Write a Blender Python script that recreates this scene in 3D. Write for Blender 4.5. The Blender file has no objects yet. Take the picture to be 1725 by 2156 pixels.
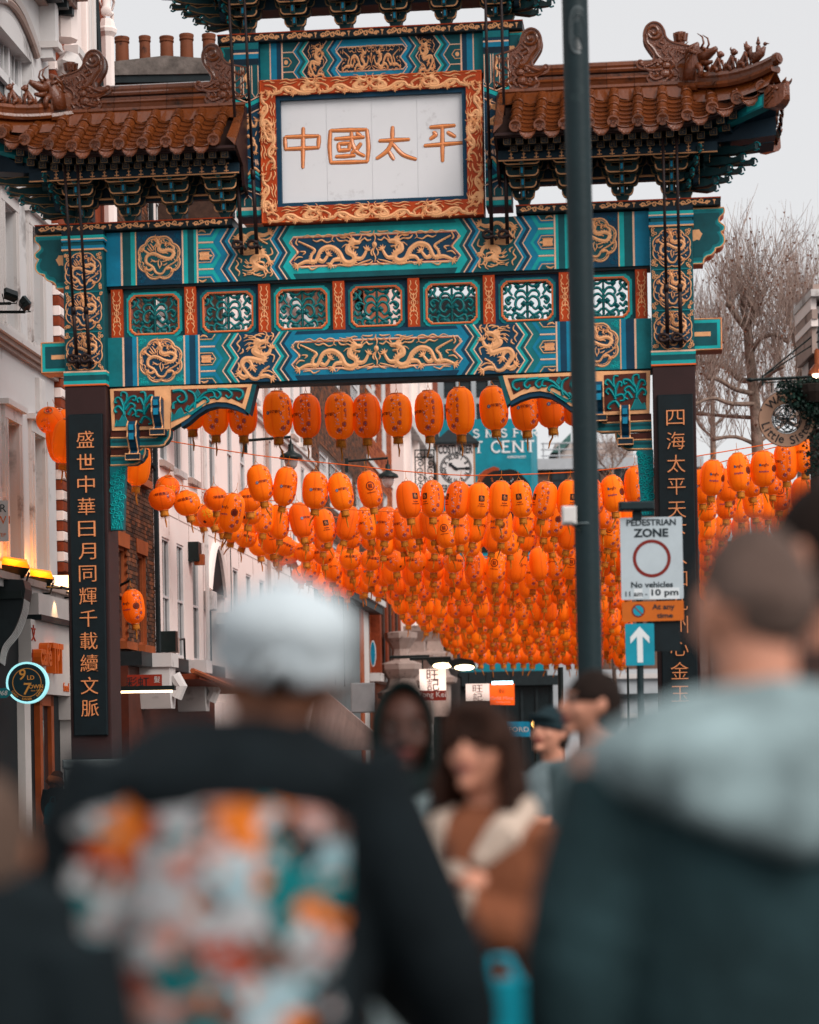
import bpy, bmesh, math, random
from mathutils import Vector, Matrix, Euler
random.seed(7)
SC = bpy.context.scene
COL = SC.collection
# ------------------------------------------------------------------ camera
F, CX, HY, ROLL, CAMH = 5000.0, 862.5, 1570.0, 0.0175, 1.55
YAW = math.radians(6.2)
EX = (math.cos(YAW), -math.sin(YAW)); EY = (math.sin(YAW), math.cos(YAW))
GP = (-0.33, 30.0)
CAM = Vector((-(GP[0]*EX[0]+GP[1]*EX[1]), -(GP[0]*EY[0]+GP[1]*EY[1]), CAMH))
def cam2w(X, Y, Z):          # camera-aligned offsets -> world
    return Vector((CAM.x+X*EX[0]+Y*EX[1], CAM.y+X*EY[0]+Y*EY[1], CAM.z+Z))
def ray(px, py):
    dx, dy = px-CX, HY-py; c, s = math.cos(ROLL), math.sin(ROLL)
    u = dx*c+dy*s; v = -dx*s+dy*c
    return cam2w(u/F, 1.0, v/F)-CAM
def PD(px, py, d): return CAM+ray(px, py)*d
def PY(px, py, y):
    r = ray(px, py); return CAM+r*((y-CAM.y)/r.y)
cd = bpy.data.cameras.new('camera'); cam = bpy.data.objects.new('camera', cd); COL.objects.link(cam)
_r = (cam2w(math.cos(ROLL), 0, -math.sin(ROLL))-CAM); _u = (cam2w(math.sin(ROLL), 0, math.cos(ROLL))-CAM)
_b = _r.cross(_u)
cam.matrix_world = Matrix(((_r.x, _u.x, _b.x, CAM.x), (_r.y, _u.y, _b.y, CAM.y), (_r.z, _u.z, _b.z, CAM.z), (0, 0, 0, 1)))
cd.sensor_fit = 'AUTO'; cd.sensor_width = 36.0; cd.lens = F/2156.0*36.0
cd.shift_y = (HY-1078.0)/2156.0
cd.clip_start = 0.3; cd.clip_end = 3000
cd.dof.use_dof = True; cd.dof.focus_distance = 37.5; cd.dof.aperture_fstop = 1.7
SC.camera = cam
# ------------------------------------------------------------------ overcast daylight
W = bpy.data.worlds.new('World'); SC.world = W; W.use_nodes = True
nt = W.node_tree; nt.nodes.clear()
sky = nt.nodes.new('ShaderNodeTexSky'); sky.sky_type = 'NISHITA'; sky.sun_disc = False
SUN_EL, SUN_AZ = math.radians(40), math.radians(48)      # azimuth measured from straight behind the camera towards the right
sky.sun_elevation = SUN_EL; sky.sun_rotation = math.pi-SUN_AZ
mx = nt.nodes.new('ShaderNodeMixRGB'); mx.inputs[0].default_value = 0.94
mx.inputs[2].default_value = (4.46, 4.42, 4.42, 1)           # the cloud layer
bg = nt.nodes.new('ShaderNodeBackground'); bg.inputs[1].default_value = 0.1
wo = nt.nodes.new('ShaderNodeOutputWorld')
nt.links.new(sky.outputs[0], mx.inputs[1]); nt.links.new(mx.outputs[0], bg.inputs[0]); nt.links.new(bg.outputs[0], wo.inputs[0])
sd = bpy.data.lights.new('sun', 'SUN'); sd.energy = 1.5; sd.angle = math.radians(40); sd.color = (1.0, 0.95, 0.9)
sun = bpy.data.objects.new('sun', sd); COL.objects.link(sun)
_sdir = Vector((math.sin(SUN_AZ)*math.cos(SUN_EL), -math.cos(SUN_AZ)*math.cos(SUN_EL), math.sin(SUN_EL)))
sun.rotation_euler = _sdir.to_track_quat('Z', 'Y').to_euler()
sun.location = _sdir*60
vs = SC.view_settings; SC.display_settings.display_device = 'sRGB'
vs.view_transform = 'Standard'; vs.look = 'None'; vs.exposure = 0.86; vs.gamma = 1.0; vs.use_curve_mapping = False
SC.cycles.use_denoising = True
SC.cycles.max_bounces = 6; SC.cycles.diffuse_bounces = 3; SC.cycles.glossy_bounces = 2
SC.cycles.transmission_bounces = 3; SC.cycles.transparent_max_bounces = 6
SC.cycles.caustics_reflective = False; SC.cycles.caustics_refractive = False
# ------------------------------------------------------------------ materials
def lin(h):
    h = h.lstrip('#'); o = []
    for i in (0, 2, 4):
        c = int(h[i:i+2], 16)/255.0
        o.append(c/12.92 if c <= .04045 else ((c+.055)/1.055)**2.4)
    return o
MATS = {}
def mat(name, hexc, rough=.6, var=.18, scale=6.0, bump=0.0, bscale=40.0, metal=0.0, spec=.25, coat=0.0, emit=0.0, gain=1.0, transl=0.0, dirt=None, objvar=0.0):
    if name in MATS: return MATS[name]
    m = bpy.data.materials.new(name); m.use_nodes = True; t = m.node_tree; b = t.nodes['Principled BSDF']
    c = [min(1, x*gain) for x in lin(hexc)]
    b.inputs['Roughness'].default_value = rough; b.inputs['Metallic'].default_value = metal
    b.inputs['Specular IOR Level'].default_value = spec; b.inputs['Coat Weight'].default_value = coat
    tc = t.nodes.new('ShaderNodeTexCoord')
    if var > 0:
        n = t.nodes.new('ShaderNodeTexNoise'); n.inputs['Scale'].default_value = scale; n.inputs['Detail'].default_value = 5; n.inputs['Roughness'].default_value = .65
        t.links.new(tc.outputs['Object'], n.inputs['Vector'])
        r = t.nodes.new('ShaderNodeValToRGB'); r.color_ramp.elements[0].position = .3; r.color_ramp.elements[1].position = .72
        d = dirt and lin(dirt) or [x*(1-2*var) for x in c]
        r.color_ramp.elements[0].color = (*[max(0, x) for x in d], 1); r.color_ramp.elements[1].color = (*[min(1, x*(1+var*.5)) for x in c], 1)
        if dirt:
            e = r.color_ramp.elements.new(.42); e.color = (*c, 1)
        t.links.new(n.outputs['Fac'], r.inputs[0]); out_ = r.outputs[0]
        if objvar:      # each piece a little lighter or darker than its neighbour
            oi = t.nodes.new('ShaderNodeObjectInfo'); hv = t.nodes.new('ShaderNodeHueSaturation'); ma = t.nodes.new('ShaderNodeMath'); ma.operation = 'MULTIPLY_ADD'; ma.inputs[1].default_value = objvar*2; ma.inputs[2].default_value = 1-objvar
            t.links.new(oi.outputs['Random'], ma.inputs[0]); t.links.new(ma.outputs[0], hv.inputs['Value']); t.links.new(out_, hv.inputs['Color']); out_ = hv.outputs[0]
        t.links.new(out_, b.inputs['Base Color'])
    else: b.inputs['Base Color'].default_value = (*c, 1)
    if bump > 0:
        n2 = t.nodes.new('ShaderNodeTexNoise'); n2.inputs['Scale'].default_value = bscale; n2.inputs['Detail'].default_value = 4
        t.links.new(tc.outputs['Object'], n2.inputs['Vector'])
        bp = t.nodes.new('ShaderNodeBump'); bp.inputs['Strength'].default_value = bump; bp.inputs['Distance'].default_value = .02
        t.links.new(n2.outputs['Fac'], bp.inputs['Height']); t.links.new(bp.outputs[0], b.inputs['Normal'])
    if emit > 0:
        b.inputs['Emission Color'].default_value = (*c, 1); b.inputs['Emission Strength'].default_value = emit
    if transl > 0:
        tr = t.nodes.new('ShaderNodeBsdfTranslucent'); tr.inputs[0].default_value = (*c, 1)
        ms = t.nodes.new('ShaderNodeMixShader'); ms.inputs[0].default_value = transl
        o = t.nodes['Material Output']
        t.links.new(b.outputs[0], ms.inputs[1]); t.links.new(tr.outputs[0], ms.inputs[2]); t.links.new(ms.outputs[0], o.inputs[0])
    MATS[name] = m; return m
# ------------------------------------------------------------------ mesh builder
class MB:
    def __init__(s, xf=None): s.v = []; s.f = []; s.m = []; s.mats = []; s.xf = xf
    def mi(s, m):
        if m not in s.mats: s.mats.append(m)
        return s.mats.index(m)
    def add(s, vs, fs, m):
        o = len(s.v); i = s.mi(m)
        s.v += [s.xf(*p) if s.xf else tuple(p) for p in vs]
        for f in fs: s.f.append([o+k for k in f]); s.m.append(i)
    def box(s, x0, x1, y0, y1, z0, z1, m, ch=0.0):
        if x0 > x1: x0, x1 = x1, x0
        if ch <= 0:
            v = [(x, y, z) for z in (z0, z1) for y in (y0, y1) for x in (x0, x1)]
            s.add(v, [(0, 1, 5, 4), (1, 3, 7, 5), (3, 2, 6, 7), (2, 0, 4, 6), (4, 5, 7, 6), (2, 3, 1, 0)], m)
        else:   # chamfered front (-y) edges
            c = ch
            v = [(x0, y1, z0), (x1, y1, z0), (x1, y1, z1), (x0, y1, z1), (x0, y0+c, z0), (x1, y0+c, z0), (x1, y0+c, z1), (x0, y0+c, z1),
                 (x0+c, y0, z0+c), (x1-c, y0, z0+c), (x1-c, y0, z1-c), (x0+c, y0, z1-c)]
            s.add(v, [(3, 2, 1, 0)]+[(a, (a+1) % 4, 4+(a+1) % 4, 4+a) for a in range(4)]+[(4+a, 4+(a+1) % 4, 8+(a+1) % 4, 8+a) for a in range(4)]+[(8, 9, 10, 11)], m)
    def prism(s, pts, y0, y1, m, msd=None, back=True):
        n = len(pts)
        s.add([(x, y0, z) for x, z in pts], [list(range(n))], m)
        s.add([(x, y0, z) for x, z in pts]+[(x, y1, z) for x, z in pts], [(i, i+n, (i+1) % n+n, (i+1) % n) for i in range(n)], msd or m)
        if back: s.add([(x, y1, z) for x, z in pts], [list(range(n))[::-1]], msd or m)
    def ring(s, A, B, y, m):      # flat ring between two contours of equal length
        n = len(A)
        s.add([(x, y, z) for x, z in A]+[(x, y, z) for x, z in B], [(i, (i+1) % n, (i+1) % n+n, i+n) for i in range(n)], m)
    def wall(s, A, y0, y1, m):    # side wall of a contour
        n = len(A)
        s.add([(x, y0, z) for x, z in A]+[(x, y1, z) for x, z in A], [(i, (i+1) % n, (i+1) % n+n, i+n) for i in range(n)], m)
    def tube(s, path, r, m, n=6, closed=False, cap=True):
        P = [Vector(p) for p in path]; k = len(P); vs = []; up = Vector((0, 0, 1)); pn = None
        for i, p in enumerate(P):
            a = P[(i-1) % k] if (closed or i > 0) else p; b = P[(i+1) % k] if (closed or i < k-1) else p
            t = (b-a); t = t.normalized() if t.length > 1e-9 else Vector((0, 0, 1))
            if pn is None: pn = t.cross(up if abs(t.z) < .9 else Vector((1, 0, 0))).normalized()
            pn = (pn-t*pn.dot(t)); pn = pn.normalized() if pn.length > 1e-6 else t.orthogonal().normalized()
            bn = t.cross(pn); rr = r[i] if isinstance(r, (list, tuple)) else r
            for j in range(n):
                an = 2*math.pi*j/n; q = p+(pn*math.cos(an)+bn*math.sin(an))*rr; vs.append(tuple(q))
        fs = []
        for i in range(k if closed else k-1):
            for j in range(n):
                a = i*n+j; b = i*n+(j+1) % n; c = ((i+1) % k)*n+(j+1) % n; d = ((i+1) % k)*n+j
                fs.append((a, b, c, d))
        if cap and not closed: fs += [tuple(range(n))[::-1], tuple(range((k-1)*n, k*n))]
        s.add(vs, fs, m)
    def lathe(s, prof, c, m, n=12, ang0=0.0):
        k = len(prof); vs = []
        for r, z in prof:
            for j in range(n):
                a = ang0+2*math.pi*j/n; vs.append((c[0]+r*math.cos(a), c[1]+r*math.sin(a), c[2]+z))
        fs = [(i*n+j, i*n+(j+1) % n, (i+1)*n+(j+1) % n, (i+1)*n+j) for i in range(k-1) for j in range(n)]
        fs += [tuple(range(n))[::-1], tuple(range((k-1)*n, k*n))]
        s.add(vs, fs, m)
    def ribbon(s, path, w, y, h, m):      # raised line with a ridge, lying on a y=const face (path in x,z)
        P = [Vector((p[0], p[1])) for p in path]; k = len(P); vs = []
        for i, p in enumerate(P):
            t = P[min(i+1, k-1)]-P[max(i-1, 0)]
            t = t.normalized() if t.length > 1e-9 else Vector((1, 0)); nn = Vector((-t.y, t.x))
            ww = (w[i] if isinstance(w, (list, tuple)) else w)*.5
            a = p+nn*ww; b = p-nn*ww
            vs += [(a.x, y, a.y), (p.x, y-h, p.y), (b.x, y, b.y)]
        fs = []
        for i in range(k-1):
            o = 3*i; fs += [(o, o+1, o+4, o+3), (o+1, o+2, o+5, o+4)]
        s.add(vs, fs, m)
    def mirror(s):     # add a copy of everything mirrored in x
        o = len(s.v); s.v += [(-x, y, z) for x, y, z in s.v]
        nf = len(s.f)
        for i in range(nf): s.f.append([o+k for k in s.f[i]][::-1]); s.m.append(s.m[i])
    def mesh(s, name, smooth=False, ang=None):
        me = bpy.data.meshes.new(name); me.from_pydata(s.v, [], s.f)
        for m in s.mats: me.materials.append(m)
        me.polygons.foreach_set('material_index', s.m)
        if smooth: me.polygons.foreach_set('use_smooth', [True]*len(s.f))
        me.update()
        if smooth and ang: me.set_sharp_from_angle(angle=math.radians(ang))
        return me
    def build(s, name, parent=None, smooth=False, ang=None, loc=None):
        return link(name, s.mesh(name, smooth, ang), parent, loc)
def link(name, me, parent=None, loc=None, rot=None, scale=None, world=True):
    o = bpy.data.objects.new(name, me); COL.objects.link(o)
    if loc is not None: o.location = loc
    if rot is not None: o.rotation_euler = rot
    if scale is not None: o.scale = scale
    if parent is not None:
        o.parent = parent
        if world: o.matrix_parent_inverse = wmat(parent).inverted()
    return o
def wmat(o):
    m = o.matrix_basis.copy()
    return wmat(o.parent) @ o.matrix_parent_inverse @ m if o.parent else m
def thing(name, label, cat, loc=(0, 0, 0), group=None, me=None):
    o = bpy.data.objects.new(name, me); COL.objects.link(o); o.location = loc
    return tag(o, label, cat, group)
def tag(o, label, cat, group=None):
    o['label'] = label; o['category'] = cat
    if group: o['group'] = group
    return o
def kind(o, k): o['kind'] = k; return o
def spline(pts, n=6):      # Catmull-Rom through 2D/3D points
    P = [Vector(p) for p in pts]; out = []
    for i in range(len(P)-1):
        a = P[max(i-1, 0)]; b = P[i]; c = P[i+1]; d = P[min(i+2, len(P)-1)]
        for j in range(n):
            t = j/n; out.append(.5*((2*b)+(c-a)*t+(2*a-5*b+4*c-d)*t*t+(3*b-a-3*c+d)*t**3))
    out.append(P[-1]); return [tuple(p) for p in out]
def spiral(cx, cz, r0, r1, a0, turns, n=14):
    return [(cx+(r0+(r1-r0)*i/n)*math.cos(a0+turns*2*math.pi*i/n), cz+(r0+(r1-r0)*i/n)*math.sin(a0+turns*2*math.pi*i/n)) for i in range(n+1)]
def text_me(body, size, mt, ext=.004, offset=0.0, spacing=1.0, align='CENTER', shear=0.0):
    c = bpy.data.curves.new('lettering', 'FONT'); c.body = body; c.size = size; c.align_x = align; c.align_y = 'CENTER'
    c.extrude = ext; c.offset = offset; c.space_character = spacing; c.resolution_u = 3; c.shear = shear
    o = bpy.data.objects.new('lettering', c)
    me = bpy.data.meshes.new_from_object(o); bpy.data.objects.remove(o); bpy.data.curves.remove(c)
    me.materials.clear(); me.materials.append(mt); me.name = 'lettering'
    return me
def text_into(mb, body, size, x, y, z, mt, ext=.004, offset=0.0, spacing=1.0, align='CENTER', rot=0.0, sx=1.0, shear=0.0, fit=None):
    me = text_me(body, size, mt, ext, offset, spacing, align, shear)
    if not len(me.vertices): return
    if fit:
        xs = [v.co.x for v in me.vertices]; sx = fit/(max(xs)-min(xs)); 
        if align == 'CENTER': x -= sx*(max(xs)+min(xs))/2
    ys = [v.co.y for v in me.vertices]; yc = (max(ys)+min(ys))/2; xs = [v.co.x for v in me.vertices]; xc = 0 if fit else (max(xs)+min(xs))/2*sx if align == 'CENTER' else 0
    c, s = math.cos(rot), math.sin(rot)
    vs = []
    for v in me.vertices:
        a, b = v.co.x*sx-xc, v.co.y-yc
        vs.append((x+a*c-b*s, y-v.co.z, z+a*s+b*c))
    mb.add(vs, [tuple(p.vertices) for p in me.polygons], mt)
    bpy.data.meshes.remove(me)
# ================================================================== GATE
GOLD = mat('gold_leaf', '#ffab78', .5, .12, 9, .1, 60, spec=.25, gain=1.15)
GOLDL = mat('pale_gold_line', '#f4bfa0', .45, .10, 14, gain=1.1)
TQ = mat('turquoise_paint', '#0fa8a8', .55, .16, 3, gain=1.12)
TEAL = mat('teal_paint', '#08757c', .55, .2, 3, gain=1.12)
DGR = mat('dark_green_paint', '#065259', .55, .2, 3, gain=1.12)
BLU = mat('blue_paint', '#0680a2', .55, .18, 3, gain=1.12)
NAVY = mat('navy_paint', '#053c56', .55, .2, 3, gain=1.12)
DNAV = mat('deep_blue_paint', '#072636', .55, .2, 3)
BLKT = mat('black_paint', '#0d1b20', .45, .2, 6)
ORR = mat('vermilion_paint', '#b83f0b', .55, .2, 3, gain=1.1)
ORR2 = mat('orange_edge_paint', '#e2622a', .45, .1, 5, gain=1.05)
MAR = mat('maroon_lacquer', '#3a2120', .5, .12, 3, spec=.25, gain=.85)
MARD = mat('maroon_panel', '#5a2417', .5, .12, 5)
TILE = mat('brown_glaze', '#82421d', .24, .32, 5, .3, 26, spec=.45, coat=.35, gain=.62, dirt='#3a1c0c', objvar=.24)
DECK = mat('dark_mortar', '#2c1710', .8, .2, 10)
TILED = mat('brown_glaze_relief', '#7c3c18', .3, .32, 16, .7, 50, spec=.5, coat=.3, gain=.72, dirt='#33180b', objvar=.18)
MARB = mat('white_marble', '#e3e1e3', .4, .04, 2.2, spec=.3, gain=1.0, dirt='#bdb8b8')
STON = mat('grey_stone', '#7d8788', .8, .2, 7, .4, 40)
IRON = mat('rusty_rod', '#2a1a1a', .5, .2, 10)

gate = thing('ceremonial_gate', 'painted Chinese ceremonial gate with teal and gold beams and brown tiled roofs', 'gate', (0, 0, 0))
HX = 3.46            # inner face of columns
def zig(x, z0, z1, a, flip=1):
    h = (z1-z0)/2; zc = (z0+z1)/2
    return [(x+flip*a, zc+h), (x, zc+.52*h), (x+flip*a, zc), (x, zc-.52*h), (x+flip*a, zc-h)]
def poly(mb, pts, y, m): mb.add([(p[0], y, p[1]) for p in pts], [list(range(len(pts)))], m)
def band(mb, A, B, y, m):
    for i in range(len(A)-1): poly(mb, [A[i], B[i], B[i+1], A[i+1]], y, m)
def rectline(mb, x0, x1, z0, z1, w, y, m):
    mb.ribbon([(x0, z0), (x1, z0), (x1, z1), (x0, z1), (x0, z0)], w, y, .004, m)
def wisps(mb, lines, w, y, m, n=4, h=.006):
    for L in lines:
        P = spline(L, n); k = len(P)
        mb.ribbon(P, [w*(.35+.65*math.sin(math.pi*(i+.6)/(k+.2))) for i in range(k)], y, h, m)
def dragon(mb, body, wmax, y, m, legs=(), head=None, hang=0.0, hs=1.0, extra=(), ew=.014):
    P = spline(body, 7); k = len(P)
    wmax *= 1.18; ew *= 1.3
    w = [wmax*(1.0-.72*(i/(k-1))**1.6)*(.75+.25*min(1, i/6)) for i in range(k)]
    mb.ribbon(P, w, y, .009, m)
    for i in range(4, k-3, 2):            # back fins
        a = Vector(P[i]); t = (Vector(P[i+1])-Vector(P[i-1])).normalized(); nn = Vector((-t.y, t.x))
        q = a+nn*w[i]*.45; r = a+nn*w[i]*.85-t*w[i]*.3
        mb.add([(q.x-t.x*w[i]*.2, y-.004, q.y-t.y*w[i]*.2), (q.x+t.x*w[i]*.2, y-.004, q.y+t.y*w[i]*.2), (r.x, y-.003, r.y)], [(0, 1, 2)], m)
    for L in legs:
        Q = spline(L, 4); kk = len(Q)
        mb.ribbon(Q, [wmax*(.85-.4*i/(kk-1)) for i in range(kk)], y, .008, m)
        e = Vector(Q[-1]); d = (e-Vector(Q[-3])).normalized()
        for an in (-1.1, -.55, 0, .55, 1.2):
            c, s = math.cos(an), math.sin(an); dd = Vector((d.x*c-d.y*s, d.x*s+d.y*c))
            e2 = e+dd*wmax*.95
            mb.ribbon([e, (e+e2)*.5, e2], [wmax*.36, wmax*.3, wmax*.06], y-.002, .008, m)
    hp = Vector(head or P[0]); c, s = math.cos(hang), math.sin(hang)
    def H(a, b): a *= wmax*hs; b *= wmax*hs; return (hp.x+a*c-b*s, hp.y+a*s+b*c)
    flip = 1 if c >= -.01 else -1
    g = lambda a, b: H(a, b*flip)
    for pts in ([(-.6, -.5), (.1, -.65), (.5, -.3), (1.25, -.1), (1.5, .25), (1.2, .5), (.5, .45), (.1, .75), (-.5, .6)],
                [(-.1, -.55), (.6, -.55), (1.15, -.5), (1.05, -.8), (.3, -.95)]):
        q = [g(*p) for p in pts]; cx = sum(p[0] for p in q)/len(q); cz = sum(p[1] for p in q)/len(q)
        mb.add([(p[0], y, p[1]) for p in q]+[(cx, y-.02, cz)], [(i, (i+1) % len(q), len(q)) for i in range(len(q))], m)
    for L in ([(0, .5), (-.6, 1.1), (-1.5, 1.2)], [(-.2, .4), (-1.0, .7), (-1.9, .55)], [(-.4, 0), (-1.2, .2), (-1.8, -.1)], [(-.4, -.4), (-1.1, -.5), (-1.6, -1.0)],
              [(1.3, .3), (1.9, .8), (2.4, .5)], [(1.1, .5), (1.4, 1.2), (1.0, 1.6)], [(.4, -.9), (.3, -1.5), (.7, -1.9)]):
        mb.ribbon(spline([g(*p) for p in L], 4), [ew*(1-.08*i) for i in range(9)], y-.003, .006, m)
    wisps(mb, extra, ew, y, m)
def squig(x0, z0, x1, z1, n, amp):
    return [(x0+(x1-x0)*i/n-(z1-z0)/n*0, z0+(z1-z0)*i/n+(amp if i % 2 else -amp)) for i in range(n+1)]
DRG = {}
def dragon_long(y=-.004):       # pair of long dragons chasing a pearl; drawn once for the left half, local origin in the panel's middle
    if 'long' in DRG: return DRG['long']
    mb = MB(); s = .00176; X = lambda x, z: ((x-815)*s, (190-z)*s)
    T = lambda L: [X(*p) for p in L]
    body = T([(610, 150), (605, 195), (650, 225), (655, 262), (615, 280), (570, 262), (530, 195), (465, 160), (395, 180), (352, 255), (312, 262), (318, 215), (345, 180), (300, 150), (215, 112)])
    legs = [T([(335, 262), (270, 260), (205, 285)]), T([(375, 250), (410, 262), (447, 220)]), T([(545, 250), (495, 255), (470, 282)]), T([(650, 250), (715, 250), (752, 195)])]
    ex = [T(q) for q in ([(250, 82), (290, 70), (330, 88), (370, 70), (410, 86), (450, 72), (488, 84), (480, 110), (500, 125)], [(330, 105), (360, 118), (400, 108), (440, 128), (480, 118)],
          [(525, 70), (580, 82), (640, 66), (670, 70)], [(515, 95), (540, 120), (600, 118)], [(180, 250), (210, 225), (250, 228)], [(235, 305), (290, 300), (320, 318), (370, 300)],
          [(500, 312), (530, 290), (590, 300), (640, 302)], [(660, 300), (720, 280), (790, 262)], [(740, 302), (780, 290), (800, 270)], [(150, 105), (165, 130)], [(228, 185), (270, 190), (250, 210)],
          [(200, 175), (208, 205)], [(545, 95), (590, 100)], [(705, 60), (760, 66), (790, 58)], [(735, 100), (760, 125), (790, 118)], [(745, 82), (780, 92), (805, 80)], [(215, 80), (195, 120), (210, 140)], [(430, 185), (455, 180)])]
    dragon(mb, body, .062, y, GOLD, legs, X(640, 135), -.15, 1.15, ex, .016)
    mb.mirror()
    for r0, r1 in ((0, .034),):
        P = [(r1*math.cos(a*math.pi/5), r1*1.15*math.sin(a*math.pi/5)+.06) for a in range(10)]
        mb.add([(p[0], y, p[1]) for p in P]+[(0, y-.02, .06)], [(i, (i+1) % 10, 10) for i in range(10)], GOLD)
    wisps(mb, [[(0, .1), (.012, .15), (-.01, .2), (.0, .24)], [(0, .03), (-.02, -.03), (.01, -.1), (0, -.16)], [(.02, .02), (.05, -.04), (.03, -.08)], [(-.02, .02), (-.05, -.04), (-.03, -.08)]], .02, y, GOLD)
    DRG['long'] = mb.mesh('gilded_dragon_pair'); return DRG['long']
def dragon_round(y=-.004):      # front-facing dragon of the medallions
    if 'rnd' in DRG: return DRG['rnd']
    mb = MB(); s = .001465; X = lambda x, z: ((x-450)*s, (390-z)*s); T = lambda L: [X(*p) for p in L]
    body = T([(448, 300), (470, 335), (535, 325), (578, 352), (548, 400), (480, 388), (405, 352), (345, 372), (338, 430), (392, 470), (425, 525), (475, 532), (515, 478), (585, 435), (618, 385)])
    legs = [T([(380, 365), (350, 345), (318, 318)]), T([(560, 340), (580, 310), (548, 275)]), T([(395, 480), (365, 500), (340, 490)]), T([(510, 490), (545, 485), (560, 500)])]
    ex = [T(q) for q in ([(285, 350), (270, 400), (295, 430)], [(355, 270), (380, 310), (395, 330)], [(375, 262), (400, 300), (410, 320)], [(500, 290), (525, 262)], [(330, 505), (375, 545), (400, 530)],
          [(380, 400), (410, 425), (440, 420)], [(470, 430), (510, 420), (530, 410)], [(452, 405), (440, 440), (455, 490)], [(462, 420), (470, 450), (455, 480)], [(340, 240), (360, 250)], [(540, 240), (560, 245)],
          [(430, 200), (450, 205), (470, 200)], [(430, 570), (450, 565), (470, 575)], [(590, 460), (600, 475)], [(310, 460), (325, 470)], [(480, 355), (510, 350), (530, 360)], [(610, 350), (625, 330)])]
    ex += [T(q) for q in ([(300, 300), (290, 325), (310, 335)], [(350, 300), (365, 320), (385, 335)], [(520, 250), (505, 275), (520, 300)], [(580, 410), (600, 425), (620, 415)], [(420, 430), (400, 415), (375, 425)], [(480, 460), (500, 455), (520, 440)], [(300, 420), (315, 440), (305, 455)], [(560, 520), (580, 505), (595, 510)], [(400, 225), (385, 245), (400, 255)], [(500, 225), (490, 240), (505, 250)])]
    dragon(mb, body, .040, y, GOLD, legs, X(445, 275), math.pi/2, 1.15, ex, .012)
    for a in (-.9, -.3, .3, .9):
        mb.ribbon([X(445, 262), (X(445, 262)[0]+.09*math.sin(a), X(445, 262)[1]+.09*math.cos(a))], [.02, .006], y, .01, GOLD)
    DRG['rnd'] = mb.mesh('gilded_dragon'); return DRG['rnd']
def dragon_side(y=-.004):       # rearing dragon of the lozenges
    if 'side' in DRG: return DRG['side']
    mb = MB(); s = .00128; X = lambda x, z: ((x-1462)*s, (455-z)*s); T = lambda L: [X(*p) for p in L]
    body = T([(1480, 345), (1456, 395), (1495, 428), (1548, 448), (1530, 492), (1440, 470), (1365, 470), (1335, 525), (1375, 590), (1430, 655), (1490, 660), (1530, 595), (1600, 545)])
    legs = [T([(1540, 440), (1590, 425), (1615, 375)]), T([(1400, 480), (1420, 500), (1432, 535)]), T([(1405, 620), (1360, 640), (1320, 615)]), T([(1510, 640), (1570, 635), (1615, 655)])]
    ex = [T(q) for q in ([(1300, 400), (1320, 360), (1295, 320), (1330, 280), (1320, 240)], [(1320, 420), (1350, 400), (1345, 370)], [(1370, 240), (1390, 250), (1360, 270)], [(1400, 265), (1450, 270), (1480, 245), (1530, 260)],
          [(1620, 300), (1640, 250), (1620, 225)], [(1560, 350), (1575, 320), (1590, 330), (1580, 280)], [(1600, 430), (1645, 450), (1630, 510)], [(1300, 500), (1310, 540), (1290, 580)], [(1290, 610), (1330, 655), (1370, 665)],
          [(1540, 600), (1590, 590), (1640, 620)], [(1450, 570), (1465, 600)], [(1490, 240), (1530, 235), (1560, 245)], [(1580, 245), (1595, 275), (1580, 300)], [(1400, 340), (1430, 320)], [(1380, 380), (1420, 350)], [(1440, 560), (1480, 575)])]
    dragon(mb, body, .062, y, GOLD, legs, X(1490, 325), .1, 1.2, ex, .015)
    DRG['side'] = mb.mesh('gilded_dragon'); return DRG['side']
def lobes(cx, cz, r, n=8, d=.075, k=7, a0=math.pi/8):
    out = []
    for i in range(n):
        a = 2*math.pi*i/n+a0
        for j in range(k):
            b = (j/k-.5)*2*math.pi/n*.999+a
            t = math.cos((j/k-.5)*math.pi)
            out.append((cx+(r*(1-d)+r*d*2*t*.75)*math.cos(b), cz+(r*(1-d)+r*d*2*t*.75)*math.sin(b)))
    return out
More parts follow.
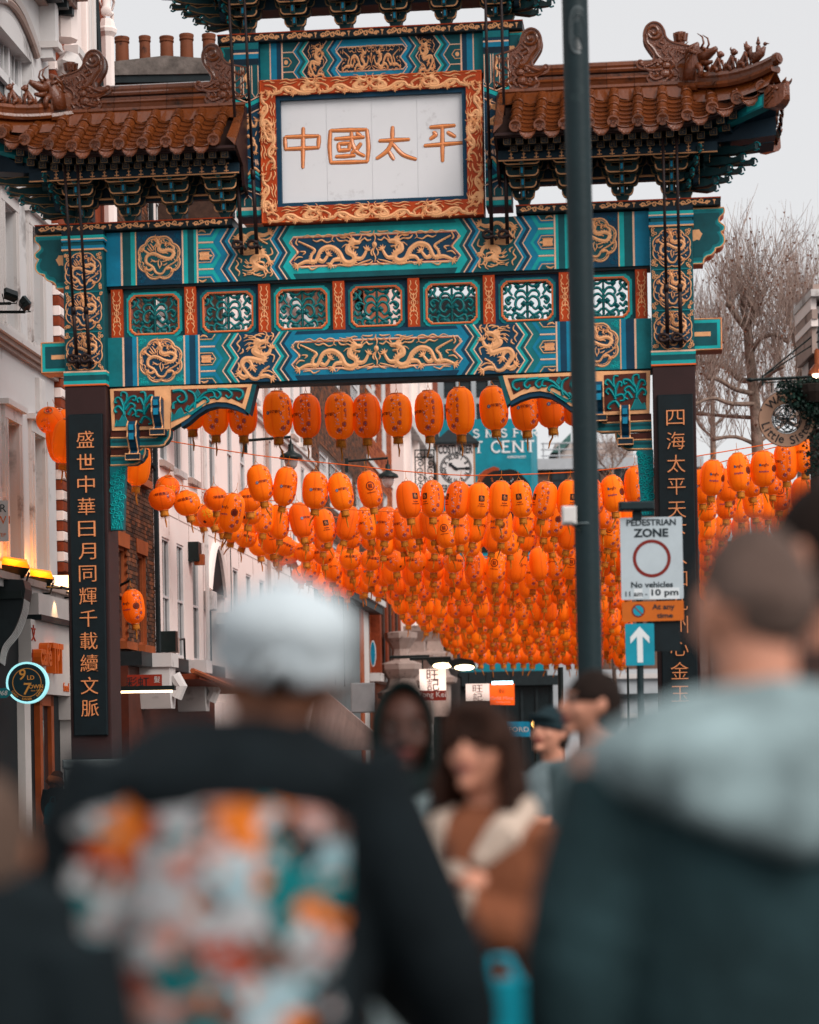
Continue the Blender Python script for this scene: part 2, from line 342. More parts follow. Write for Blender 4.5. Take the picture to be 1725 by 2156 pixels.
def hexband(mb, x, z0, z1, a, y, cols, w):   # the keyhole ends left of a lozenge: x = left edge
    h = (z1-z0)/2; zc = (z0+z1)/2; c1, c2, c3 = cols
    for s in (1, -1):
        mb.ribbon([(x, zc+s*.50*h), (x+w*.78, zc+s*.50*h)], .02, y-.003, .004, GOLDL)
        band(mb, [(x, zc+s*.46*h), (x+w*.8, zc+s*.46*h), (x+w*.8+a*.9, zc)], [(x, zc+s*.30*h), (x+w*.72, zc+s*.30*h), (x+w*.72+a*.72, zc)], y-.002, c1)
        band(mb, [(x, zc+s*.54*h), (x+w*.8, zc+s*.54*h), (x+w*.8+a*.9, zc+s*h)], [(x, zc+s*.70*h), (x+w*.72, zc+s*.70*h), (x+w*.72+a*.6, zc+s*h)], y-.002, c1)
        mb.ribbon([(x, zc+s*.24*h), (x+w*.62, zc+s*.24*h), (x+w*.62+a*.45, zc)], .012, y-.003, .004, GOLD)
        mb.ribbon([(x, zc+s*.80*h), (x+w*.62, zc+s*.80*h), (x+w*.62+a*.42, zc+s*h)], .012, y-.003, .004, GOLD)
        poly(mb, [(x, zc+s*.84*h), (x+w*.58, zc+s*.84*h), (x+w*.58+a*.3, zc+s*h), (x, zc+s*h)], y-.0015, c3)
        wisps(mb, [[(x+w*.02, zc+s*.9*h), (x+w*.2, zc+s*.96*h), (x+w*.4, zc+s*.88*h)], [(x+w*.1, zc+s*.97*h), (x+w*.35, zc+s*.93*h)]], .022, y-.002, GOLD)
    poly(mb, [(x, zc+.2*h), (x+w*.58, zc+.2*h), (x+w*.58+a*.35, zc), (x+w*.58, zc-.2*h), (x, zc-.2*h)], y-.0015, c3)
    for i in range(7):
        t = i/7.0
        for s in (1, -1):
            mb.ribbon([(x+w*(.55-.5*t), zc), (x+w*(.5-.5*t), zc+s*.06*h*(2.0)), (x+w*(.62-.5*t), zc+s*.16*h)], [.02, .02, .004], y-.003, .006, GOLD)
    poly(mb, [(x+w*.6+.0, zc+.05*h), (x+w*.75, zc), (x+w*.6, zc-.05*h)], y-.003, GOLD)
def beam_half(mb, z0, z1, P, y=0.0, sc=1.0):
    # left half of a painted beam; P: palette dict
    A, B, C, Dk = P['a'], P['b'], P['c'], P['d']
    def rect(x0, x1, m, dy=.002): poly(mb, [(x0, z0), (x1, z0), (x1, z1), (x0, z1)], y-dy, m)
    rect(-HX, -3.27, A); rect(-3.27, -3.245, GOLDL, .003); rect(-3.245, -3.14, Dk); rect(-3.14, -3.08, B); rect(-3.08, -3.065, GOLD, .003)
    rect(-3.065, -2.475, P['sq'])
    rect(-2.475, -2.455, GOLDL, .003); rect(-2.455, -2.40, B); rect(-2.40, -2.32, Dk); rect(-2.32, -2.285, B); rect(-2.285, -2.265, GOLDL, .003)
    L = lobes(-2.77, (z0+z1)/2, .272); poly(mb, L, y-.004, P['med']); mb.ribbon(L+[L[0]], .022, y-.004, .008, GOLD)
    L2 = lobes(-2.77, (z0+z1)/2, .248); mb.ribbon(L2+[L2[0]], .008, y-.004, .003, GOLD)
    zc = (z0+z1)/2; hh = (z1-z0)/2
    for sx in (-1, 1):
        for sz in (-1, 1):     # corner curls round the medallion
            for i in range(9):
                a = random.random(); b = random.random()
                if a+b > 1.25: a, b = 1-a, 1-b
                cx = -2.77+sx*(.27-.13*a*.9); cz = zc+sz*(hh-.03-.15*b*.9)
                if math.hypot(cx+2.77, cz-zc) < .31: continue
                mb.ribbon(spiral(cx, cz, .022, .006, random.random()*6, 1.1, 8), .010, y-.003, .004, P['curl'])
    a = .105
    hexband(mb, -2.262, z0, z1, a, y, (B, A, P['med']), .25)
    G = lambda x, w=.018: mb.ribbon(zig(x, z0, z1, a), w, y-.004, .005, GOLDL)
    def Z(x0, x1, m, dy=.003): band(mb, zig(x0, z0, z1, a), zig(x1, z0, z1, a), y-dy, m)
    xa = -1.975
    poly(mb, [(xa+.4, z0), (0, z0), (0, z1), (xa+.4, z1)], y-.0012, B)
    poly(mb, [(xa+.93, z1-.07*(z1-z0)), (0, z1-.07*(z1-z0)), (0, z1), (xa+.96, z1)], y-.002, P['edge']); poly(mb, [(xa+.96, z0), (0, z0), (0, z0+.10*(z1-z0)), (xa+.93, z0+.10*(z1-z0))], y-.002, P['edge2'])
    G(xa); Z(xa+.01, xa+.055, P['z1']); Z(xa+.055, xa+.10, P['z2']); G(xa+.105)
    Z(xa+.115, xa+.63, P['loz']); G(xa+.64)
    Z(xa+.65, xa+.69, P['z2']); Z(xa+.69, xa+.74, P['z1']); G(xa+.745); Z(xa+.755, xa+.80, Dk); Z(xa+.80, xa+.86, B)
    x0 = xa+.89; h = (z1-z0)/2   # main panel, left edge notched
    zt = .56*h
    pts = [(0, zc+zt), (x0+.05, zc+zt), (x0-.0, zc+.36*h), (x0+a, zc), (x0, zc-.36*h), (x0+.05, zc-zt), (0, zc-zt)]
    poly(mb, pts, y-.004, P['main']); mb.ribbon(pts, .022, y-.0045, .006, GOLDL); mb.ribbon([(p[0]+(.02 if p[0] < 0 else 0), zc+(p[1]-zc)*.93) for p in pts], .007, y-.005, .003, ORR2)
PA = dict(a=BLU, b=TQ, c=DGR, d=DGR, sq=NAVY, med=DGR, curl=mat('curl_blue', '#0f5a78', .5, .1), z1=NAVY, z2=BLU, loz=DGR, main=NAVY, edge=TEAL, edge2=DGR)
PB = dict(a=TEAL, b=BLU, c=NAVY, d=NAVY, sq=TEAL, med=NAVY, curl=TQ, z1=DGR, z2=TQ, loz=NAVY, main=DGR, edge=NAVY, edge2=NAVY)
def beam(z0, z1, P, name, xl=HX):
    mb = MB(); mb.box(-xl, xl, 0, .34, z0, z1, P['a'])
    half = MB(); beam_half(half, z0, z1, P); half.mirror()
    o = mb.build(name, gate); h = half.build('painted_pattern', o)
    zc = (z0+z1)/2
    for sx in (-1, 1):
        link('gilded_dragon', dragon_round(), o, (sx*2.77, -.008, zc), None, (1.02, 1, .98))
        link('gilded_dragon', dragon_side(), o, (sx*1.555, -.008, zc), None, (-sx*1.06 if P is PA else -sx*1.06, 1, 1.04 if P is PB else -1.0))
    link('gilded_dragon_pair', dragon_long(), o, (0, -.01, zc-.005), None, (.92, 1, 1.0))
    return o
b1 = beam(7.49, 8.17, PA, 'upper_beam'); b2 = beam(6.205, 6.83, PB, 'lower_beam')
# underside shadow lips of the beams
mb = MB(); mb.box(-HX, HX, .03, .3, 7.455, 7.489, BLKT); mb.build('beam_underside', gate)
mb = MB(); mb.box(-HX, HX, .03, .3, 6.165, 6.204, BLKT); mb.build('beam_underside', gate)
# ---- cornice strips with gilded scrolls
def scrolls(mb, x0, x1, z, y, h):
    n = max(1, int((x1-x0)/.42)); w = (x1-x0)/n
    for i in range(n):
        a = x0+i*w
        for (u, v, r, s, tn) in ((.12, .4, .3, 0, 1.2), (.27, .62, .26, 3, -1.1), (.42, .42, .3, 1, 1.15), (.58, .62, .28, 3.5, -1.2), (.72, .4, .26, 0, 1.1)):
            mb.ribbon(spiral(a+u*w, z+(v-.5)*h*1.1, r*h*1.25, .06*h, s, tn, 9), h*.17, y, .005, GOLD)
        mb.ribbon(spline([(a+.04*w, z), (a+.2*w, z-.2*h), (a+.4*w, z+.2*h), (a+.6*w, z-.15*h), (a+.8*w, z+.1*h)], 4), h*.16, y, .004, GOLD)
        for t in ((.9, .3, .9, -.35), (.87, .3, .9, .05), (.93, .3, .9, .05)):
            mb.ribbon([(a+t[0]*w, z+t[1]*h), (a+t[2]*w, z+t[3]*h)], [h*.2, h*.08], y, .006, GOLD)
def cornice(x0, x1, z0, z1, yf=-.1):
    mb = MB(); mb.box(x0, x1, yf, .42, z0, z1, BLKT, .006)
    mb.box(x0-.005, x1+.005, yf-.006, .42, z1, z1+.014, ORR); o = mb.build('cornice', gate)
    g = MB(); scrolls(g, x0+.03, x1-.03, (z0+z1)/2, yf-.002, (z1-z0)); g.build('gilded_scrolls', o); return o
cornice(-4.36, -1.80, 8.185, 8.275); cornice(1.80, 4.34, 8.185, 8.275); cornice(-1.95, 1.92, 10.49, 10.59)
# ---- pierced panels between the two beams
def rr(cx, cz, hw, hh, c, n=6):    # rectangle with stepped-in (notched) round corners
    out = []
    for sx, sz, a0 in ((1, 1, 0), (-1, 1, 1), (-1, -1, 2), (1, -1, 3)):
        # little step then convex quarter round
        seq = []
        for j in range(n+1):
            t = j/n*math.pi/2
            seq.append((hw-c+c*math.cos(t)*.72-.0, hh-c+c*math.sin(t)*.72))
        seq = [(hw, hh-c*1.05), (hw-.12*c, hh-c*.95)]+seq[0:]+[(hw-c*.95, hh-.12*c), (hw-c*1.05, hh)]
        if a0 % 2: seq = seq[::-1]
        out += [(cx+sx*a, cz+sz*b) for a, b in seq]
    return out
def proj_rect(L, cx, cz, hw, hh):
    out = []
    for x, z in L:
        dx, dz = x-cx, z-cz; k = min(hw/abs(dx) if abs(dx) > 1e-6 else 9e9, hh/abs(dz) if abs(dz) > 1e-6 else 9e9)
        out.append((cx+dx*k, cz+dz*k))
    return out
ZW0, ZW1 = 6.832, 7.454
def window_panel(x, odd):
    cz = (ZW0+ZW1)/2-.02; hw, hh = .305, .235
    y0 = .10; hy = (ZW1-ZW0)/2
    mb = MB(); f1 = rr(0, 0, hw, hh, .062); f2 = rr(0, 0, hw+.055, hh+.055, .068); f3 = rr(0, 0, hw+.022, hh+.022, .064)
    R = proj_rect(f2, 0, .02, .43, hy)
    mb.ring(R, f2, y0, DGR if odd else NAVY); mb.wall(f2, y0, y0-.012, TQ if odd else BLU); mb.ring(f2, f3, y0-.012, TEAL if not odd else TQ)
    mb.wall(f3, y0-.012, y0-.03, ORR2); mb.ring(f3, rr(0, 0, hw+.008, hh+.008, .063), y0-.03, ORR2); mb.wall(rr(0, 0, hw+.008, hh+.008, .063), y0-.03, y0-.015, ORR); mb.ring(rr(0, 0, hw+.008, hh+.008, .063), f1, y0-.02, GOLD); mb.wall(f1, y0-.02, .22, ORR)
    o = link('pierced_panel', mb.mesh('pierced_panel'), gate, (x, 0, cz))
    link('lattice', lattice(), o, (x, 0, cz)); return o
LAT = []
def lattice():
    if LAT: return LAT[0]
    mb = MB(); y = .13; m = mat('lattice_teal', '#0c6468', .5, .15, 8); hl = mat('lattice_highlight', '#2b9c9a', .5, .1)
    def tb(L, r=.021, mm=None):
        P = spline([(a, y, b) for a, b in L], 5)
        mb.tube(P, [r*(.7+.3*math.sin(math.pi*i/(len(P)-1))) for i in range(len(P))], mm or m, 6)
        mb.tube([(p[0], p[1]-r*.9, p[2]) for p in P], .0045, hl, 4)
    for L in ([(0, -.24), (0, -.1), (0, .24)], [(0, .06), (.05, .13), (.12, .13), (.15, .08), (.12, .04)], [(0, .0), (.06, .06), (.13, .03), (.15, -.05), (.10, -.10), (.06, -.06)], [(.02, -.12), (.08, -.17), (.16, -.14), (.19, -.2), (.15, -.25)],
              [(0, .24), (.06, .19), (.12, .2), (.18, .24)], [(.16, .03), (.22, .06), (.27, .02), (.24, -.03), (.21, 0)], [(.19, .08), (.23, .14), (.21, .2), (.27, .235)], [(.2, -.06), (.25, -.1), (.28, -.05), (.30, -.1)], [(.19, -.17), (.25, -.16), (.27, -.21), (.24, -.24)],
              [(.31, .1), (.27, .12), (.26, .17), (.305, .2)], [(.31, -.16), (.28, -.13), (.3, -.2)]):
        tb(L)
    for (x, z, r) in ((.045, -.03, .035), (.12, .19, .035), (.10, -.2, .045), (.24, .03, .028), (.27, -.19, .03), (.17, -.1, .03), (.28, .17, .03), (.06, -.22, .04)):
        n = 8; mb.add([(x+r*math.cos(a*math.pi/4)*(1 if a % 2 else 1.3), y, z+r*math.sin(a*math.pi/4)*(1 if a % 2 else 1.3)) for a in range(8)]+[(x, y-.03, z)], [(i, (i+1) % 8, 8) for i in range(8)], m)
    mb.mirror(); mb.box(-.03, .03, y-.02, y+.02, -.05, -.03, m)
    LAT.append(mb.mesh('lattice')); return LAT[0]
PITCH = .955
for i in range(7): window_panel((i-3)*PITCH, i % 2 == 0)
def post_me():
    mb = MB(); w = .075; hy = (ZW1-ZW0)/2
    mb.box(-w, w, .03, .3, -hy, hy, ORR, .006)
    y = .028
    for s in (1, -1):
        for q in ([(.0, .03), (.035, .07), (.03, .11), (.0, .09)], [(.01, .1), (.045, .13), (.04, .17), (.015, .15)], [(.03, .16), (.05, .2), (.03, .24), (.04, .28)], [(.045, -.02), (.055, .0), (.045, .02)]):
            for t in (1, -1): mb.ribbon(spline([(a*t, b*s) for a, b in q], 4), .012, y, .005, GOLD)
    c = [(.03*math.cos(a), .03*math.sin(a)) for a in [k*math.pi/6 for k in range(13)]]; mb.ribbon(c, .012, y, .005, GOLD); mb.ribbon([(0, -.12), (0, .12)], .012, y-.001, .004, GOLD)
    return mb.mesh('window_post')
PM = post_me()
for i in range(8):
    xx = (i-3.5)*PITCH
    link('window_post', PM, gate, (max(-3.36, min(3.36, xx)), 0, (ZW0+ZW1)/2))
mb = MB(); mb.box(-HX, HX, .0, .3, 6.84, 6.87, NAVY); 
# ---- columns
def column(sx):
    xc = sx*3.725; hw = .265; yf = -.16; mb = MB()
    mb.box(xc-hw, xc+hw, yf, .40, 1.45, 6.2, MAR, .012); o = mb.build('column', gate)
    up = MB(); up.box(xc-hw+.004, xc+hw-.004, yf+.004, .39, 6.2, 8.18, DGR, .01)
    def strip(z0, z1, m, dy): up.box(xc-hw-dy, xc+hw+dy, yf-dy, .39, z0, z1, m)
    strip(6.205, 6.225, ORR2, .012); strip(6.225, 6.27, TQ, .010); strip(6.27, 6.34, DGR, .008); strip(6.34, 6.375, TQ, .010); strip(6.375, 6.395, GOLDL, .012)
    strip(7.93, 7.95, GOLD, .012); strip(7.95, 7.99, BLU, .010); strip(8.04, 8.065, BLU, .01); strip(8.065, 8.08, GOLDL, .012); strip(8.08, 8.12, TQ, .010); strip(8.12, 8.178, DNAV, .006)
    y = yf-.004
    for k in range(3):
        zc = 7.66-.51*k; L = lobes(xc, zc, .235, 8, .06)
        poly(up, L, y-.004, NAVY); up.ribbon(L+[L[0]], .014, y-.006, .005, GOLD)
        for cx in (-1, 1):
            for cz in (-1, 1):
                for j in range(4):
                    px, pz = xc+cx*(.235-.05*random.random()), zc+cz*(.25-.06*random.random()-.02*j)
                    up.ribbon(spiral(px, pz, .024, .005, random.random()*6, 1.1, 8), .010, y, .004, GOLD)
        up.ribbon([(xc-hw+.02, zc-.262), (xc+hw-.02, zc-.262)], .02, y, .003, TEAL)
    # scroll work on the inner side face
    u = up.build('painted_shaft', gate)
    for k in range(3): link('gilded_dragon', dragon_round(), u, (xc, y-.006, 7.66-.51*k), None, (.82, 1, .86))
    # plaque with the couplet
    pb = MB(); px = xc+(.005 if sx < 0 else .01); pb.box(px-.22, px+.22, yf-.05, yf, 1.75, 5.84, BLKT, .012)
    p = pb.build('couplet_board', gate)
    txt = '盛世中華日月同輝千載續文脈' if sx < 0 else '四海太平天下人和九州心金玉'
    for k, chx in enumerate(txt):
        t = MB(); zz = (5.515 if sx < 0 else 5.55)-k*.2845
        text_into(t, chx, .24, 0, 0, 0, GOLDC, .016, -.0022, fit=.222)
        link('gilded_character', t.mesh('gilded_character'), p, (px+.0, yf-.052, zz))
    # plinth
    st = MB(); X = lambda e: (xc-hw-e, xc+hw+e, yf-e, .4+e)
    a = X(.10); st.box(*a, 1.33, 1.45, STON, .02); a = X(.085); st.box(*a, .88, 1.33, STON, .02); a = X(.11); st.box(*a, .76, .88, STON, .02); a = X(.07); st.box(*a, .52, .76, STON, .03); a = X(.13); st.box(*a, .0, .52, STON, .02)
    for k in range(7):
        q = xc-hw-.05+(k+.5)*(2*hw+.1)/7; w = (2*hw+.1)/14
        st.ribbon([(q-w, 1.3), (q-w, 1.0), (q, .93), (q+w, 1.0), (q+w, 1.3)], .012, yf-.085, .008, STON)
        st.lathe([(.0, -.03), (.035, -.02), (.04, .0), (.035, .02), (0, .03)], (q, yf-.09, .64), STON, 8)
        st.lathe([(.0, -.02), (.02, -.01), (.02, .01), (0, .02)], (q, yf-.115, .82), STON, 6)
    pl = st.build('stone_plinth', gate)
GOLDC = mat('gilded_character_gold', '#f0945a', .3, .1, 20, spec=.6, gain=1.05)
column(-1); column(1)
# ---- beam ends outside the columns
def endpiece(sx):
    S = lambda L: [(sx*(3.99+a), b) for a, b in L]
    out = [(0, 8.165), (.40, 8.165), (.405, 8.09)]
    def arc(cx, cz, r, a0, a1, n=7): return [(cx+r*math.cos(a0+(a1-a0)*i/n), cz+r*math.sin(a0+(a1-a0)*i/n)) for i in range(n+1)]
    out += arc(.375, 8.04, .05, 1.4, -.9+.2, 3)[1:]
    out = [(0, 8.165), (.39, 8.165), (.39, 8.10), (.335, 8.05), (.325, 8.0), (.36, 7.965), (.395, 7.93), (.385, 7.88), (.35, 7.865), (.385, 7.80), (.385, 7.73), (.34, 7.68), (.28, 7.665), (.27, 7.63), (.225, 7.585), (.17, 7.57), (.13, 7.53), (.125, 7.48), (0, 7.48)]
    mb = MB(); P = spline(out[1:-1], 3); P = [out[0]]+P+[out[-1]]; Q = S(P)
    mb.prism(Q, -.03, .3, TQ, ORR2)
    cx_, cz_ = .10, 7.86
    def inset(L, k): return [(cx_+(p[0]-cx_)*k if p[0] > .001 else 0, cz_+(p[1]-cz_)*k) for p in L]
    poly(mb, S(inset(P, .80)), -.034, DGR); poly(mb, S(inset(P, .92)), -.032, TEAL)
    mb.ribbon(S(P), .018, -.03, .008, GOLD)
    poly(mb, S([(0, 7.90), (.08, 7.905), (.1, 7.87), (.12, 7.85), (.1, 7.81), (.08, 7.77), (.05, 7.78), (0, 7.76)]), -.036, GOLD)
    mb.build('scalloped_beam_end', gate)
    mb = MB(); mb.box(sx*3.99, sx*4.33, -.03, .3, 6.40, 6.80, ORR2, .006); poly(mb, S([(0, 6.42), (.32, 6.42), (.32, 6.78), (0, 6.78)]), -.034, TQ); poly(mb, S([(0, 6.46), (.28, 6.46), (.28, 6.74), (0, 6.74)]), -.037, DGR); poly(mb, S([(0, 6.575), (.20, 6.575), (.20, 6.63), (0, 6.63)]), -.04, GOLD)
    mb.ribbon(S([(0, 6.79), (.33, 6.79), (.33, 6.41), (0, 6.41)]), .016, -.032, .008, GOLD)
    mb.build('square_beam_end', gate)
endpiece(-1); endpiece(1)
# ---- corbels under the lower beam
def C4(cx, cy, y=-.02): return PY(210.6+.2136*cx, 658+.2136*cy, y)
def corbel(sx):
    K = lambda cx, cy, y=-.02: (lambda p: (sx*abs(p.x), p.z))(C4(cx, cy, y))
    T = lambda L, y=-.02: [K(a, b, y) for a, b in L]
    y = -.02
    mb = MB()
    o1 = T([(100, 755), (690, 722), (700, 1150), (120, 1165)]); mb.prism(o1, y, .2, GOLD, ORR)
    poly(mb, T([(138, 772), (538, 768), (545, 1120), (150, 1128)]), y-.003, MARD)
    def curl(L, w=.046, m=None): mb.ribbon(spline(T(L), 5), [w*(1-.5*i/(len(L)*5)) for i in range((len(L)-1)*5+1)], y-.004, .022, m or TEAL); mb.ribbon(spline(T(L), 5), .010, y-.022, .004, TQ)
    for L in ([(240, 1010), (235, 930), (265, 860), (260, 800), (215, 790), (210, 830)], [(250, 900), (300, 840), (350, 830), (350, 870), (320, 860)], [(235, 930), (200, 850), (160, 850), (150, 890), (175, 890)], [(240, 990), (190, 930), (150, 950), (155, 985), (175, 980)], [(250, 960), (300, 900), (345, 920), (335, 950)],
              [(440, 1010), (435, 920), (450, 850), (440, 790), (400, 790)], [(445, 890), (500, 820), (530, 850), (505, 870)], [(435, 920), (400, 850), (370, 860), (380, 890)], [(440, 990), (490, 910), (525, 930), (500, 960)], [(430, 980), (370, 970), (355, 1020), (395, 1030)], [(400, 1090), (440, 1030), (500, 1060), (510, 1095), (480, 1100)], [(280, 1010), (320, 950), (355, 990), (320, 1020)]): curl(L)
    for L in ([(150, 1125), (165, 1060), (195, 1070), (225, 1010), (250, 1020), (280, 1090), (300, 1120)],): poly(mb, T(L), y-.012, TEAL); mb.ribbon(T(L), .01, y-.012, .006, TQ)
    # wing with the curved lower edge
    low = [(695, 1145), (800, 1085), (870, 1040), (960, 960), (1050, 905), (1150, 880), (1250, 885), (1340, 910), (1440, 955)]
    W = T([(692, 725), (1500, 705)]+[(1440, 960)]+low[::-1][1:]); mb.prism(W, y, .2, GOLD, DGR)
    inn = [(712, 1080), (800, 1010), (900, 940), (1000, 870), (1100, 835), (1200, 830), (1300, 850), (1400, 895)]
    poly(mb, T([(700, 760), (1455, 735), (1405, 900)]+inn[::-1][1:]), y-.003, MARD)
    for L in ([(720, 780), (790, 770), (840, 800), (850, 860), (800, 890), (765, 850), (800, 820)], [(930, 940), (945, 860), (925, 800), (870, 770)], [(870, 960), (960, 870), (1030, 800), (1110, 780), (1130, 830), (1085, 840)], [(960, 880), (1030, 840), (1070, 870), (1050, 890)], [(1060, 770), (1150, 770), (1190, 810), (1160, 850), (1130, 825)], [(1160, 760), (1260, 765), (1300, 810), (1270, 845), (1240, 815)], [(1280, 760), (1390, 770), (1410, 820), (1370, 860), (1345, 835)],
              [(720, 950), (725, 900), (760, 880)], [(880, 920), (850, 960), (880, 980)]): curl(L, .05)
    for L in ([(705, 1075), (710, 980), (740, 1010), (770, 960), (800, 935), (830, 1000), (860, 990), (870, 1010)], [(860, 1000), (960, 940), (1040, 890), (1000, 935), (900, 1010)], [(940, 800), (965, 755), (990, 800), (965, 830)]): poly(mb, T(L), y-.010, TEAL); mb.ribbon(T(L), .008, y-.010, .005, TQ)
    # thick dark green lip seen from below
    L = T([(1505, 705), (1545, 712), (1475, 1005), (1430, 965)]); mb.prism(L, y, .2, DGR, DNAV)
    lp = [(a, b) for a, b in low[1:]]; mb.prism(T(lp+[(a, b+45) for a, b in lp[::-1]]), y+.02, .2, NAVY, DNAV)
    mb.build('carved_corbel', gate)
    # two stepped arms
    for (z, x1, nm) in ((1165, 690, 0), (1345, 445, 1)):
        mb = MB()
        mb.prism(T([(105, z), (x1-120, z), (x1-120, z+75), (105, z+75)]), .0, .2, MARD, MARD)
        P = T([(105, z+72), (x1-140, z+66), (x1-20, z-5), (x1, z-10), (x1-5, z+55), (x1-45, z+115), (x1-110, z+150), (105, z+163)]); mb.prism(P, y, .2, TEAL, DGR)
        poly(mb, T([(115, z+95), (x1-60, z+85), (x1-75, z+105), (115, z+118)]), y-.003, DGR)
        mb.ribbon(P[0:3], .02, y-.002, .008, GOLD); mb.ribbon(spline(P[3:], 3), .022, y-.002, .01, GOLD)
        mb.build('stepped_arm', gate)
    # forward scroll brackets
    for (cx, cy) in ((590, 1000), (350, 1245)):
        mb = MB(); p = K(cx-30, cy, -.2); zt = K(cx, cy-175, -.2)[1]; zm = K(cx, cy+30, -.2)[1]; zb = K(cx, cy+170, -.2)[1]; w = .055; xx = p[0]
        prof = [(-.02, zt-.02), (-.20, zt-.0), (-.26, zt-.06), (-.24, zt-.14), (-.26, zt-.2), (-.2, zm), (-.16, zm-.06), (-.12, zb+.08), (-.16, zb+.04), (-.16, zb), (0, zb-.02), (.1, zb-.02), (.1, zt)]
        pr = MB(xf=lambda a, b, c: (b, a, c)); pr.prism([(a, b) for a, b in prof], xx-w, xx+w, DNAV, NAVY)
        mb.v, mb.f, mb.m, mb.mats = pr.v, pr.f, pr.m, pr.mats
        for e in (-1, 1): mb.tube([(xx+e*w, a, b) for a, b in prof[:10]], .009, GOLD, 4)
        mb.box(xx-.03, xx+.03, -.272, -.25, zt-.12, zt-.05, BLU); mb.box(xx-.03, xx+.03, -.272, -.25, zt-.24, zt-.16, BLU)
        mb.box(xx-w-.04, xx+w+.04, -.2, .05, zb-.045, zb+.03, DNAV); mb.tube([(xx-w-.04, -.203, zb-.045), (xx+w+.04, -.203, zb-.045), (xx+w+.04, -.203, zb+.03), (xx-w-.04, -.203, zb+.03)], .008, GOLD, 4, True)
        mb.build('scroll_bracket', gate)
    # hanging cloud board
    mb = MB(); z1, z0 = 5.19, 4.37; xa, xb, xcx = sx*3.455, sx*3.25, sx*3.295
    mb.prism([(xa, z1), (xb, z1), (xcx, z0), (xa, z0)], -.02, .1, TEAL, DGR)
    for k in range(22):
        zz = z1-.05-k*.033; f = (z1-zz)/(z1-z0); lo, hi = abs(xcx)*f+abs(xb)*(1-f)+.02, 3.44
        cx = sx*(lo+(hi-lo)*((k*.37) % 1)); r = .035+.02*random.random()
        mb.ribbon(spiral(cx, zz, r, .008, k*1.7, 1.5, 14), .014, -.024, .008, TQ)
    for k in range(4): mb.ribbon([(sx*(3.31+.035*k), z0+.01), (sx*(3.325+.035*k), z0+.14), (sx*(3.34+.035*k), z0+.02)], .012, -.024, .006, TQ)
    mb.build('cloud_board', gate)
corbel(-1); corbel(1)
# ---- name plaque
fr = MB(); XL, XR, Z0, Z1 = -1.415, 1.40, 8.18, 9.99
iw = .20
def frame_ring(mb, a, b, y0, y1, m):
    A = [(XL+a, Z0+a), (XR-a, Z0+a), (XR-a, Z1-a), (XL+a, Z1-a)]; B = [(XL+b, Z0+b), (XR-b, Z0+b), (XR-b, Z1-b), (XL+b, Z1-b)]
    mb.ring(A, B, y0, m); mb.wall(A, y0, y1, m); mb.wall(B, y0, y1, m)
frame_ring(fr, 0, iw, -.14, .2, ORR)
po = fr.build('plaque_frame', gate)
ib = MB(); frame_ring(ib, iw, iw+.055, -.10, .1, NAVY); ib.build('inner_border', po)
pan = MB(); pan.box(XL+iw+.055, XR-iw-.055, -.03, .1, Z0+iw+.055, Z1-iw-.055, MARB)
slw = (XR-XL-2*iw-.11)/4
for k in range(4):
    t = MB(); x0 = XL+iw+.055+k*slw; t.box(x0+.0025, x0+slw-.0025, -.036, -.03, Z0+iw+.055, Z1-iw-.055, MARB)
    t.build('marble_slab', po)
pan.build('plaque_back', po)
g = MB(); g.ribbon([(XL+.012, Z0+.012), (XR-.012, Z0+.012), (XR-.012, Z1-.012), (XL+.012, Z1-.012), (XL+.012, Z0+.012)], .016, -.142, .006, ORR2); g.build('frame_edge', po)
def frame_dragon():
    if 'fr' in DRG: return DRG['fr']
    mb = MB(); s = .00335*.5; X = lambda x, z: ((x-200)*s*1.08, (65-z)*s*1.02); T = lambda L: [X(*p) for p in L]
    body = T([(310, 55), (285, 80), (300, 100), (335, 95), (330, 110), (280, 112), (240, 95), (200, 70), (150, 72), (125, 100), (95, 100), (100, 75), (60, 50), (20, 45)])
    legs = [T([(125, 95), (90, 112), (50, 110)]), T([(160, 78), (180, 100), (215, 108)]), T([(250, 100), (235, 112), (222, 115)]), T([(335, 100), (365, 95), (385, 75)])]
    ex = [T(q) for q in ([(120, 40), (160, 30), (200, 42), (250, 28)], [(20, 80), (40, 95), (30, 115)], [(360, 30), (380, 45), (370, 60)], [(150, 50), (180, 45)], [(60, 25), (90, 30)], [(340, 115), (380, 112)])]
    ex += [T(q) for q in ([(10, 20), (40, 12), (70, 22)], [(130, 15), (170, 8), (210, 20), (250, 10)], [(290, 20), (330, 12), (370, 18)], [(60, 90), (75, 120)], [(150, 115), (180, 122)], [(255, 60), (270, 45)], [(170, 100), (195, 85)])]
    dragon(mb, body, .046, -.004, GOLD, legs, X(325, 45), -.1, 1.1, ex, .013)
    DRG['fr'] = mb.mesh('gilded_dragon'); return DRG['fr']
for zz in (Z0+iw/2, Z1-iw/2):
    for k, (x, s) in enumerate(((-1.02, 1), (-.36, 1), (.34, -1), (1.0, -1))):
        link('gilded_dragon', frame_dragon(), po, (x, -.143, zz), None, (s, 1, 1))
    for x in (-.69, 0, .67):
        mb = MB(); c = [(.022*math.cos(a*.7854), .028*math.sin(a*.7854)) for a in range(8)]; mb.add([(p[0], 0, p[1]) for p in c]+[(0, -.015, 0)], [(i, (i+1) % 8, 8) for i in range(8)], GOLD)
        wisps(mb, [[(0, .02), (.01, .05), (0, .08)], [(0, -.02), (-.01, -.05), (0, -.08)], [(.02, 0), (.05, .02)], [(-.02, 0), (-.05, .02)]], .014, 0, GOLD); link('gilded_pearl', mb.mesh('gilded_pearl'), po, (x, -.143, zz))
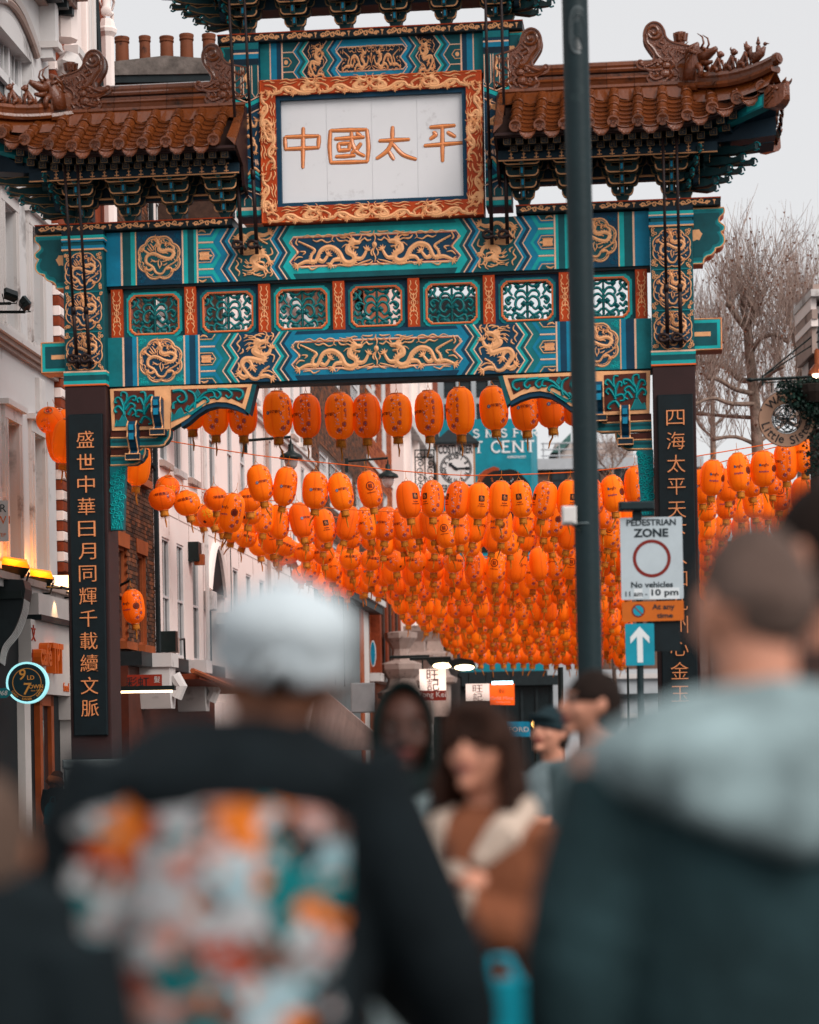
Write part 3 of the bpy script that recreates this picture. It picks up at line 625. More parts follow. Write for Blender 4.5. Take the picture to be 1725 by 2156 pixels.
for xx, f in ((XL+iw/2, 1), (XR-iw/2, -1)):
    for k, z in enumerate((8.57, 9.1, 9.6)):
        link('gilded_dragon', frame_dragon(), po, (xx, -.143, z), (0, math.pi/2*(-1 if k % 2 else 1), 0), (.78, 1, f*.95))
# hand-drawn raised characters of the plaque (traced strokes)
K2 = lambda cx, cy: (lambda p: (p.x, p.z))(PY(473.8+.3967*cx, .3967*cy, -.036))
def stroke(mb, L, w=.047, taper=(.8, 1.0, .75)):
    P = spline([K2(*p) for p in L], 6) if len(L) > 2 else [tuple(Vector(K2(*L[0])).lerp(Vector(K2(*L[1])), t/6)) for t in range(7)]
    k = len(P); ws = []
    for i in range(k):
        t = i/(k-1); ws.append(w*(taper[0]+(taper[1]-taper[0])*min(1, t*2)) if t < .5 else w*(taper[1]+(taper[2]-taper[1])*(t*2-1)))
    path = [(p[0], -.042, p[1]) for p in P]
    e0 = (Vector(P[0])-Vector(P[1])).normalized()*.012; e1 = (Vector(P[-1])-Vector(P[-2])).normalized()*.012
    Pe = [tuple(Vector(P[0])+e0)]+P+[tuple(Vector(P[-1])+e1)]; we = [ws[0]*.5]+ws+[ws[-1]*.5]
    mb.ribbon(Pe, [x*1.32 for x in we], -.0365, .0012, CHED); mb.ribbon(Pe, we, -.0378, .013, GOLDC)
CHED = mat('character_edge', '#7a3a1c', .5, .2, 20)
chars = {'zhong': [[(322, 728), (498, 722)], [(318, 730), (322, 792)], [(500, 722), (496, 784)], [(320, 792), (498, 784)], [(416, 680), (414, 890)]],
 'guo': [[(562, 694), (752, 688)], [(560, 694), (556, 780), (562, 862)], [(754, 690), (762, 780), (756, 856)], [(562, 864), (756, 858)], [(585, 738), (738, 728)], [(604, 764), (664, 760)], [(602, 764), (606, 800)], [(664, 760), (660, 796)], [(604, 800), (662, 796)], [(590, 832), (690, 826)],
          [(672, 706), (676, 760), (700, 806), (740, 828)], [(722, 762), (700, 790), (672, 812)], [(700, 708), (722, 722)]],
 'tai': [[(820, 748), (978, 740)], [(890, 674), (888, 748)], [(888, 748), (862, 800), (806, 842)], [(892, 766), (944, 820), (1014, 846)], [(872, 806), (896, 846)]],
 'ping': [[(1090, 676), (1220, 666)], [(1108, 702), (1118, 716), (1090, 738)], [(1182, 702), (1198, 712), (1222, 726)], [(1060, 774), (1260, 758)], [(1154, 672), (1155, 856)]]}
for nm, S in chars.items():
    mb = MB()
    for L in S: stroke(mb, L)
    mb.build('gilded_character', po)
# ---- posts either side of the plaque, with painted bands
def small_post(sx):
    xa, xb = sx*1.425, sx*1.745; x0, x1 = min(xa, xb), max(xa, xb); xc = (x0+x1)/2; yf = -.10
    mb = MB(); mb.box(x0, x1, yf, .3, 8.28, 10.49, NAVY, .008)
    y = yf-.003; w = (x1-x0)/2
    def st(z0, z1, m, dy=.002): poly(mb, [(x0, z0), (x1, z0), (x1, z1), (x0, z1)], y-dy, m)
    def V(z, m, t=.05, up=1): band(mb, [(x0, z+up*.07), (xc, z), (x1, z+up*.07)], [(x0, z+t+up*.07), (xc, z+t), (x1, z+t+up*.07)], y-.003, m)
    st(10.40, 10.48, TEAL); st(10.34, 10.36, GOLDL); st(10.28, 10.34, BLU); st(10.2, 10.28, DNAV)
    st(9.78, 10.2, DGR)
    for q in ((x0, xc-.06), (xc-.05, xc+.05), (xc+.06, x1)): mb.ribbon([(q[0]+.01, 10.19), (q[0]+.01, 9.84), ((q[0]+q[1])/2, 9.78), (q[1]-.01, 9.84), (q[1]-.01, 10.19)], .012, y-.004, .004, GOLDL)
    wisps(mb, [[(xc, 10.16), (xc+.015, 10.1), (xc-.015, 10.04), (xc+.015, 9.98), (xc, 9.9)]], .035, y-.004, GOLD)
    V(9.66, TQ); mb.ribbon([(x0, 9.80), (xc, 9.73), (x1, 9.80)], .014, y-.004, .004, GOLDL); V(9.58, DNAV); mb.ribbon([(x0, 9.64), (xc, 9.57), (x1, 9.64)], .014, y-.004, .004, GOLDL)
    st(8.98, 9.57, NAVY, .001)
    body = [(xc-.05, 9.52), (xc+.05, 9.46), (xc-.02, 9.4), (xc-.09, 9.34), (xc+.05, 9.28), (xc+.08, 9.2), (xc-.04, 9.14), (xc-.09, 9.08), (xc+.04, 9.02)]
    dragon(mb, body, .042, y-.004, GOLD, [[(xc+.03, 9.44), (xc+.1, 9.42), (xc+.12, 9.48)], [(xc-.06, 9.33), (xc-.11, 9.3), (xc-.1, 9.24)], [(xc+.06, 9.22), (xc+.11, 9.17), (xc+.1, 9.1)]], (xc-.05, 9.53), 2.6, 1.0, [[(xc+.1, 9.3), (xc+.12, 9.36)], [(xc-.1, 9.18), (xc-.12, 9.14)], [(xc+.08, 9.54), (xc+.11, 9.52)]], .012)
    for k in range(14): 
        a = random.random(); poly(mb, [(x0+a*(x1-x0)+.012*math.cos(j*1.05), 8.92+.08*random.random()+.012*math.sin(j*1.05)) for j in range(6)], y-.004-.0002*k, GOLDL)
    for k in range(3): mb.ribbon(spline([(x0+.01, 8.84-.05*k), (xc-.07, 8.90-.05*k), (xc, 8.82-.05*k), (xc+.07, 8.90-.05*k), (x1-.01, 8.84-.05*k)], 4), .03, y-.004, .006, [GOLD, TQ, BLU][k])
    V(8.66, TQ, .04, -1); V(8.60, DNAV, .05, -1); mb.ribbon([(x0, 8.55), (xc, 8.61), (x1, 8.55)], .014, y-.004, .004, GOLDL)
    st(8.28, 8.52, DGR, .001); mb.ribbon([(xc-.05, 8.42), (xc-.05, 8.5), (xc, 8.55), (xc+.05, 8.5), (xc+.05, 8.42)], .012, y-.004, .004, GOLDL); st(8.36, 8.40, GOLDL); st(8.30, 8.36, TQ)
    mb.build('painted_post', gate)
    S = lambda L: [(sx*(1.75+a), b) for a, b in L]
    P = [(0, 10.47), (.175, 10.47), (.17, 10.41), (.14, 10.37), (.17, 10.34), (.185, 10.29), (.165, 10.25), (.185, 10.21), (.175, 10.14), (.12, 10.11), (.085, 10.06), (.055, 10.04), (.05, 9.98), (0, 9.98)]
    mb = MB(); mb.prism(S(P), -.03, .25, TQ, ORR2); poly(mb, S([(0, 10.44), (.14, 10.44), (.115, 10.37), (.14, 10.28), (.13, 10.18), (.07, 10.13), (.03, 10.05), (0, 10.02)]), -.033, DGR); mb.ribbon(S(P), .014, -.03, .006, GOLD)
    poly(mb, S([(0, 10.30), (.06, 10.3), (.075, 10.25), (.05, 10.2), (0, 10.19)]), -.036, GOLD); mb.build('scalloped_beam_end', gate)
small_post(-1); small_post(1)
# ---- beam above the plaque
def top_beam():
    z0, z1 = 9.99, 10.49; zc = (z0+z1)/2; h = (z1-z0)/2
    mb = MB(); mb.box(-1.425, 1.425, 0, .28, z0, z1, DGR); o = mb.build('top_beam', gate)
    g = MB(); y = -.002
    def rect(x0, x1, m, dy=.0): poly(g, [(x0, z0), (x1, z0), (x1, z1), (x0, z1)], y-dy, m)
    rect(-1.42, -1.30, TEAL); rect(-1.30, -1.285, GOLDL, .001); rect(-1.285, -1.21, BLU); rect(-1.21, -1.15, NAVY); rect(-1.15, -1.13, GOLDL, .001)
    a = .085
    for s in (1, -1):
        g.ribbon([(-1.13, zc+s*.5*h), (-1.0, zc+s*.5*h)], .014, y-.002, .004, GOLDL)
        g.ribbon([(-1.13, zc+s*.22*h), (-1.06, zc+s*.22*h), (-1.02, zc)], .011, y-.002, .004, GOLD)
    c = [(-1.09+.026*math.cos(j*.63), zc+.03*math.sin(j*.63)) for j in range(10)]; poly(g, c, y-.004, GOLD)
    Z = lambda x0, x1, m, dy=.002: band(g, zig(x0, z0, z1, a), zig(x1, z0, z1, a), y-dy, m)
    G = lambda x: g.ribbon(zig(x, z0, z1, a), .013, y-.003, .004, GOLDL)
    band(g, zig(-1.0, z0, z1, a), zig(-.96, z0, z1, a), y-.001, BLU)
    G(-1.0); Z(-.96, -.92, DGR); Z(-.92, -.88, TQ); G(-.88); Z(-.87, -.655, DNAV); G(-.65); Z(-.645, -.61, DGR); Z(-.61, -.57, TEAL); G(-.565); Z(-.56, -.52, NAVY); Z(-.52, -.46, BLU); G(-.455+.0)
    pts = [(0, zc+.62*h), (-.40, zc+.62*h), (-.45, zc+.4*h), (-.45+a, zc), (-.45, zc-.4*h), (-.40, zc-.62*h), (0, zc-.62*h)]
    poly(g, [(-.45+a, z1), (0, z1), (0, z0), (-.45+a, z0), (-.45, zc-.52*h), (-.45+a, zc), (-.45, zc+.52*h)], y-.001, BLU)
    poly(g, pts, y-.003, DNAV); g.ribbon(pts, .015, y-.0035, .005, GOLDL); g.mirror(); g.build('painted_pattern', o)
    link('gilded_dragon_pair', dragon_long(), o, (0, -.008, zc-.0), None, (.335, 1, .72))
    for sx in (-1, 1): link('gilded_dragon', dragon_side(), o, (sx*.71, -.008, zc), None, (-sx*.44, 1, .74))
top_beam()
# ================================================================== GATE ROOFS, BRACKETS, RODS
YE = -.95
def lift(x): x = abs(x); return 9.06+max(0, (x-3.6)/1.15)**1.7*.30
def surf(x, y):      # front roof slope height
    t = (y-YE)/(-.06-YE); z0 = lift(x)-.02
    return z0+(9.68-z0)*(t*.86+.14*t*t)
def barrel_me():
    mb = MB(); L = .26; n = 7; r0, r1 = .066, .073
    vs = []
    for (yy, r) in ((0, r1), (.02, r1+.006), (.03, r1), (L, r0)):
        for j in range(n): a = math.pi*j/(n-1); vs.append((r*math.cos(a), yy, r*math.sin(a)))
    mb.add(vs, [(i*n+j, i*n+j+1, (i+1)*n+j+1, (i+1)*n+j) for i in range(3) for j in range(n-1)]+[tuple(range(n))], TILE)
    return mb.mesh('barrel_tile', True, 40)
def endcap_me():
    mb = MB(); vs = []
    ring = lambda r, yy: [(r*math.cos(2*math.pi*j/14), yy, r*math.sin(2*math.pi*j/14)) for j in range(14)]
    R = [ring(.074, .12), ring(.079, .0), ring(.075, -.014), ring(.060, -.014), ring(.056, -.002), ring(.02, -.004)]
    for q in R: vs += q
    mb.add(vs, [(i*14+j, i*14+(j+1) % 14, (i+1)*14+(j+1) % 14, (i+1)*14+j) for i in range(5) for j in range(14)]+[tuple(range(70, 84))], TILE)
    for k in range(5): mb.ribbon(spiral(.022*math.cos(k*1.256), .022*math.sin(k*1.256), .016, .004, k, 1.0, 7), .008, -.004, .008, TILED)
    mb.lathe([(.018, 0), (.02, .02), (.014, .035), (.018, .045), (.0, .07)], (0, .075, .062), TILE, 8)
    return mb.mesh('tile_end_cap', True, 45)
def pan_me():
    mb = MB(); n = 7; vs = []
    for (yy, dz) in ((0, 0), (.0, .014), (.15, .010)):
        for j in range(n): a = math.pi*(.12+.76*j/(n-1)); vs.append((-.125*math.cos(a)/math.cos(math.pi*.12), yy, -.075*math.sin(a)+.045+dz))
    mb.add(vs, [(i*n+j, i*n+j+1, (i+1)*n+j+1, (i+1)*n+j) for i in range(2) for j in range(n-1)], TILE)
    return mb.mesh('pan_tile', True, 40)
def drip_me():
    mb = MB(); n = 13; top = []; bot = []
    for j in range(n):
        t = j/(n-1); a = math.pi*(.08+.84*t); x = -.115*math.cos(a); zt = -.055*math.sin(a)+.03
        top.append((x, zt)); lob = .012*abs(math.sin(t*math.pi*4)); bot.append((x*.92, zt-(.085*math.sin(math.pi*t)**.7)-lob+.0))
    vs = [(x, 0, z) for x, z in top]+[(x, -.035, z) for x, z in bot]+[(x, .02, z) for x, z in top]
    mb.add(vs, [(j, j+1, n+j+1, n+j) for j in range(n-1)], TILED)
    mb.ribbon([(x, z+.004) for x, z in top], .022, -.004, .014, TILE)
    vs2 = [(x*.98, -.037, z+.004) for x, z in bot]
    for j in range(n-1):
        a, b = vs2[j], vs2[j+1]; mb.add([a, b, (b[0], b[1]-.006, b[2]+.012), (a[0], a[1]-.006, a[2]+.012)], [(0, 1, 2, 3)], TILE)
    for s in (1, -1): 
        L = spiral(s*.045, -.075, .022, .005, 0, s*1.3, 9); mb.add([(x, -.03-.01*(z < -.08), z) for x, z in L], [list(range(len(L)))], TILE)
    return mb.mesh('drip_tile', True, 45)
BARREL, ENDCAP, PAN, DRIP = barrel_me(), endcap_me(), pan_me(), drip_me()
def rafter_me(m2):
    mb = MB(); w = .042; mb.box(-w, w, 0, .5, -w, w, DNAV)
    mb.ribbon([(-w, -w), (w, -w), (w, w), (-w, w), (-w, -w)], .010, -.002, .003, m2)
    for L in ([(-.02, -.02), (-.02, .02), (.02, .02)], [(.02, -.02), (0, -.02), (0, .0)], [(.022, 0), (.0, .0)]): mb.ribbon(L, .008, -.002, .003, m2)
    return mb.mesh('rafter')
GOLDD = mat('eave_shade_gold', '#8f6f4a', .5, .2, 20); RAFT = rafter_me(GOLDD)  # gold darkened in its colour to stand in for shade under the eaves
BLUD = mat('bracket_blue', '#082836', .6, .2, 8); GRND = mat('bracket_green', '#083236', .6, .2, 8)  # bracket paints, their base darkened to deepen the shade below the eaves
def boat(hw, h):      # curved bracket arm outline
    r = min(h*.8, hw*.5); P = [(-hw, h)]
    for i in range(5): a = math.pi*(1+.5*i/4); P.append((-hw+r+r*math.cos(a), r+r*math.sin(a)))
    for i in range(5): a = math.pi*(1.5+.5*i/4); P.append((hw-r+r*math.cos(a), r+r*math.sin(a)))
    P.append((hw, h)); return P
ARM = {}
def arm_me(hw, col, front=True):
    k = (hw, col.name)
    if k in ARM: return ARM[k]
    mb = MB(); h = .075; P = boat(hw, h); mb.prism(P, -.035, .035, col)
    mb.ribbon([(x*.985, z+.004) for x, z in P], .017, -.037, .004, GOLD if front else GOLDD)
    for x in (-hw+.035, hw-.035):
        mb.prism([(x-.035, h), (x+.035, h), (x+.045, h+.05), (x-.045, h+.05)], -.04, .04, col); mb.ribbon([(x-.035, h), (x-.045, h+.05), (x+.045, h+.05), (x+.035, h)], .008, -.042, .003, GOLDD)
    ARM[k] = mb.mesh('bracket_arm'); return ARM[k]
def nose_me():
    if 'n' in ARM: return ARM['n']
    mb = MB(); mb.box(-.022, .022, -.12, .1, 0, .1, TEAL); mb.box(-.028, .028, -.125, -.119, -.0, .1, BLUD); poly(mb, [(-.014, .015), (.014, .015), (.014, .085), (-.014, .085)], -.127, BLU)
    mb.ribbon([(-.025, .0), (.025, .0), (.025, .1), (-.025, .1), (-.025, 0)], .006, -.1265, .003, GOLDD)
    ARM['n'] = mb.mesh('bracket_nose'); return ARM['n']
def base_me():
    if 'b' in ARM: return ARM['b']
    mb = MB(); mb.prism([(-.055, 0), (.055, 0), (.09, .09), (-.09, .09)], -.06, .06, GRND); mb.ribbon([(-.055, 0), (-.09, .09), (.09, .09), (.055, 0)], .010, -.062, .004, GOLDD)
    mb.box(-.05, .05, -.03, .4, .09, .55, BLUD); ARM['b'] = mb.mesh('bracket_set'); return ARM['b']
def bracket(x, z0, tiers=4, big=1.0):
    o = link('bracket_set', base_me(), gate, (x, .0, z0)); o.scale = (big, 1, big)
    for k in range(tiers):
        zz = z0+(.075+.115*k)*big
        for j in range(k+1):
            yy = -.02-.135*j; front = j == k; hw = (.135+.032*k) if front else .15+.05*(k-j)
            a = link('bracket_arm', arm_me(round(hw, 3), BLUD if (k+j) % 2 else GRND, front), o, (x, yy, zz), None, (big, 1, big))
        link('bracket_nose', nose_me(), o, (x, -.02-.135*k, zz), None, (big, 1, big))
for sx in (-1, 1):
    for x in (1.90, 2.515, 3.13): bracket(sx*x, 8.29)
    bracket(sx*3.74, 8.29)
for x in (-1.59, -.955, -.318, .318, .955, 1.59): bracket(x, 10.60, 4, 1.0)
# ---- long beaks of the corner sets
def beak(mb, p, d, L, r=.05):
    d = Vector(d).normalized(); a = Vector(p); side = d.cross(Vector((0, 0, 1))).normalized()
    def sec(t, w, h): c = a+d*(L*t); return [c-side*w-Vector((0, 0, h)), c+side*w-Vector((0, 0, h)), c+side*w+Vector((0, 0, h)), c-side*w+Vector((0, 0, h))]
    S = [sec(0, r, r*1.1), sec(.7, r, r), sec(.86, r*.8, r*.6), sec(1.0, r*.8, r*.75)]
    S[3] = [q+Vector((0, 0, .03)) for q in S[3]]
    vs = [tuple(q) for s in S for q in s]; mb.add(vs, [(i*4+j, i*4+(j+1) % 4, (i+1)*4+(j+1) % 4, (i+1)*4+j) for i in range(3) for j in range(4)]+[(0, 3, 2, 1), (12, 13, 14, 15)], GRND)
    c = S[3][0].lerp(S[3][2], .5); u = side.cross(d).normalized()
    mb.tube([tuple(c+d*(.05*math.cos(t))+u*(.05*math.sin(t)-.0)) for t in [k*.7 for k in range(9)]], .012, TEAL, 5)
    for q in (0, 3): mb.tube([tuple(S[i][q]) for i in range(4)], .006, GOLDD, 4)
def corner_set(sx, x, z0, nm='corner_bracket', n=4, outx=1.0):
    o = link('corner_bracket_set', base_me(), gate, (sx*(x+.05), .0, z0)); mb = MB()
    for k in range(n):
        zz = z0+.14+.125*k
        mb2 = MB(); beak(mb2, (sx*(x+.05), .0, zz+.05), (sx*1, -.55, -.10), .42+.19*k, .05); beak(mb2, (sx*(x+.1), -.0, zz+.02), (sx*1, .35, -.08), .35+.17*k, .045); beak(mb2, (sx*x, -.0, zz), (sx*.38, -1, -.10), .25+.13*k, .04)
        mb2.build('corner_beak', o)
        for j in range(k+1):
            link('bracket_arm', arm_me(.17, GRND if j % 2 else BLUD), o, (sx*(x+.18+.13*j), -.02-.10*(k-j), zz), (0, 0, math.pi/2))
for sx in (-1, 1):
    corner_set(sx, 3.86, 8.29, n=4); corner_set(sx, 1.68, 10.60, n=4)
# ---- lower roofs
XR0, XR1 = 1.60, 5.02
def roof_side(sx):
    hip = lambda x: YE*(x-3.93)/(XR1-3.93) if x > 3.93 else -.06        # y of the hip ridge over x
    r = MB()
    # deck under the tiles: front and back slopes and the end slope
    N = 26; xs = [XR0+(XR1-XR0)*i/N for i in range(N+1)]
    for fy in (1, -1):
        vs = []; fs = []
        for i, x in enumerate(xs):
            for j in range(6):
                yy = YE+(min(hip(x), -.06)-YE)*j/5; vs.append((sx*x, yy*fy, surf(x, yy)-.095))
        for i in range(N):
            for j in range(5): a = i*6+j; fs.append((a, a+1, a+7, a+6))
        r.add(vs, fs, DECK)
    vs = []; fs = []
    for i in range(9):
        y = YE+(-2*YE)*i/8
        for j in range(5):
            xe = XR1; xi = 3.93+(XR1-3.93)*abs(y)/abs(YE); x = xe+(xi-xe)*j/4
            vs.append((sx*(x+.03), y, surf(XR1, YE)+(9.64-surf(XR1, YE))*((XR1-x)/(XR1-3.93))-.03-.14*(1-abs(y/YE))*(x-3.93)/(XR1-3.93)))
    for i in range(8):
        for j in range(4): a = i*5+j; fs.append((a, a+1, a+6, a+5))
    r.add(vs, fs, TILE)
    # eave boards
    for fy in (1, -1):
        for i in range(N):
            x0, x1 = sx*xs[i], sx*xs[i+1]; z0, z1 = lift(xs[i])-.07, lift(xs[i+1])-.07
            y0, y1 = fy*(YE+.03), fy*(YE+.10)
            r.add([(x0, y0, z0), (x1, y0, z1), (x1, y1, z1), (x0, y1, z0), (x0, y0, z0-.055), (x1, y0, z1-.055), (x1, y1, z1-.055), (x0, y1, z0-.055)], [(0, 1, 2, 3), (4, 5, 1, 0), (7, 6, 5, 4), (2, 6, 7, 3)], MAR)
    # soffit rising inwards
    for fy in (1, -1):
        vs = []; fs = []
        for i, x in enumerate(xs): vs += [(sx*x, fy*(YE+.06), lift(x)-.10), (sx*x, fy*(-.42), 8.98+(lift(x)-9.06)*.45), (sx*x, fy*(-.40), 8.86+(lift(x)-9.06)*.2), (sx*x, fy*(-.02), 8.88+(lift(x)-9.06)*.2)]
        for i in range(N):
            for j in range(3): a = i*4+j; fs.append((a, a+1, a+5, a+4))
        r.add(vs, fs, DNAV)
    x1 = sx*XR1
    r.add([(x1, YE, 9.38), (x1, -YE, 9.38), (sx*(XR1-.5), -YE*.6, 9.02), (sx*(XR1-.5), YE*.6, 9.02), (sx*3.99, -.1, 8.8), (sx*3.99, .1, 8.8)], [(0, 1, 2, 3), (3, 2, 4, 5)], DNAV)
    r.box(sx*1.60, sx*3.95, -.40, .40, 8.84, 8.88, BLUD)
    ro = r.build('tiled_roof', gate)
    # gable board at the inner end
    gb = MB(); S = [(YE-.0, 9.0), (-.55, 9.30), (-.06, 9.72), (.4, 9.4), (.4, 8.3), (-.02, 8.3), (-.12, 8.55), (-.35, 8.62), (-.45, 8.85)]
    pr = MB(xf=lambda a, b, c: (b, a, c)); pr.prism(S, sx*1.585, sx*1.62, MAR); pr.build('gable_board', ro)
    vt = MB(); 
    for k in range(4):
        y0, y1 = YE+.22*k, YE+.22*(k+1); z0, z1 = surf(1.7, y0)+.03, surf(1.7, y1)+.03
        t = MB(); t.add([(sx*1.60, y0, z0), (sx*1.70, y0, z0+.02), (sx*1.70, y1, z1+.02), (sx*1.60, y1, z1), (sx*1.59, y0, z0-.09), (sx*1.59, y1, z1-.09)], [(0, 1, 2, 3), (4, 0, 3, 5), (4, 1, 0)], TILE); t.build('verge_tile', ro)
    ang = lambda x, y: math.atan2(surf(x, y+.05)-surf(x, y-.05), .1)
    k = 0; x = 1.86
    while x < 5.0:
        yt = hip(x+.03)-.02 if x > 3.9 else -.10; L = yt-YE; n = max(1, int(round(L/.235))) if L > .1 else 0
        for j in range(n):
            y0 = YE+L*j/n; a = ang(x, y0+.12)
            link('barrel_tile', BARREL, ro, (sx*x, y0, surf(x, y0)+.005), (a, 0, 0), (random.uniform(.97, 1.03), L/n/.235 if n else 1, 1))
        link('tile_end_cap', ENDCAP, ro, (sx*x, YE-.015, lift(x)-.005), (random.uniform(-.05, .12), random.uniform(0, 6) if 0 else 0, random.uniform(-.06, .06)))
        xm = x+.1485
        if xm < 5.0:
            yt = hip(xm)-.02 if xm > 3.9 else -.10; L = yt-YE; n = max(1, int(L/.115))
            for j in range(n):
                y0 = YE+.115*j; a = ang(xm, y0+.07)
                link('pan_tile', PAN, ro, (sx*xm, y0, surf(xm, y0)-.025), (a-.10, 0, 0))
            link('drip_tile', DRIP, ro, (sx*xm, YE-.03, lift(xm)-.065), (0, (-sx*.0 if x < 3.8 else -sx*.12*(x-3.6)), 0))
        x += .297; k += 1
    # rafters, two rows
    x = 1.75
    while x < 4.75:
        link('rafter', RAFT, ro, (sx*x, YE+.12, lift(x)-.15), (.12, 0, -sx*max(0, x-3.9)*.5))
        if x < 4.4: link('rafter', RAFT, ro, (sx*(x+.07), YE+.30, lift(x)-.195), (.08, 0, -sx*max(0, x-3.9)*.5))
        x += .152
    # purlin with gilded altar shapes over the brackets
    pl = MB(); pl.box(sx*1.62, sx*4.3, -.56, -.5, 8.735, 8.86, BLUD); pl.tube([(sx*1.62, -.565, 8.735), (sx*4.3, -.565, 8.735)], .008, GOLD, 4)
    for i in range(16):
        xx = sx*(1.78+.155*i)
        for (dz, w) in ((.12, .035), (.075, .02), (.03, .03)): pl.ribbon([(xx-w, 8.735+dz), (xx+w, 8.735+dz)], .012, -.562, .004, GOLD)
        pl.ribbon([(xx, 8.75), (xx, 8.85)], .012, -.562, .004, GOLD)
    pl.tube([(sx*1.62, -.03, 8.60), (sx*3.99, -.03, 8.60)], .014, GOLD, 4); pl.box(sx*1.62, sx*3.99, .0, .1, 8.55, 8.75, BLUD)
    pl.build('eave_purlin', ro)
    # hip beam under the corner and its dragon-head tile
    for fy, nm in ((1, 0), (-1, 1)):
        hb = MB(); d = Vector((sx*1.05, YE*fy, .16)).normalized(); a = Vector((sx*3.9, -.1*fy, 8.92)); e = Vector((sx*4.90, (YE-.04)*fy, 9.13)); side = Vector((-d.y, d.x, 0)).normalized()*.075
        pts = []
        for c in (a, e): pts += [tuple(c+side), tuple(c-side), tuple(c-side+Vector((0, 0, .15))), tuple(c+side+Vector((0, 0, .15)))]
        hb.add(pts, [(0, 1, 5, 4), (1, 2, 6, 5), (2, 3, 7, 6), (3, 0, 4, 7), (4, 5, 6, 7)], TEAL)
        q0, q1 = a.lerp(e, .80), a.lerp(e, .98)
        for s in (1, -1):
            o_ = side*(1.03*s); hb.add([tuple(q0+o_+Vector((0, 0, .025))), tuple(q1+o_+Vector((0, 0, .025))), tuple(q1+o_+Vector((0, 0, .13))), tuple(q0+o_+Vector((0, 0, .13)))], [(0, 1, 2, 3)], TQ)
        hb.build('hip_beam', ro)
        hd = MB(); U = Vector((0, 0, 1))
        for (t, w, z0, z1) in ((0, .085, -.02, .19), (.10, .10, -.05, .22), (.2, .09, -.06, .2), (.28, .075, -.04, .2), (.34, .06, .0, .23), (.37, .03, .05, .21)):
            c = e+d*(t*.85); s2 = side.normalized()*w; hd.v += [tuple(c-s2+U*z0), tuple(c+s2+U*z0), tuple(c+s2*.8+U*z1), tuple(c-s2*.8+U*z1)]
        for i in range(5):
            for j in range(4): hd.f.append([i*4+j, i*4+(j+1) % 4, (i+1)*4+(j+1) % 4, (i+1)*4+j]); hd.m.append(0)
        hd.f.append([20, 21, 22, 23]); hd.m.append(0); hd.mats = [TILED]
        for s in (1, -1):
            hd.lathe([(0, -.025), (.025, -.01), (.025, .01), (0, .025)], tuple(e+d*.2+side*1.1*s+U*.15), TILE, 8)
            for kk in range(3): hd.tube([tuple(e+d*(.03+.02*t)+side*(1.25+.1*math.sin(t))*s+U*(.0+.055*kk+.012*t)) for t in range(7)], .014, TILE, 5)
            hd.tube([tuple(e+d*(.28+.05*math.sin(t))+side*.7*s+U*(.2+.03*t)) for t in (0, .8, 1.6)], [.02, .014, .004], TILE, 5)
        hd.build('dragon_head_tile', ro)
    # end-slope edge tiles seen edge-on
    for i in range(7):
        y = YE+.08+i*.297
        link('tile_end_cap', ENDCAP, ro, (sx*(XR1+.03), y, 9.36-.11*(1-abs(y/YE))), (0, 0, sx*math.pi/2))
        link('drip_tile', DRIP, ro, (sx*(XR1+.05), y+.148, 9.30-.11*(1-abs(y/YE))), (0, 0, sx*math.pi/2))
    # main ridge: moulded courses in segments
    prof = [(-.10, 9.66), (-.13, 9.70), (-.12, 9.735), (-.085, 9.745), (-.10, 9.79), (-.115, 9.81), (-.10, 9.835), (-.07, 9.85), (-.075, 9.88), (-.10, 9.90), (-.11, 9.925), (-.085, 9.95), (-.06, 9.96), (-.07, 9.985), (-.055, 10.03), (0, 10.055)]
    prof = prof+[(-a, b) for a, b in prof[::-1][1:]]
    core = MB(xf=lambda p, q, w: (q, p, w)); core.prism([(a*.93, b-.006) for a, b in prof], sx*1.605, sx*3.97, DECK); core.build('ridge_core', ro)
    segs = 7; x0, x1 = 1.60, 3.98
    for i in range(segs):
        a, b = x0+(x1-x0)*i/segs+.003, x0+(x1-x0)*(i+1)/segs-.003
        t = MB(xf=lambda p, q, w: (q, p, w)); t.prism(prof, sx*a, sx*b, TILE); t.build('ridge_tile', ro)
    fl = MB(); 
    for i in range(30):       # wavy mortar flashing below the ridge
        xa = 1.62+i*2.3/30; fl.add([(sx*xa, -.105, 9.70), (sx*(xa+.0767), -.105, 9.70), (sx*(xa+.0767), -.21, 9.53+.02*math.sin((xa+.0767)*21)), (sx*xa, -.21, 9.53+.02*math.sin(xa*21))], [(0, 1, 2, 3)], TILE)
    fl.build('ridge_flashing', ro)
    # hip ridges, curved up to the corners
    for fy in (1, -1):
        n = 9; P = []
        for i in range(n+1):
            t = i/n; xx = 3.86+(XR1-.02-3.86)*t; yy = (-.03+(YE-.02)*t)*fy
            zz = 9.80-.42*t+.29*t**2.6
            P.append(Vector((sx*xx, yy, zz)))
        for i in range(n):
            a, b = P[i], P[i+1]; d = (b-a); s2 = Vector((-d.y, d.x, 0)).normalized(); U = Vector((0, 0, 1)); t = MB(); vs = []
            pf = [(-.075, -.12), (-.095, -.085), (-.085, -.05), (-.05, -.04), (-.06, 0), (-.075, .03), (-.05, .075), (0, .095), (.05, .075), (.075, .03), (.06, 0), (.05, -.04), (.085, -.05), (.095, -.085), (.075, -.12)]
            if i < 2: pf = [(p, q*1.25+(.08 if q > 0 else 0)) for p, q in pf]
            for c, k2 in ((a+d*.01, 1), (b-d*.01, 1)): vs += [tuple(c+s2*p+U*q) for p, q in pf]
            m_ = len(pf); t.add(vs, [(j, (j+1) % m_, m_+(j+1) % m_, m_+j) for j in range(m_)]+[tuple(range(m_)), tuple(range(m_, 2*m_))[::-1]], TILE)
            t.build('hip_ridge_tile', ro)
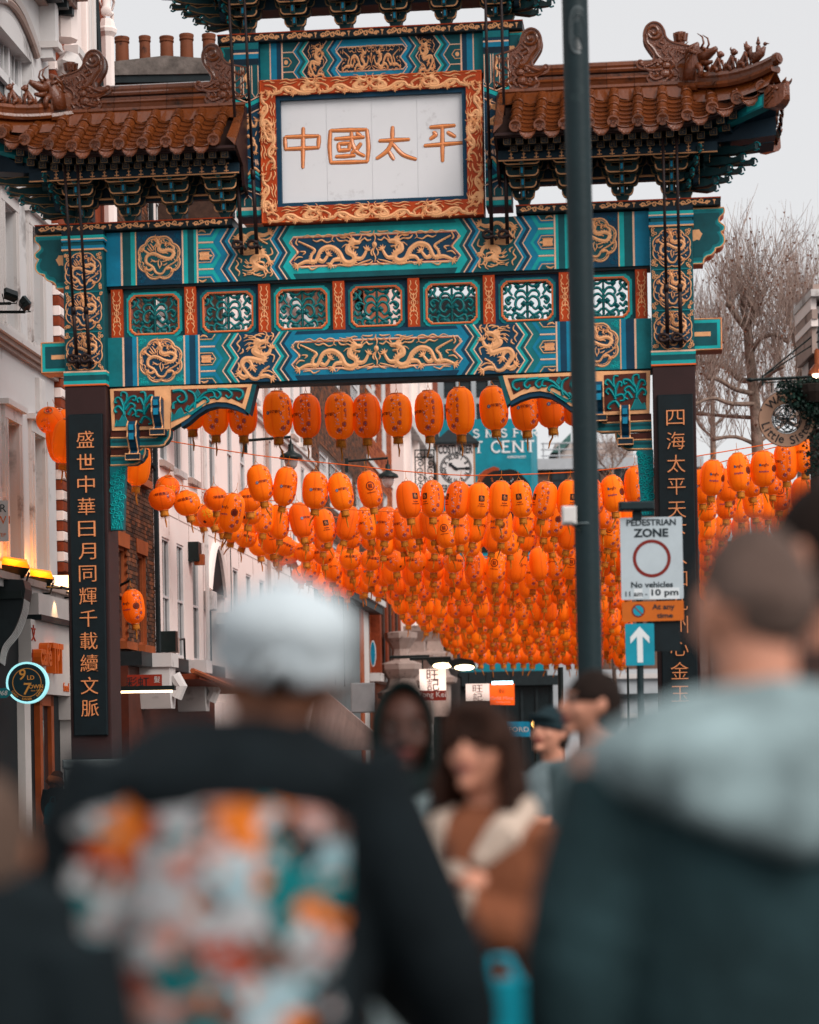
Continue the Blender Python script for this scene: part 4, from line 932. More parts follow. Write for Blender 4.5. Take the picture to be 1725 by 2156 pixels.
        t = MB(); c = P[-1]+Vector((sx*.03, -.04*fy, .03)); d = (P[-1]-P[-2]).normalized(); s2 = Vector((-d.y, d.x, 0)).normalized(); up = s2.cross(d)
        for rr_, off in ((.075, 0), (.062, .02), (.03, .026)): t.tube([tuple(c+d*(off-.05)), tuple(c+d*off)], rr_, TILE, 12)
        t.build('hip_end_cap', ro)
        sk = MB()     # plain glazed skirt closing the hip down to the tiles
        for i in range(n):
            a, b = P[i]-Vector((0, 0, .10)), P[i+1]-Vector((0, 0, .10)); o_ = Vector((-sx*.10, -.10*fy, -.20)); o2 = Vector((sx*.10, .12*fy, -.2))
            for q in (o_, o2): sk.add([tuple(a+q*.35), tuple(b+q*.35), tuple(b+q), tuple(a+q)], [(0, 1, 2, 3)], TILE); sk.add([tuple(a), tuple(b), tuple(b+q*.35), tuple(a+q*.35)], [(0, 1, 2, 3)], TILE)
        sk.build('hip_skirt', ro)
        if fy == 1:
            for i, tt in enumerate((.42, .56, .70, .84)):
                p = P[0].lerp(P[-1], 0); j = tt*n; i0 = int(j); p = P[i0].lerp(P[i0+1], j-i0)+Vector((0, 0, .085)); figure(ro, p, sx, i)
            j = .24*n; i0 = int(j); p = P[i0].lerp(P[i0+1], j-i0)+Vector((0, 0, .06)); dragon_figure(ro, p, sx)
    ridge_dragon(ro, sx*3.72, 9.74, sx*1, True); ridge_dragon(ro, sx*1.86, 9.74, -sx*1, False)
    return ro
def lump(mb, c, r, m, s=(1, 1, 1), n=8):
    P = [(math.sin(math.pi*i/6)*r, -math.cos(math.pi*i/6)*r*s[2]) for i in range(7)]; P[0] = (.001, P[0][1]); P[-1] = (.001, P[-1][1])
    k = len(P); vs = []
    for rr_, z in P:
        for j in range(n): a = 2*math.pi*j/n; vs.append((c[0]+rr_*math.cos(a)*s[0], c[1]+rr_*math.sin(a)*s[1], c[2]+z))
    mb.add(vs, [(i*n+j, i*n+(j+1) % n, (i+1)*n+(j+1) % n, (i+1)*n+j) for i in range(k-1) for j in range(n)], m)
def figure(par, p, sx, i):       # small seated ridge beasts facing the corner
    mb = MB(); d = Vector((sx*.75, -.66, 0)); s = Vector((-d.y, d.x, 0)); U = Vector((0, 0, 1)); h = (.25, .26, .27, .26)[i]
    q = lambda a, b, c=0: tuple(p+d*a+U*b+s*c)
    if i < 3:
        mb.tube([q(-.09, -.02), q(-.06, .06), q(-.02, .12), q(.01, h*.68)], [.055, .05, .04, .032], TILED, 7)
        for c in (-.03, .03): mb.tube([q(.02, h*.55, c), q(.045, .06, c), q(.05, -.02, c)], [.022, .014, .02], TILED, 6); mb.tube([q(-.06, .05, c*1.4), q(-.0, .03, c*1.5), q(.0, -.02, c*1.5)], [.03, .024, .02], TILED, 6)
        lump(mb, q(.025, h*.82), .042, TILED, (1, 1, 1.05)); lump(mb, q(.06, h*.78), .026, TILED)
        for c in (-.025, .025): mb.tube([q(.01, h*.88, c), q(0, h*1.04, c*1.25)], [.016, .005], TILED, 5)
        mb.tube([q(-.1, 0), q(-.13, .06), q(-.11, .12)], [.02, .018, .006], TILED, 5)
        if i == 1: mb.tube([q(0, h*.9), q(-.03, h*1.0), q(-.01, h*1.1)], [.012, .01, .004], TILED, 5)
        if i == 2: mb.tube([q(0.01, h*.9), q(.01, h*1.14)], [.03, .008], TILED, 6)
    else:      # the rider on a bird
        mb.tube([q(-.1, .0), q(-.05, .08), q(.03, .1), q(.08, .17)], [.03, .07, .05, .02], TILED, 7); lump(mb, q(.085, .2), .025, TILED); mb.tube([q(.1, .2), q(.15, .19)], [.014, .003], TILED, 5)
        mb.tube([q(-.09, .05), q(-.15, .16), q(-.12, .22)], [.035, .03, .008], TILED, 6); mb.tube([q(-.01, .1), q(-.02, .2)], [.045, .028], TILED, 7); lump(mb, q(-.02, .235), .028, TILED); mb.tube([q(-.02, .25), q(-.02, .31)], [.022, .008], TILED, 6)
    mb.build('ridge_beast', par, True)
def dragon_figure(par, p, sx):
    mb = MB(); d = Vector((sx*.75, -.66, 0)); s = Vector((-d.y, d.x, 0)); U = Vector((0, 0, 1)); q = lambda a, b, c=0: tuple(p+d*a+U*b+s*c)
    mb.tube([q(-.16, -.05), q(-.12, .12), q(-.06, .24), q(.0, .26), (q(.07, .24))], [.12, .13, .10, .085, .06], TILED, 8)
    mb.tube([q(-.12, .1), q(-.14, .25), q(-.11, .36), q(-.05, .4)], [.09, .09, .07, .02], TILED, 7)
    mb.tube([q(.0, .22), q(.1, .22), q(.19, .25), q(.24, .27)], [.085, .065, .045, .03], TILED, 8); mb.tube([q(.02, .15), (q(.1, .12)), q(.17, .12)], [.06, .035, .02], TILED, 6)
    for c in (-.05, .05):
        lump(mb, q(.08, .29, c), .025, TILE); mb.tube([q(.03, .30, c), q(.08, .36, c), q(.06, .44, c), q(-.02, .50, c)], [.016, .014, .011, .004], TILED, 6)
        mb.tube([q(-.02, .25, c*1.6), q(-.1, .30, c*1.8), q(-.16, .27, c*1.8)], [.03, .025, .006], TILED, 5)
        mb.tube([q(0, .1, c*1.6), q(.06, .04, c*1.8), q(.05, -.06, c*1.8)], [.045, .035, .03], TILED, 6)
        for k in range(3): mb.tube([q(-.08-.02*k, .36-.06*k, c*1.5), q(-.16, .30-.06*k, c*1.8), q(-.2, .22-.06*k, c*1.6)], [.018, .02, .006], TILE, 5)
    mb.tube([q(-.17, .3), q(-.24, .36), q(-.26, .43), q(-.21, .45)], [.02, .016, .012, .004], TILED, 5)
    mb.build('ridge_dragon_head', par, True)
def ridge_dragon(par, x, z, f, pillar):   # f=+1: open mouth faces -f (inwards along the ridge)
    S = lambda L: [(x+f*a, z+b) for a, b in L]
    P = [(.30, 0), (.31, .2), (.28, .43), (.06, .49), (-.02, .56), (-.04, .64), (-.09, .72), (-.17, .75), (-.25, .71), (-.29, .62), (-.28, .52), (-.22, .42), (-.17, .34), (-.19, .27), (-.28, .24), (-.33, .28), (-.37, .27), (-.38, .22), (-.34, .18), (-.26, .16), (-.22, .12), (-.26, .06), (-.23, 0)]
    P = [P[0], P[1]]+spline(P[2:], 3)
    mb = MB(); Q = S(P); mb.prism(Q, -.10, .10, TILED)
    mb.tube([(a, -.10, b) for a, b in Q], .016, TILE, 5); mb.tube([(a, .10, b) for a, b in Q], .016, TILE, 5)
    y = -.105; T = lambda L, n=5: [(a, y, b) for a, b in spline(S(L), n)]
    mb.tube([(a, y, b) for a, b in S(spiral(-.165, .63, .10, .02, -.4, -1.4, 22))], .018, TILE, 6)
    mb.tube([(a, y, b) for a, b in S(spline([(-.26, .6), (-.25, .5), (-.18, .42), (-.12, .32), (-.02, .25)], 4))], .02, TILE, 6)
    for L in ([(0, .45), (-.06, .38), (-.02, .32), (-.08, .27)], [(.06, .42), (.02, .36), (.06, .3), (.0, .25)], [(-.09, .52), (-.13, .46), (-.07, .42)], [(-.05, .56), (-.09, .5), (-.04, .47)], [(.12, .38), (.2, .34), (.25, .38)], [(.26, .26), (.18, .2), (.22, .12), (.13, .07), (.1, 0.02)], [(.28, .1), (.2, .05), (.12, .06)], [(.2, .3), (.12, .24), (.1, .16), (.17, .1)]): mb.tube(T(L), .014, TILED, 5)
    for (a, b, r, m_) in ((-.10, .245, .035, TILED), (-.13, .215, .024, TILE), (-.04, .1, .06, TILED), (-.02, .2, .05, TILED), (-.33, .245, .03, TILED)):
        q = S([(a, b)])[0]; lump(mb, (q[0], y, q[1]), r, m_, (1.2, .6, .9))
    for L, w in (([(.0, .27), (-.08, .285), (-.16, .25), (-.26, .21), (-.33, .235)], .022), ([(-.06, .16), (-.14, .15), (-.22, .155), (-.30, .19)], .02), ([(-.04, .08), (-.1, .05), (-.17, .04), (-.22, .09), (-.20, .13)], .022), ([(-.15, .13), (-.13, .09), (-.16, .07)], .016), ([(.04, .26), (.07, .2), (.03, .15), (.06, .09), (.01, .03)], .02), ([(.0, .05), (-.05, .0), (-.12, .01)], .018)): mb.tube(T(L), w, TILED, 5)
    for k in range(5):
        q = S([(.10+.035*k, .36)])[0]; mb.tube([(q[0], y, q[1]-.05), (q[0]+f*.01, y, q[1]+.04)], [.008, .014], TILED, 5)
    if pillar:
        c = S([(.16, .0)])[0]; mb.tube([(c[0], 0, z+.42), (c[0], 0, z+.5)], .055, TILED, 9); mb.tube([(c[0], 0, z+.5), (c[0], 0, z+.53), (c[0], 0, z+.6), (c[0], 0, z+.63)], [.05, .065, .085, .07], TILED, 9)
        for k in range(7): a = k*.9; mb.tube([(c[0]+.07*math.cos(a), .07*math.sin(a), z+.52), (c[0]+.085*math.cos(a), .085*math.sin(a), z+.62)], .016, TILE, 5)
    mb.build('ridge_dragon', par)
roof_side(1); roof_side(-1)
# ---- upper roof: only its eaves and brackets show at the top of the picture
def top_roof():
    mb = MB(); XE = 2.9; zr = 13.0; e = 11.45
    for fy in (1, -1):
        mb.add([(-XE, fy*-1.05, e+.1), (XE, fy*-1.05, e+.1), (1.75, 0, zr), (-1.75, 0, zr)], [(0, 1, 2, 3)], TILE)
        mb.add([(-XE, fy*-1.05, e), (XE, fy*-1.05, e), (2.0, fy*-.4, 11.16), (-2.0, fy*-.4, 11.16)], [(0, 1, 2, 3)], DNAV)
    for s in (1, -1):
        mb.add([(s*XE, -1.05, e+.1), (s*XE, 1.05, e+.1), (s*1.75, 0, zr)], [(0, 1, 2)], TILE); mb.add([(s*XE, -1.05, e), (s*XE, 1.05, e), (s*2.0, .4, 11.16), (s*2.0, -.4, 11.16)], [(0, 1, 2, 3)], DNAV)
    mb.box(-2.05, 2.05, -.5, .5, 11.08, 11.16, BLUD); mb.box(-1.9, 1.9, -.05, .3, 10.9, 11.1, BLUD)
    o = mb.build('upper_tiled_roof', gate)
    for i in range(26): link('rafter', RAFT, o, (-2.5+i*.2, -.95, 11.38), (.2, 0, 0))
    x = -2.7
    while x < 2.75:
        for j in range(5): y0 = -1.05+j*.21; link('barrel_tile', BARREL, o, (x, y0, e+.12+(y0+1.05)*1.36), (.94, 0, 0), (1, 1.35, 1))
        x += .297
top_roof()
# ---- tie rods from the eaves down to the beams
def rod(x0, y0, z0, x1, y1, z1):
    mb = MB(); a = Vector((x0, y0, z0)); b = Vector((x1, y1, z1)); c = a.lerp(b, .72)
    mb.tube([a, c], .019, IRON, 7); mb.tube([c-Vector((0, 0, -.0)), c.lerp(b, .12)], .032, IRON, 8); mb.tube([c, b+Vector((0, 0, .12))], .026, IRON, 7)
    mb.tube([tuple(b+Vector((-.05+.055*math.cos(t), -.02, .07+.045*math.sin(t)))) for t in [k*.6 for k in range(11)]], .022, IRON, 6)
    mb.tube([b+Vector((-.09, 0, .03)), b+Vector((.03, -.02, .05)), b+Vector((.06, -.01, .0))], .022, IRON, 6); mb.tube([b+Vector((0, 0, .12)), b+Vector((0, .03, -.05))], .026, IRON, 6)
    mb.build('tie_rod', gate, True)
for sx in (-1, 1):
    for dx in (-.08, .085):
        rod(sx*3.72+dx, -.75, 8.98, sx*3.735+dx, -.22, 6.47)
    for dx in (-.10, .095):
        rod(sx*1.60+dx-.0, -.7, 11.35, sx*1.59+dx, -.10, 7.86)
# ================================================================== GROUND
ASPH = mat('asphalt', '#4b4b4d', .85, .2, 1.5, .3, 60); PAVE = mat('pavement_stone', '#77736f', .8, .15, 3, .2, 40)
_N = math.hypot(1, .0856); FT = (.0856/_N, 1/_N); F0 = (-5.47, 38.0)
def FW(s, d, z):      # left street front: s along the street, d into the buildings
    return tuple(cam2w(F0[0]+FT[0]*s-FT[1]*d, F0[1]+FT[1]*s+FT[0]*d, z-CAMH))
def CW(depth): return lambda a, b, c: tuple(cam2w(a, depth+b, c-CAMH))
REF = [862.0, 1078.0]     # stands in for a coordinate given as 0
def CP(px, py, depth):
    px = px or REF[0]; py = py or REF[1]
    dx, dy = px-CX, HY-py; c, s = math.cos(ROLL), math.sin(ROLL)
    return ((dx*c+dy*s)/F*depth, CAMH+(-dx*s+dy*c)/F*depth)
gm = MB(); gm.add([(-400, -120, 0), (400, -120, 0), (400, 900, 0), (-400, 900, 0)], [(0, 1, 2, 3)], ASPH)
kind(gm.build('road'), 'structure')
pv = MB(xf=FW); pv.box(-45, 110, -2.6, 14, .004, .13, PAVE); kind(pv.build('pavement'), 'structure')
# ================================================================== LEFT STREET FRONT
STUC = mat('grey_stucco', '#d2cecd', .85, .10, .8, .15, 25, dirt='#8f8a88'); STUW = mat('pinkish_white_stucco', '#f4e4de', .85, .07, .6, .1, 20, dirt='#cdb9b1')
TRIM = mat('stone_trim', '#cfc8c5', .75, .12, 2.0, dirt='#8c7f7b'); SOOT = mat('sooty_stone', '#a58f86', .8, .3, 3.5, dirt='#5a463f')
BR1 = mat('brown_brick', '#6b4532', .85, .25, 9); BR2 = mat('dark_brick', '#4a3329', .85, .25, 9); BR3 = mat('warm_brick', '#8a5236', .85, .25, 9)
OB1 = mat('orange_brick', '#b0582f', .85, .2, 9); OB2 = mat('red_brick', '#8f3f22', .85, .2, 9); MORT = mat('mortar', '#5a4a42', .9, .15, 5)
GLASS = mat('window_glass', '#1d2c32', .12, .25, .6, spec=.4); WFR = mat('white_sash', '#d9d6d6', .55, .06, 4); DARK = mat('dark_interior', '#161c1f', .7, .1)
ORWD = mat('orange_reveal', '#a8562e', .7, .15, 3); LEAD = mat('dark_lead', '#20292c', .5, .2, 4); BLKI = mat('black_iron', '#14201f', .45, .15, 6)
def seg_arch(s0, s1, z0, z1, rise, n=12):
    c = (s0+s1)/2; P = [(s0, z0), (s1, z0)]
    for i in range(n+1):
        t = 1-2*i/n; P.append((c+(s1-s0)/2*t, z1+rise*(1-t*t)))
    return P
def wall(mb, s0, s1, z0, z1, ops, m, rm, d=0.0, depth=.22):
    xs = sorted(set([s0, s1]+[a for o in ops for a in o[:2]])); zs = sorted(set([z0, z1]+[a for o in ops for a in o[2:4]]))
    for i in range(len(xs)-1):
        for j in range(len(zs)-1):
            x, z = (xs[i]+xs[i+1])/2, (zs[j]+zs[j+1])/2
            if any(o[0] < x < o[1] and o[2] < z < o[3] for o in ops): continue
            mb.add([(xs[i], d, zs[j]), (xs[i+1], d, zs[j]), (xs[i+1], d, zs[j+1]), (xs[i], d, zs[j+1])], [(0, 1, 2, 3)], m)
    for a, b, c, e in [o[:4] for o in ops]:
        mb.add([(x, y, z) for y in (d, d+depth) for x, z in ((a, c), (b, c), (b, e), (a, e))], [(k, (k+1) % 4, 4+(k+1) % 4, 4+k) for k in range(4)], rm)
def sash(par, xf, a, b, c, e, d=.16, bars=(1, 2), fm=None, w=.05, blind=0.0):
    fm = fm or WFR; mb = MB(xf=xf)
    mb.box(a, a+w, d, d+.06, c, e, fm); mb.box(b-w, b, d, d+.06, c, e, fm); mb.box(a+w, b-w, d, d+.06, c, c+w*1.4, fm); mb.box(a+w, b-w, d, d+.06, e-w, e, fm)
    mid = (c+e)/2; mb.box(a+w, b-w, d+.005, d+.05, mid-w*.5, mid+w*.5, fm)
    for i in range(bars[0]): x = a+(b-a)*(i+1)/(bars[0]+1); mb.box(x-.012, x+.012, d+.02, d+.045, c+w, mid-w*.5, fm); mb.box(x-.012, x+.012, d+.02, d+.045, mid+w*.5, e-w, fm)
    for i in range(bars[1]):
        z = c+(e-c)*(i+1)/(bars[1]+1)
        if abs(z-mid) > .1: mb.box(a+w, b-w, d+.02, d+.045, z-.012, z+.012, fm)
    f = mb.build('window', par)
    g = MB(xf=xf); g.add([(a+w, d+.05, c+w), (b-w, d+.05, c+w), (b-w, d+.05, e-w), (a+w, d+.05, e-w)], [(0, 1, 2, 3)], GLASS); g.build('pane', f)
    if blind > 0:
        k = MB(xf=xf); k.add([(a+w, d+.046, e-(e-c)*blind), (b-w, d+.046, e-(e-c)*blind), (b-w, d+.046, e-w), (a+w, d+.046, e-w)], [(0, 1, 2, 3)], mat('blind', '#b9b4b0', .8, .05)); k.build('blind', f)
    return f
def bricks(par, xf, s0, s1, z0, z1, ops, mats, d=-.012, bl=.225, bh=.065, j=.012, name='brickwork'):
    mb = MB(xf=xf); r = 0; z = z0
    while z+bh <= z1:
        x = s0-(bl/2 if r % 2 else 0)
        while x < s1:
            a, b = max(x, s0), min(x+bl, s1); cx, cz = (a+b)/2, z+bh/2
            if b-a > .03 and not any(o[0]-.02 < cx < o[1]+.02 and o[2]-.02 < cz < o[3]+.02 for o in ops):
                dd = d-random.random()*.006; m = mats[int(random.random()**1.3*len(mats))]
                mb.add([(a, d+.02, z), (b, d+.02, z), (b, d+.02, z+bh), (a, d+.02, z+bh), (a, dd, z), (b, dd, z), (b, dd, z+bh), (a, dd, z+bh)], [(4, 5, 6, 7), (0, 1, 5, 4), (2, 3, 7, 6), (1, 2, 6, 5), (3, 0, 4, 7)], m)
            x += bl+j
        z += bh+j; r += 1
    return kind(mb.build(name, par), 'stuff')
def at(s, d=0.0, z=0.0): return FW(s, d, z)
# ---- building A : grey stucco, tall sash windows
bA = thing('stucco_building', 'grey stucco corner building with tall sash windows behind the left gate column', 'building', at(-6))
mb = MB(xf=FW)
opsA = [(s, s+.68, 7.77, 9.52) for s in (-6.9, -5.25, -3.63, -2.0)]+[(s, s+.70, 4.3, 6.37) for s in (-6.9, -5.3, -3.66, -2.08)]
opsA += [(-3.9, -1.6, 10.4, 12.12), (-8.6, -6.2, 10.4, 12.12)]
wall(mb, -16, -.5, 3.9, 16.5, opsA, STUC, STUC); mb.add([(-.5, 0, 0), (-.5, 10, 0), (-.5, 10, 16.5), (-.5, 0, 16.5)], [(0, 1, 2, 3)], STUC)
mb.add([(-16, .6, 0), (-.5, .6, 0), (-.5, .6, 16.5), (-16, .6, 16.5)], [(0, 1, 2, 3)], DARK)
mb.build('wall', bA)
for o in opsA[:8]: sash(bA, FW, *o, d=.15, bars=(0, 0))
for o in opsA[8:]:
    # segmental arched head
    P = [(o[0], o[3])]+seg_arch(o[0], o[1], 10.4, o[3], .36)[2:][::-1]
    h = MB(xf=FW); pts = seg_arch(o[0], o[1], 10.4, 12.12, .36)
    arch = pts[2:]
    for i in range(len(arch)-1): h.add([(arch[i][0], -.004, arch[i][1]), (arch[i+1][0], -.004, arch[i+1][1]), (arch[i+1][0], .24, arch[i+1][1]), (arch[i][0], .24, arch[i][1])], [(0, 1, 2, 3)], STUC)
    f = MB(xf=FW)
    for i in range(len(arch)-1): pass
    h.build('arch_reveal', bA)
    w_ = MB(xf=FW); w_.add([(p[0], -.002, p[1]) for p in [(o[0], 12.1)]+arch[::-1]+[(o[1], 12.1)]], [list(range(len(arch)+2))], GLASS); 
    fr_ = MB(xf=FW)
    for i in range(len(arch)-1):
        a, b = arch[i], arch[i+1]; fr_.tube([(a[0], .20, a[1]-.04), (b[0], .20, b[1]-.04)], .05, WFR, 5)
    fr_.box(o[0], o[1], .15, .22, 11.55, 11.68, WFR); 
    for s in (o[0]+.05, o[0]+.75, o[0]+1.5, o[1]-.06): fr_.box(s-.045, s+.045, .15, .22, 10.4, 12.2, WFR)
    for k in range(10): s = o[0]+.2+.22*k; fr_.box(s-.015, s+.015, .18, .22, 11.68, 12.3, WFR)
    q = fr_.build('arched_window', bA)
    g = MB(xf=FW); g.add([(o[0], .225, 10.4), (o[1], .225, 10.4), (o[1], .225, 12.6), (o[0], .225, 12.6)], [(0, 1, 2, 3)], GLASS); g.build('pane', q)
    hm = MB(xf=FW); n = 16; c = (o[0]+o[1])/2
    for wd, r0, r1, dp in ((0, .48, .60, .10), (1, .38, .46, .06)):
        L = [(c+(1.38-.06*wd)*t, 12.30+r0*(1-t*t)*.9) for t in [1-2*i/n for i in range(n+1)]]
        hm.tube([(p[0], -.04, p[1]-.04*wd) for p in L], .075-.02*wd, SOOT if wd else TRIM, 6)
    hm.build('hood_mould', bA)
# the wall above the arch is opened so the arched head shows glass
for (a, b, c, e) in opsA[:8]:
    tr = MB(xf=FW)
    for (x0, x1, z0, z1, dd) in ((a-.16, a, c-.05, e+.02, .05), (b, b+.16, c-.05, e+.02, .05), (a-.16, b+.16, e+.02, e+.2, .06), (a-.22, b+.22, e+.2, e+.28, .13), (a-.10, a-.04, c, e, .075), (b+.04, b+.10, c, e, .075), (a-.2, b+.2, c-.14, c-.04, .12)):
        tr.box(x0, x1, -dd, .0, z0, z1, TRIM)
    tr.build('window_surround', bA)
lg = MB(xf=FW)
for (z0, z1, dd, m) in ((7.40, 7.46, .07, SOOT), (7.46, 7.54, .12, SOOT), (7.54, 7.63, .18, TRIM)): lg.box(-16, -.45, -dd, 0, z0, z1, m)
lg.build('string_course', bA)
cn = MB(xf=FW)
for (z0, z1, dd) in ((13.15, 13.3, .15), (13.3, 13.42, .45), (13.42, 13.6, .62)): cn.box(-16, -.35, -dd, 0, z0, z1, SOOT)
for k in range(44): s = -16+k*.36; cn.box(s, s+.14, -.40, -.0, 13.18, 13.31, LEAD)
for s in (-.95, -3.9, -6.9): cn.box(s-.12, s+.12, -.25, 0, 12.6, 13.2, STUC); cn.box(s-.14, s+.14, -.3, 0, 12.5, 12.6, TRIM); cn.box(s-.1, s+.1, -.2, 0, 12.35, 12.5, STUC)
cn.build('cornice', bA)
al = MB(xf=FW); al.box(-1.75, -1.47, -.10, -.0, 6.75, 7.27, mat('alarm_box', '#d8d2cf', .5, .05), .03); al.build('alarm_box', bA)
# ground floor of A: ledge, fascia, sign board, pillars
gf = MB(xf=FW); gf.box(-16, -.4, -.30, .0, 3.98, 4.08, SOOT); gf.box(-16, -.4, -.22, 0, 3.88, 3.98, TRIM)
FASC = mat('fascia_white', '#d8cfca', .6, .06, 2)
gf.box(-3.0, .9, -.30, -.12, 3.58, 3.90, FASC); gf.box(-3.0, .9, -.34, -.1, 3.50, 3.58, LEAD); gf.box(-8, .9, -.05, .1, 0, 3.6, DARK)
gf.build('shop_fascia', bA)
rail = MB(xf=FW); rail.tube([(-2.9, -.62, 3.98), (.9, -.62, 3.98)], .022, BLKI, 6)
for s in (-2.5, -1.2, .1): rail.tube([(s, -.25, 4.02), (s, -.62, 3.98)], .015, BLKI, 5)
rail.build('lighting_rail', bA)
sg = thing('shop_sign', 'white shop sign board with raised orange letters below the lit fascia', 'sign', at(-2, -.2, 2.5)); sb = MB(xf=FW); sb.box(-3.25, -.80, -.24, -.05, 2.42, 3.50, FASC); sb.build('board', sg)
ORL = mat('orange_letters', '#e0651c', .45, .1, 6, gain=1.1)
t = MB(xf=FW); text_into(t, 'café', .46, -2.85, -.30, 3.00, ORL, .07, .012, fit=.70); text_into(t, 'TPT', .62, -2.12, -.30, 2.96, ORL, .08, .014, fit=.66); t.build('lettering', sg)
t = MB(xf=FW)
for k, c in enumerate('文烤品'): text_into(t, c, .26, -3.13, -.25, 3.30-.36*k, mat('red_letters', '#c03a1a', .5), .006, 0)
text_into(t, 'food', .2, -1.1, -.25, 2.55, ORL, .006, 0); t.build('lettering', sg)
rr_ = thing('shopfront', 'shopfront with orange door frames under the round sign', 'shopfront', at(-2)); m_ = MB(xf=FW)
ORF = mat('orange_frame', '#a84f22', .5, .15, 3)
for s in (-2.38, -1.66): m_.box(s, s+.17, -.14, .02, .1, 2.42, ORF)
m_.box(-2.38, -1.49, -.14, .02, 2.25, 2.42, ORF); m_.build('door_frame', rr_)
m_ = MB(xf=FW); m_.add([(-2.21, -.08, .1), (-1.66, -.08, .1), (-1.66, -.08, 2.25), (-2.21, -.08, 2.25)], [(0, 1, 2, 3)], GLASS); m_.build('pane', rr_)
m_ = MB(xf=FW); m_.box(-1.4, -1.0, -.10, .05, .1, 2.4, DARK); m_.build('dark_door', rr_); m_ = MB(xf=FW); m_.box(-4.6, -3.6, -.1, .05, .1, 2.4, DARK); m_.build('dark_door', rr_)
m_ = MB(xf=FW); m_.box(-.72, -.25, -.34, .1, .1, 2.05, FASC); m_.box(-.80, -.2, -.40, .1, 2.05, 2.75, FASC, .03); m_.build('white_pillar', rr_); m_ = MB(xf=FW); m_.box(-3.55, -3.2, -.2, .1, .1, 2.4, FASC); m_.build('white_pillar', rr_)
REF[:] = [20, 1290]; dep = 33.4; xf = CW(dep); P = lambda a, b: CP(a, b, dep)
cnp = thing('canopy', 'dark curved canopy hood hanging over the shop at the left edge', 'canopy', cam2w(P(10, 1290)[0], dep, P(10, 1290)[1]-CAMH)); m_ = MB(xf=xf)
pts = [P(*q) for q in ((-60, 1215), (52, 1222), (56, 1240), (52, 1268), (44, 1300), (28, 1335), (8, 1362), (1, 1395), (-60, 1395))]; m_.prism(pts, -.1, .5, LEAD); m_.box(P(-60, 1240)[0], P(50, 1240)[0], -.16, -.1, P(20, 1262)[1], P(20, 1246)[1], BLKI); m_.build('hood', cnp)
m_ = MB(xf=xf)
for k in range(5): m_.tube([(p[0]+.016*k, -.12, p[1]-.012*k) for p in spline([P(*q) for q in ((55, 1262), (50, 1290), (34, 1330), (10, 1362), (3, 1395))], 5)], .008, TRIM, 4)
m_.build('ribs', cnp)
# ---- floodlights on the ledge and on arms
LITO = mat('lit_amber_glass', '#ff8c12', .4, .1, 8, emit=.45); LITW = mat('lit_warm_glass', '#ffc890', .4, 0, emit=2.2)
def flood(px, py, dep, label, lit, rot, sc=1.0, arm=None):
    p = PD(px, py, dep); o = thing('floodlight', label, 'floodlight', p, 'floodlights on the building front')
    m_ = MB(); w, d, h = .21*sc, .16*sc, .11*sc
    V = [(-w*.7, -d*.7, -h), (w*.7, -d*.7, -h), (w*.7, d*.7, -h), (-w*.7, d*.7, -h), (-w, -d, h*.5), (w, -d, h*.5), (w, d, h*.5), (-w, d, h*.5)]
    E = Euler(rot).to_matrix(); X = lambda q: tuple(E @ Vector(q))
    m_.add([X(q) for q in V], [(0, 1, 5, 4), (1, 2, 6, 5), (2, 3, 7, 6), (3, 0, 4, 7), (3, 2, 1, 0), (4, 5, 6, 7)], BLKI); m_.tube([X((-w*1.05, 0, -h*.3)), (-w*.8, 0, -h*2), (w*.8, 0, -h*2), X((w*1.05, 0, -h*.3))], .018*sc, BLKI, 5)
    link('casing', m_.mesh('casing'), o, None, None, None, False)
    g = MB(); V = [(-w*.95, -d*.95, h*.5), (w*.95, -d*.95, h*.5), (w*.95, d*.95, h*.5), (-w*.95, d*.95, h*.5), (-w*.8, -d*.8, h*1.15), (w*.8, -d*.8, h*1.15), (w*.8, d*.8, h*1.15), (-w*.8, d*.8, h*1.15)]
    g.add([X(q) for q in V], [(0, 1, 5, 4), (1, 2, 6, 5), (2, 3, 7, 6), (3, 0, 4, 7), (4, 5, 6, 7)], lit); link('lamp_glass', g.mesh('lamp_glass'), o, None, None, None, False)
    if arm:
        a = MB(); q = PD(*arm, dep+.4)-Vector(p); a.tube([(0, 0, -h*2), tuple(q)], .022, BLKI, 6); link('arm', a.mesh('arm'), o, None, None, None, False)
    return o
flood(30, 1196, 34.0, 'amber floodlight lit on the ledge at the picture edge', LITO, (.25, .15, .35)); flood(82, 1219, 35.6, 'amber floodlight lit on the ledge between two others', LITO, (.25, .15, .35))
flood(131, 1232, 37.0, 'bright floodlight on the ledge beside the gate column', LITW, (1.2, 0, .15), .9)
GREYG = mat('lamp_grey_glass', '#5d6a6c', .2, .1)
flood(22, 622, 32.5, 'dark unlit floodlight on the upper of two arms', BLKI, (.7, .3, .5), .5, (-60, 640)); flood(52, 640, 32.5, 'unlit floodlight with grey glass on the lower of two arms', GREYG, (.9, .2, 1.9), .5, (-60, 657))
def lamp(name, p, power, col, r=.05, spot=None, tgt=None):
    l = bpy.data.lights.new(name, 'SPOT' if spot else 'POINT'); l.energy = power; l.color = col; l.shadow_soft_size = r
    if spot: l.spot_size = spot; l.spot_blend = .6
    o = bpy.data.objects.new(name, l); COL.objects.link(o); o.location = p
    if tgt is not None: o.rotation_euler = (Vector(tgt)-Vector(p)).to_track_quat('-Z', 'Y').to_euler()
    return o
lamp('floodlight_beam', PD(28, 1172, 33.8), 10, (1, .30, .04), .1); lamp('floodlight_beam', PD(86, 1196, 35.4), 9, (1, .38, .06), .1)
for s in (-2.0, -.75): lamp('downlight_beam', FW(s, -.50, 3.95), 9, (1, .62, .3), .02, 1.2, FW(s, -.28, 3.5))
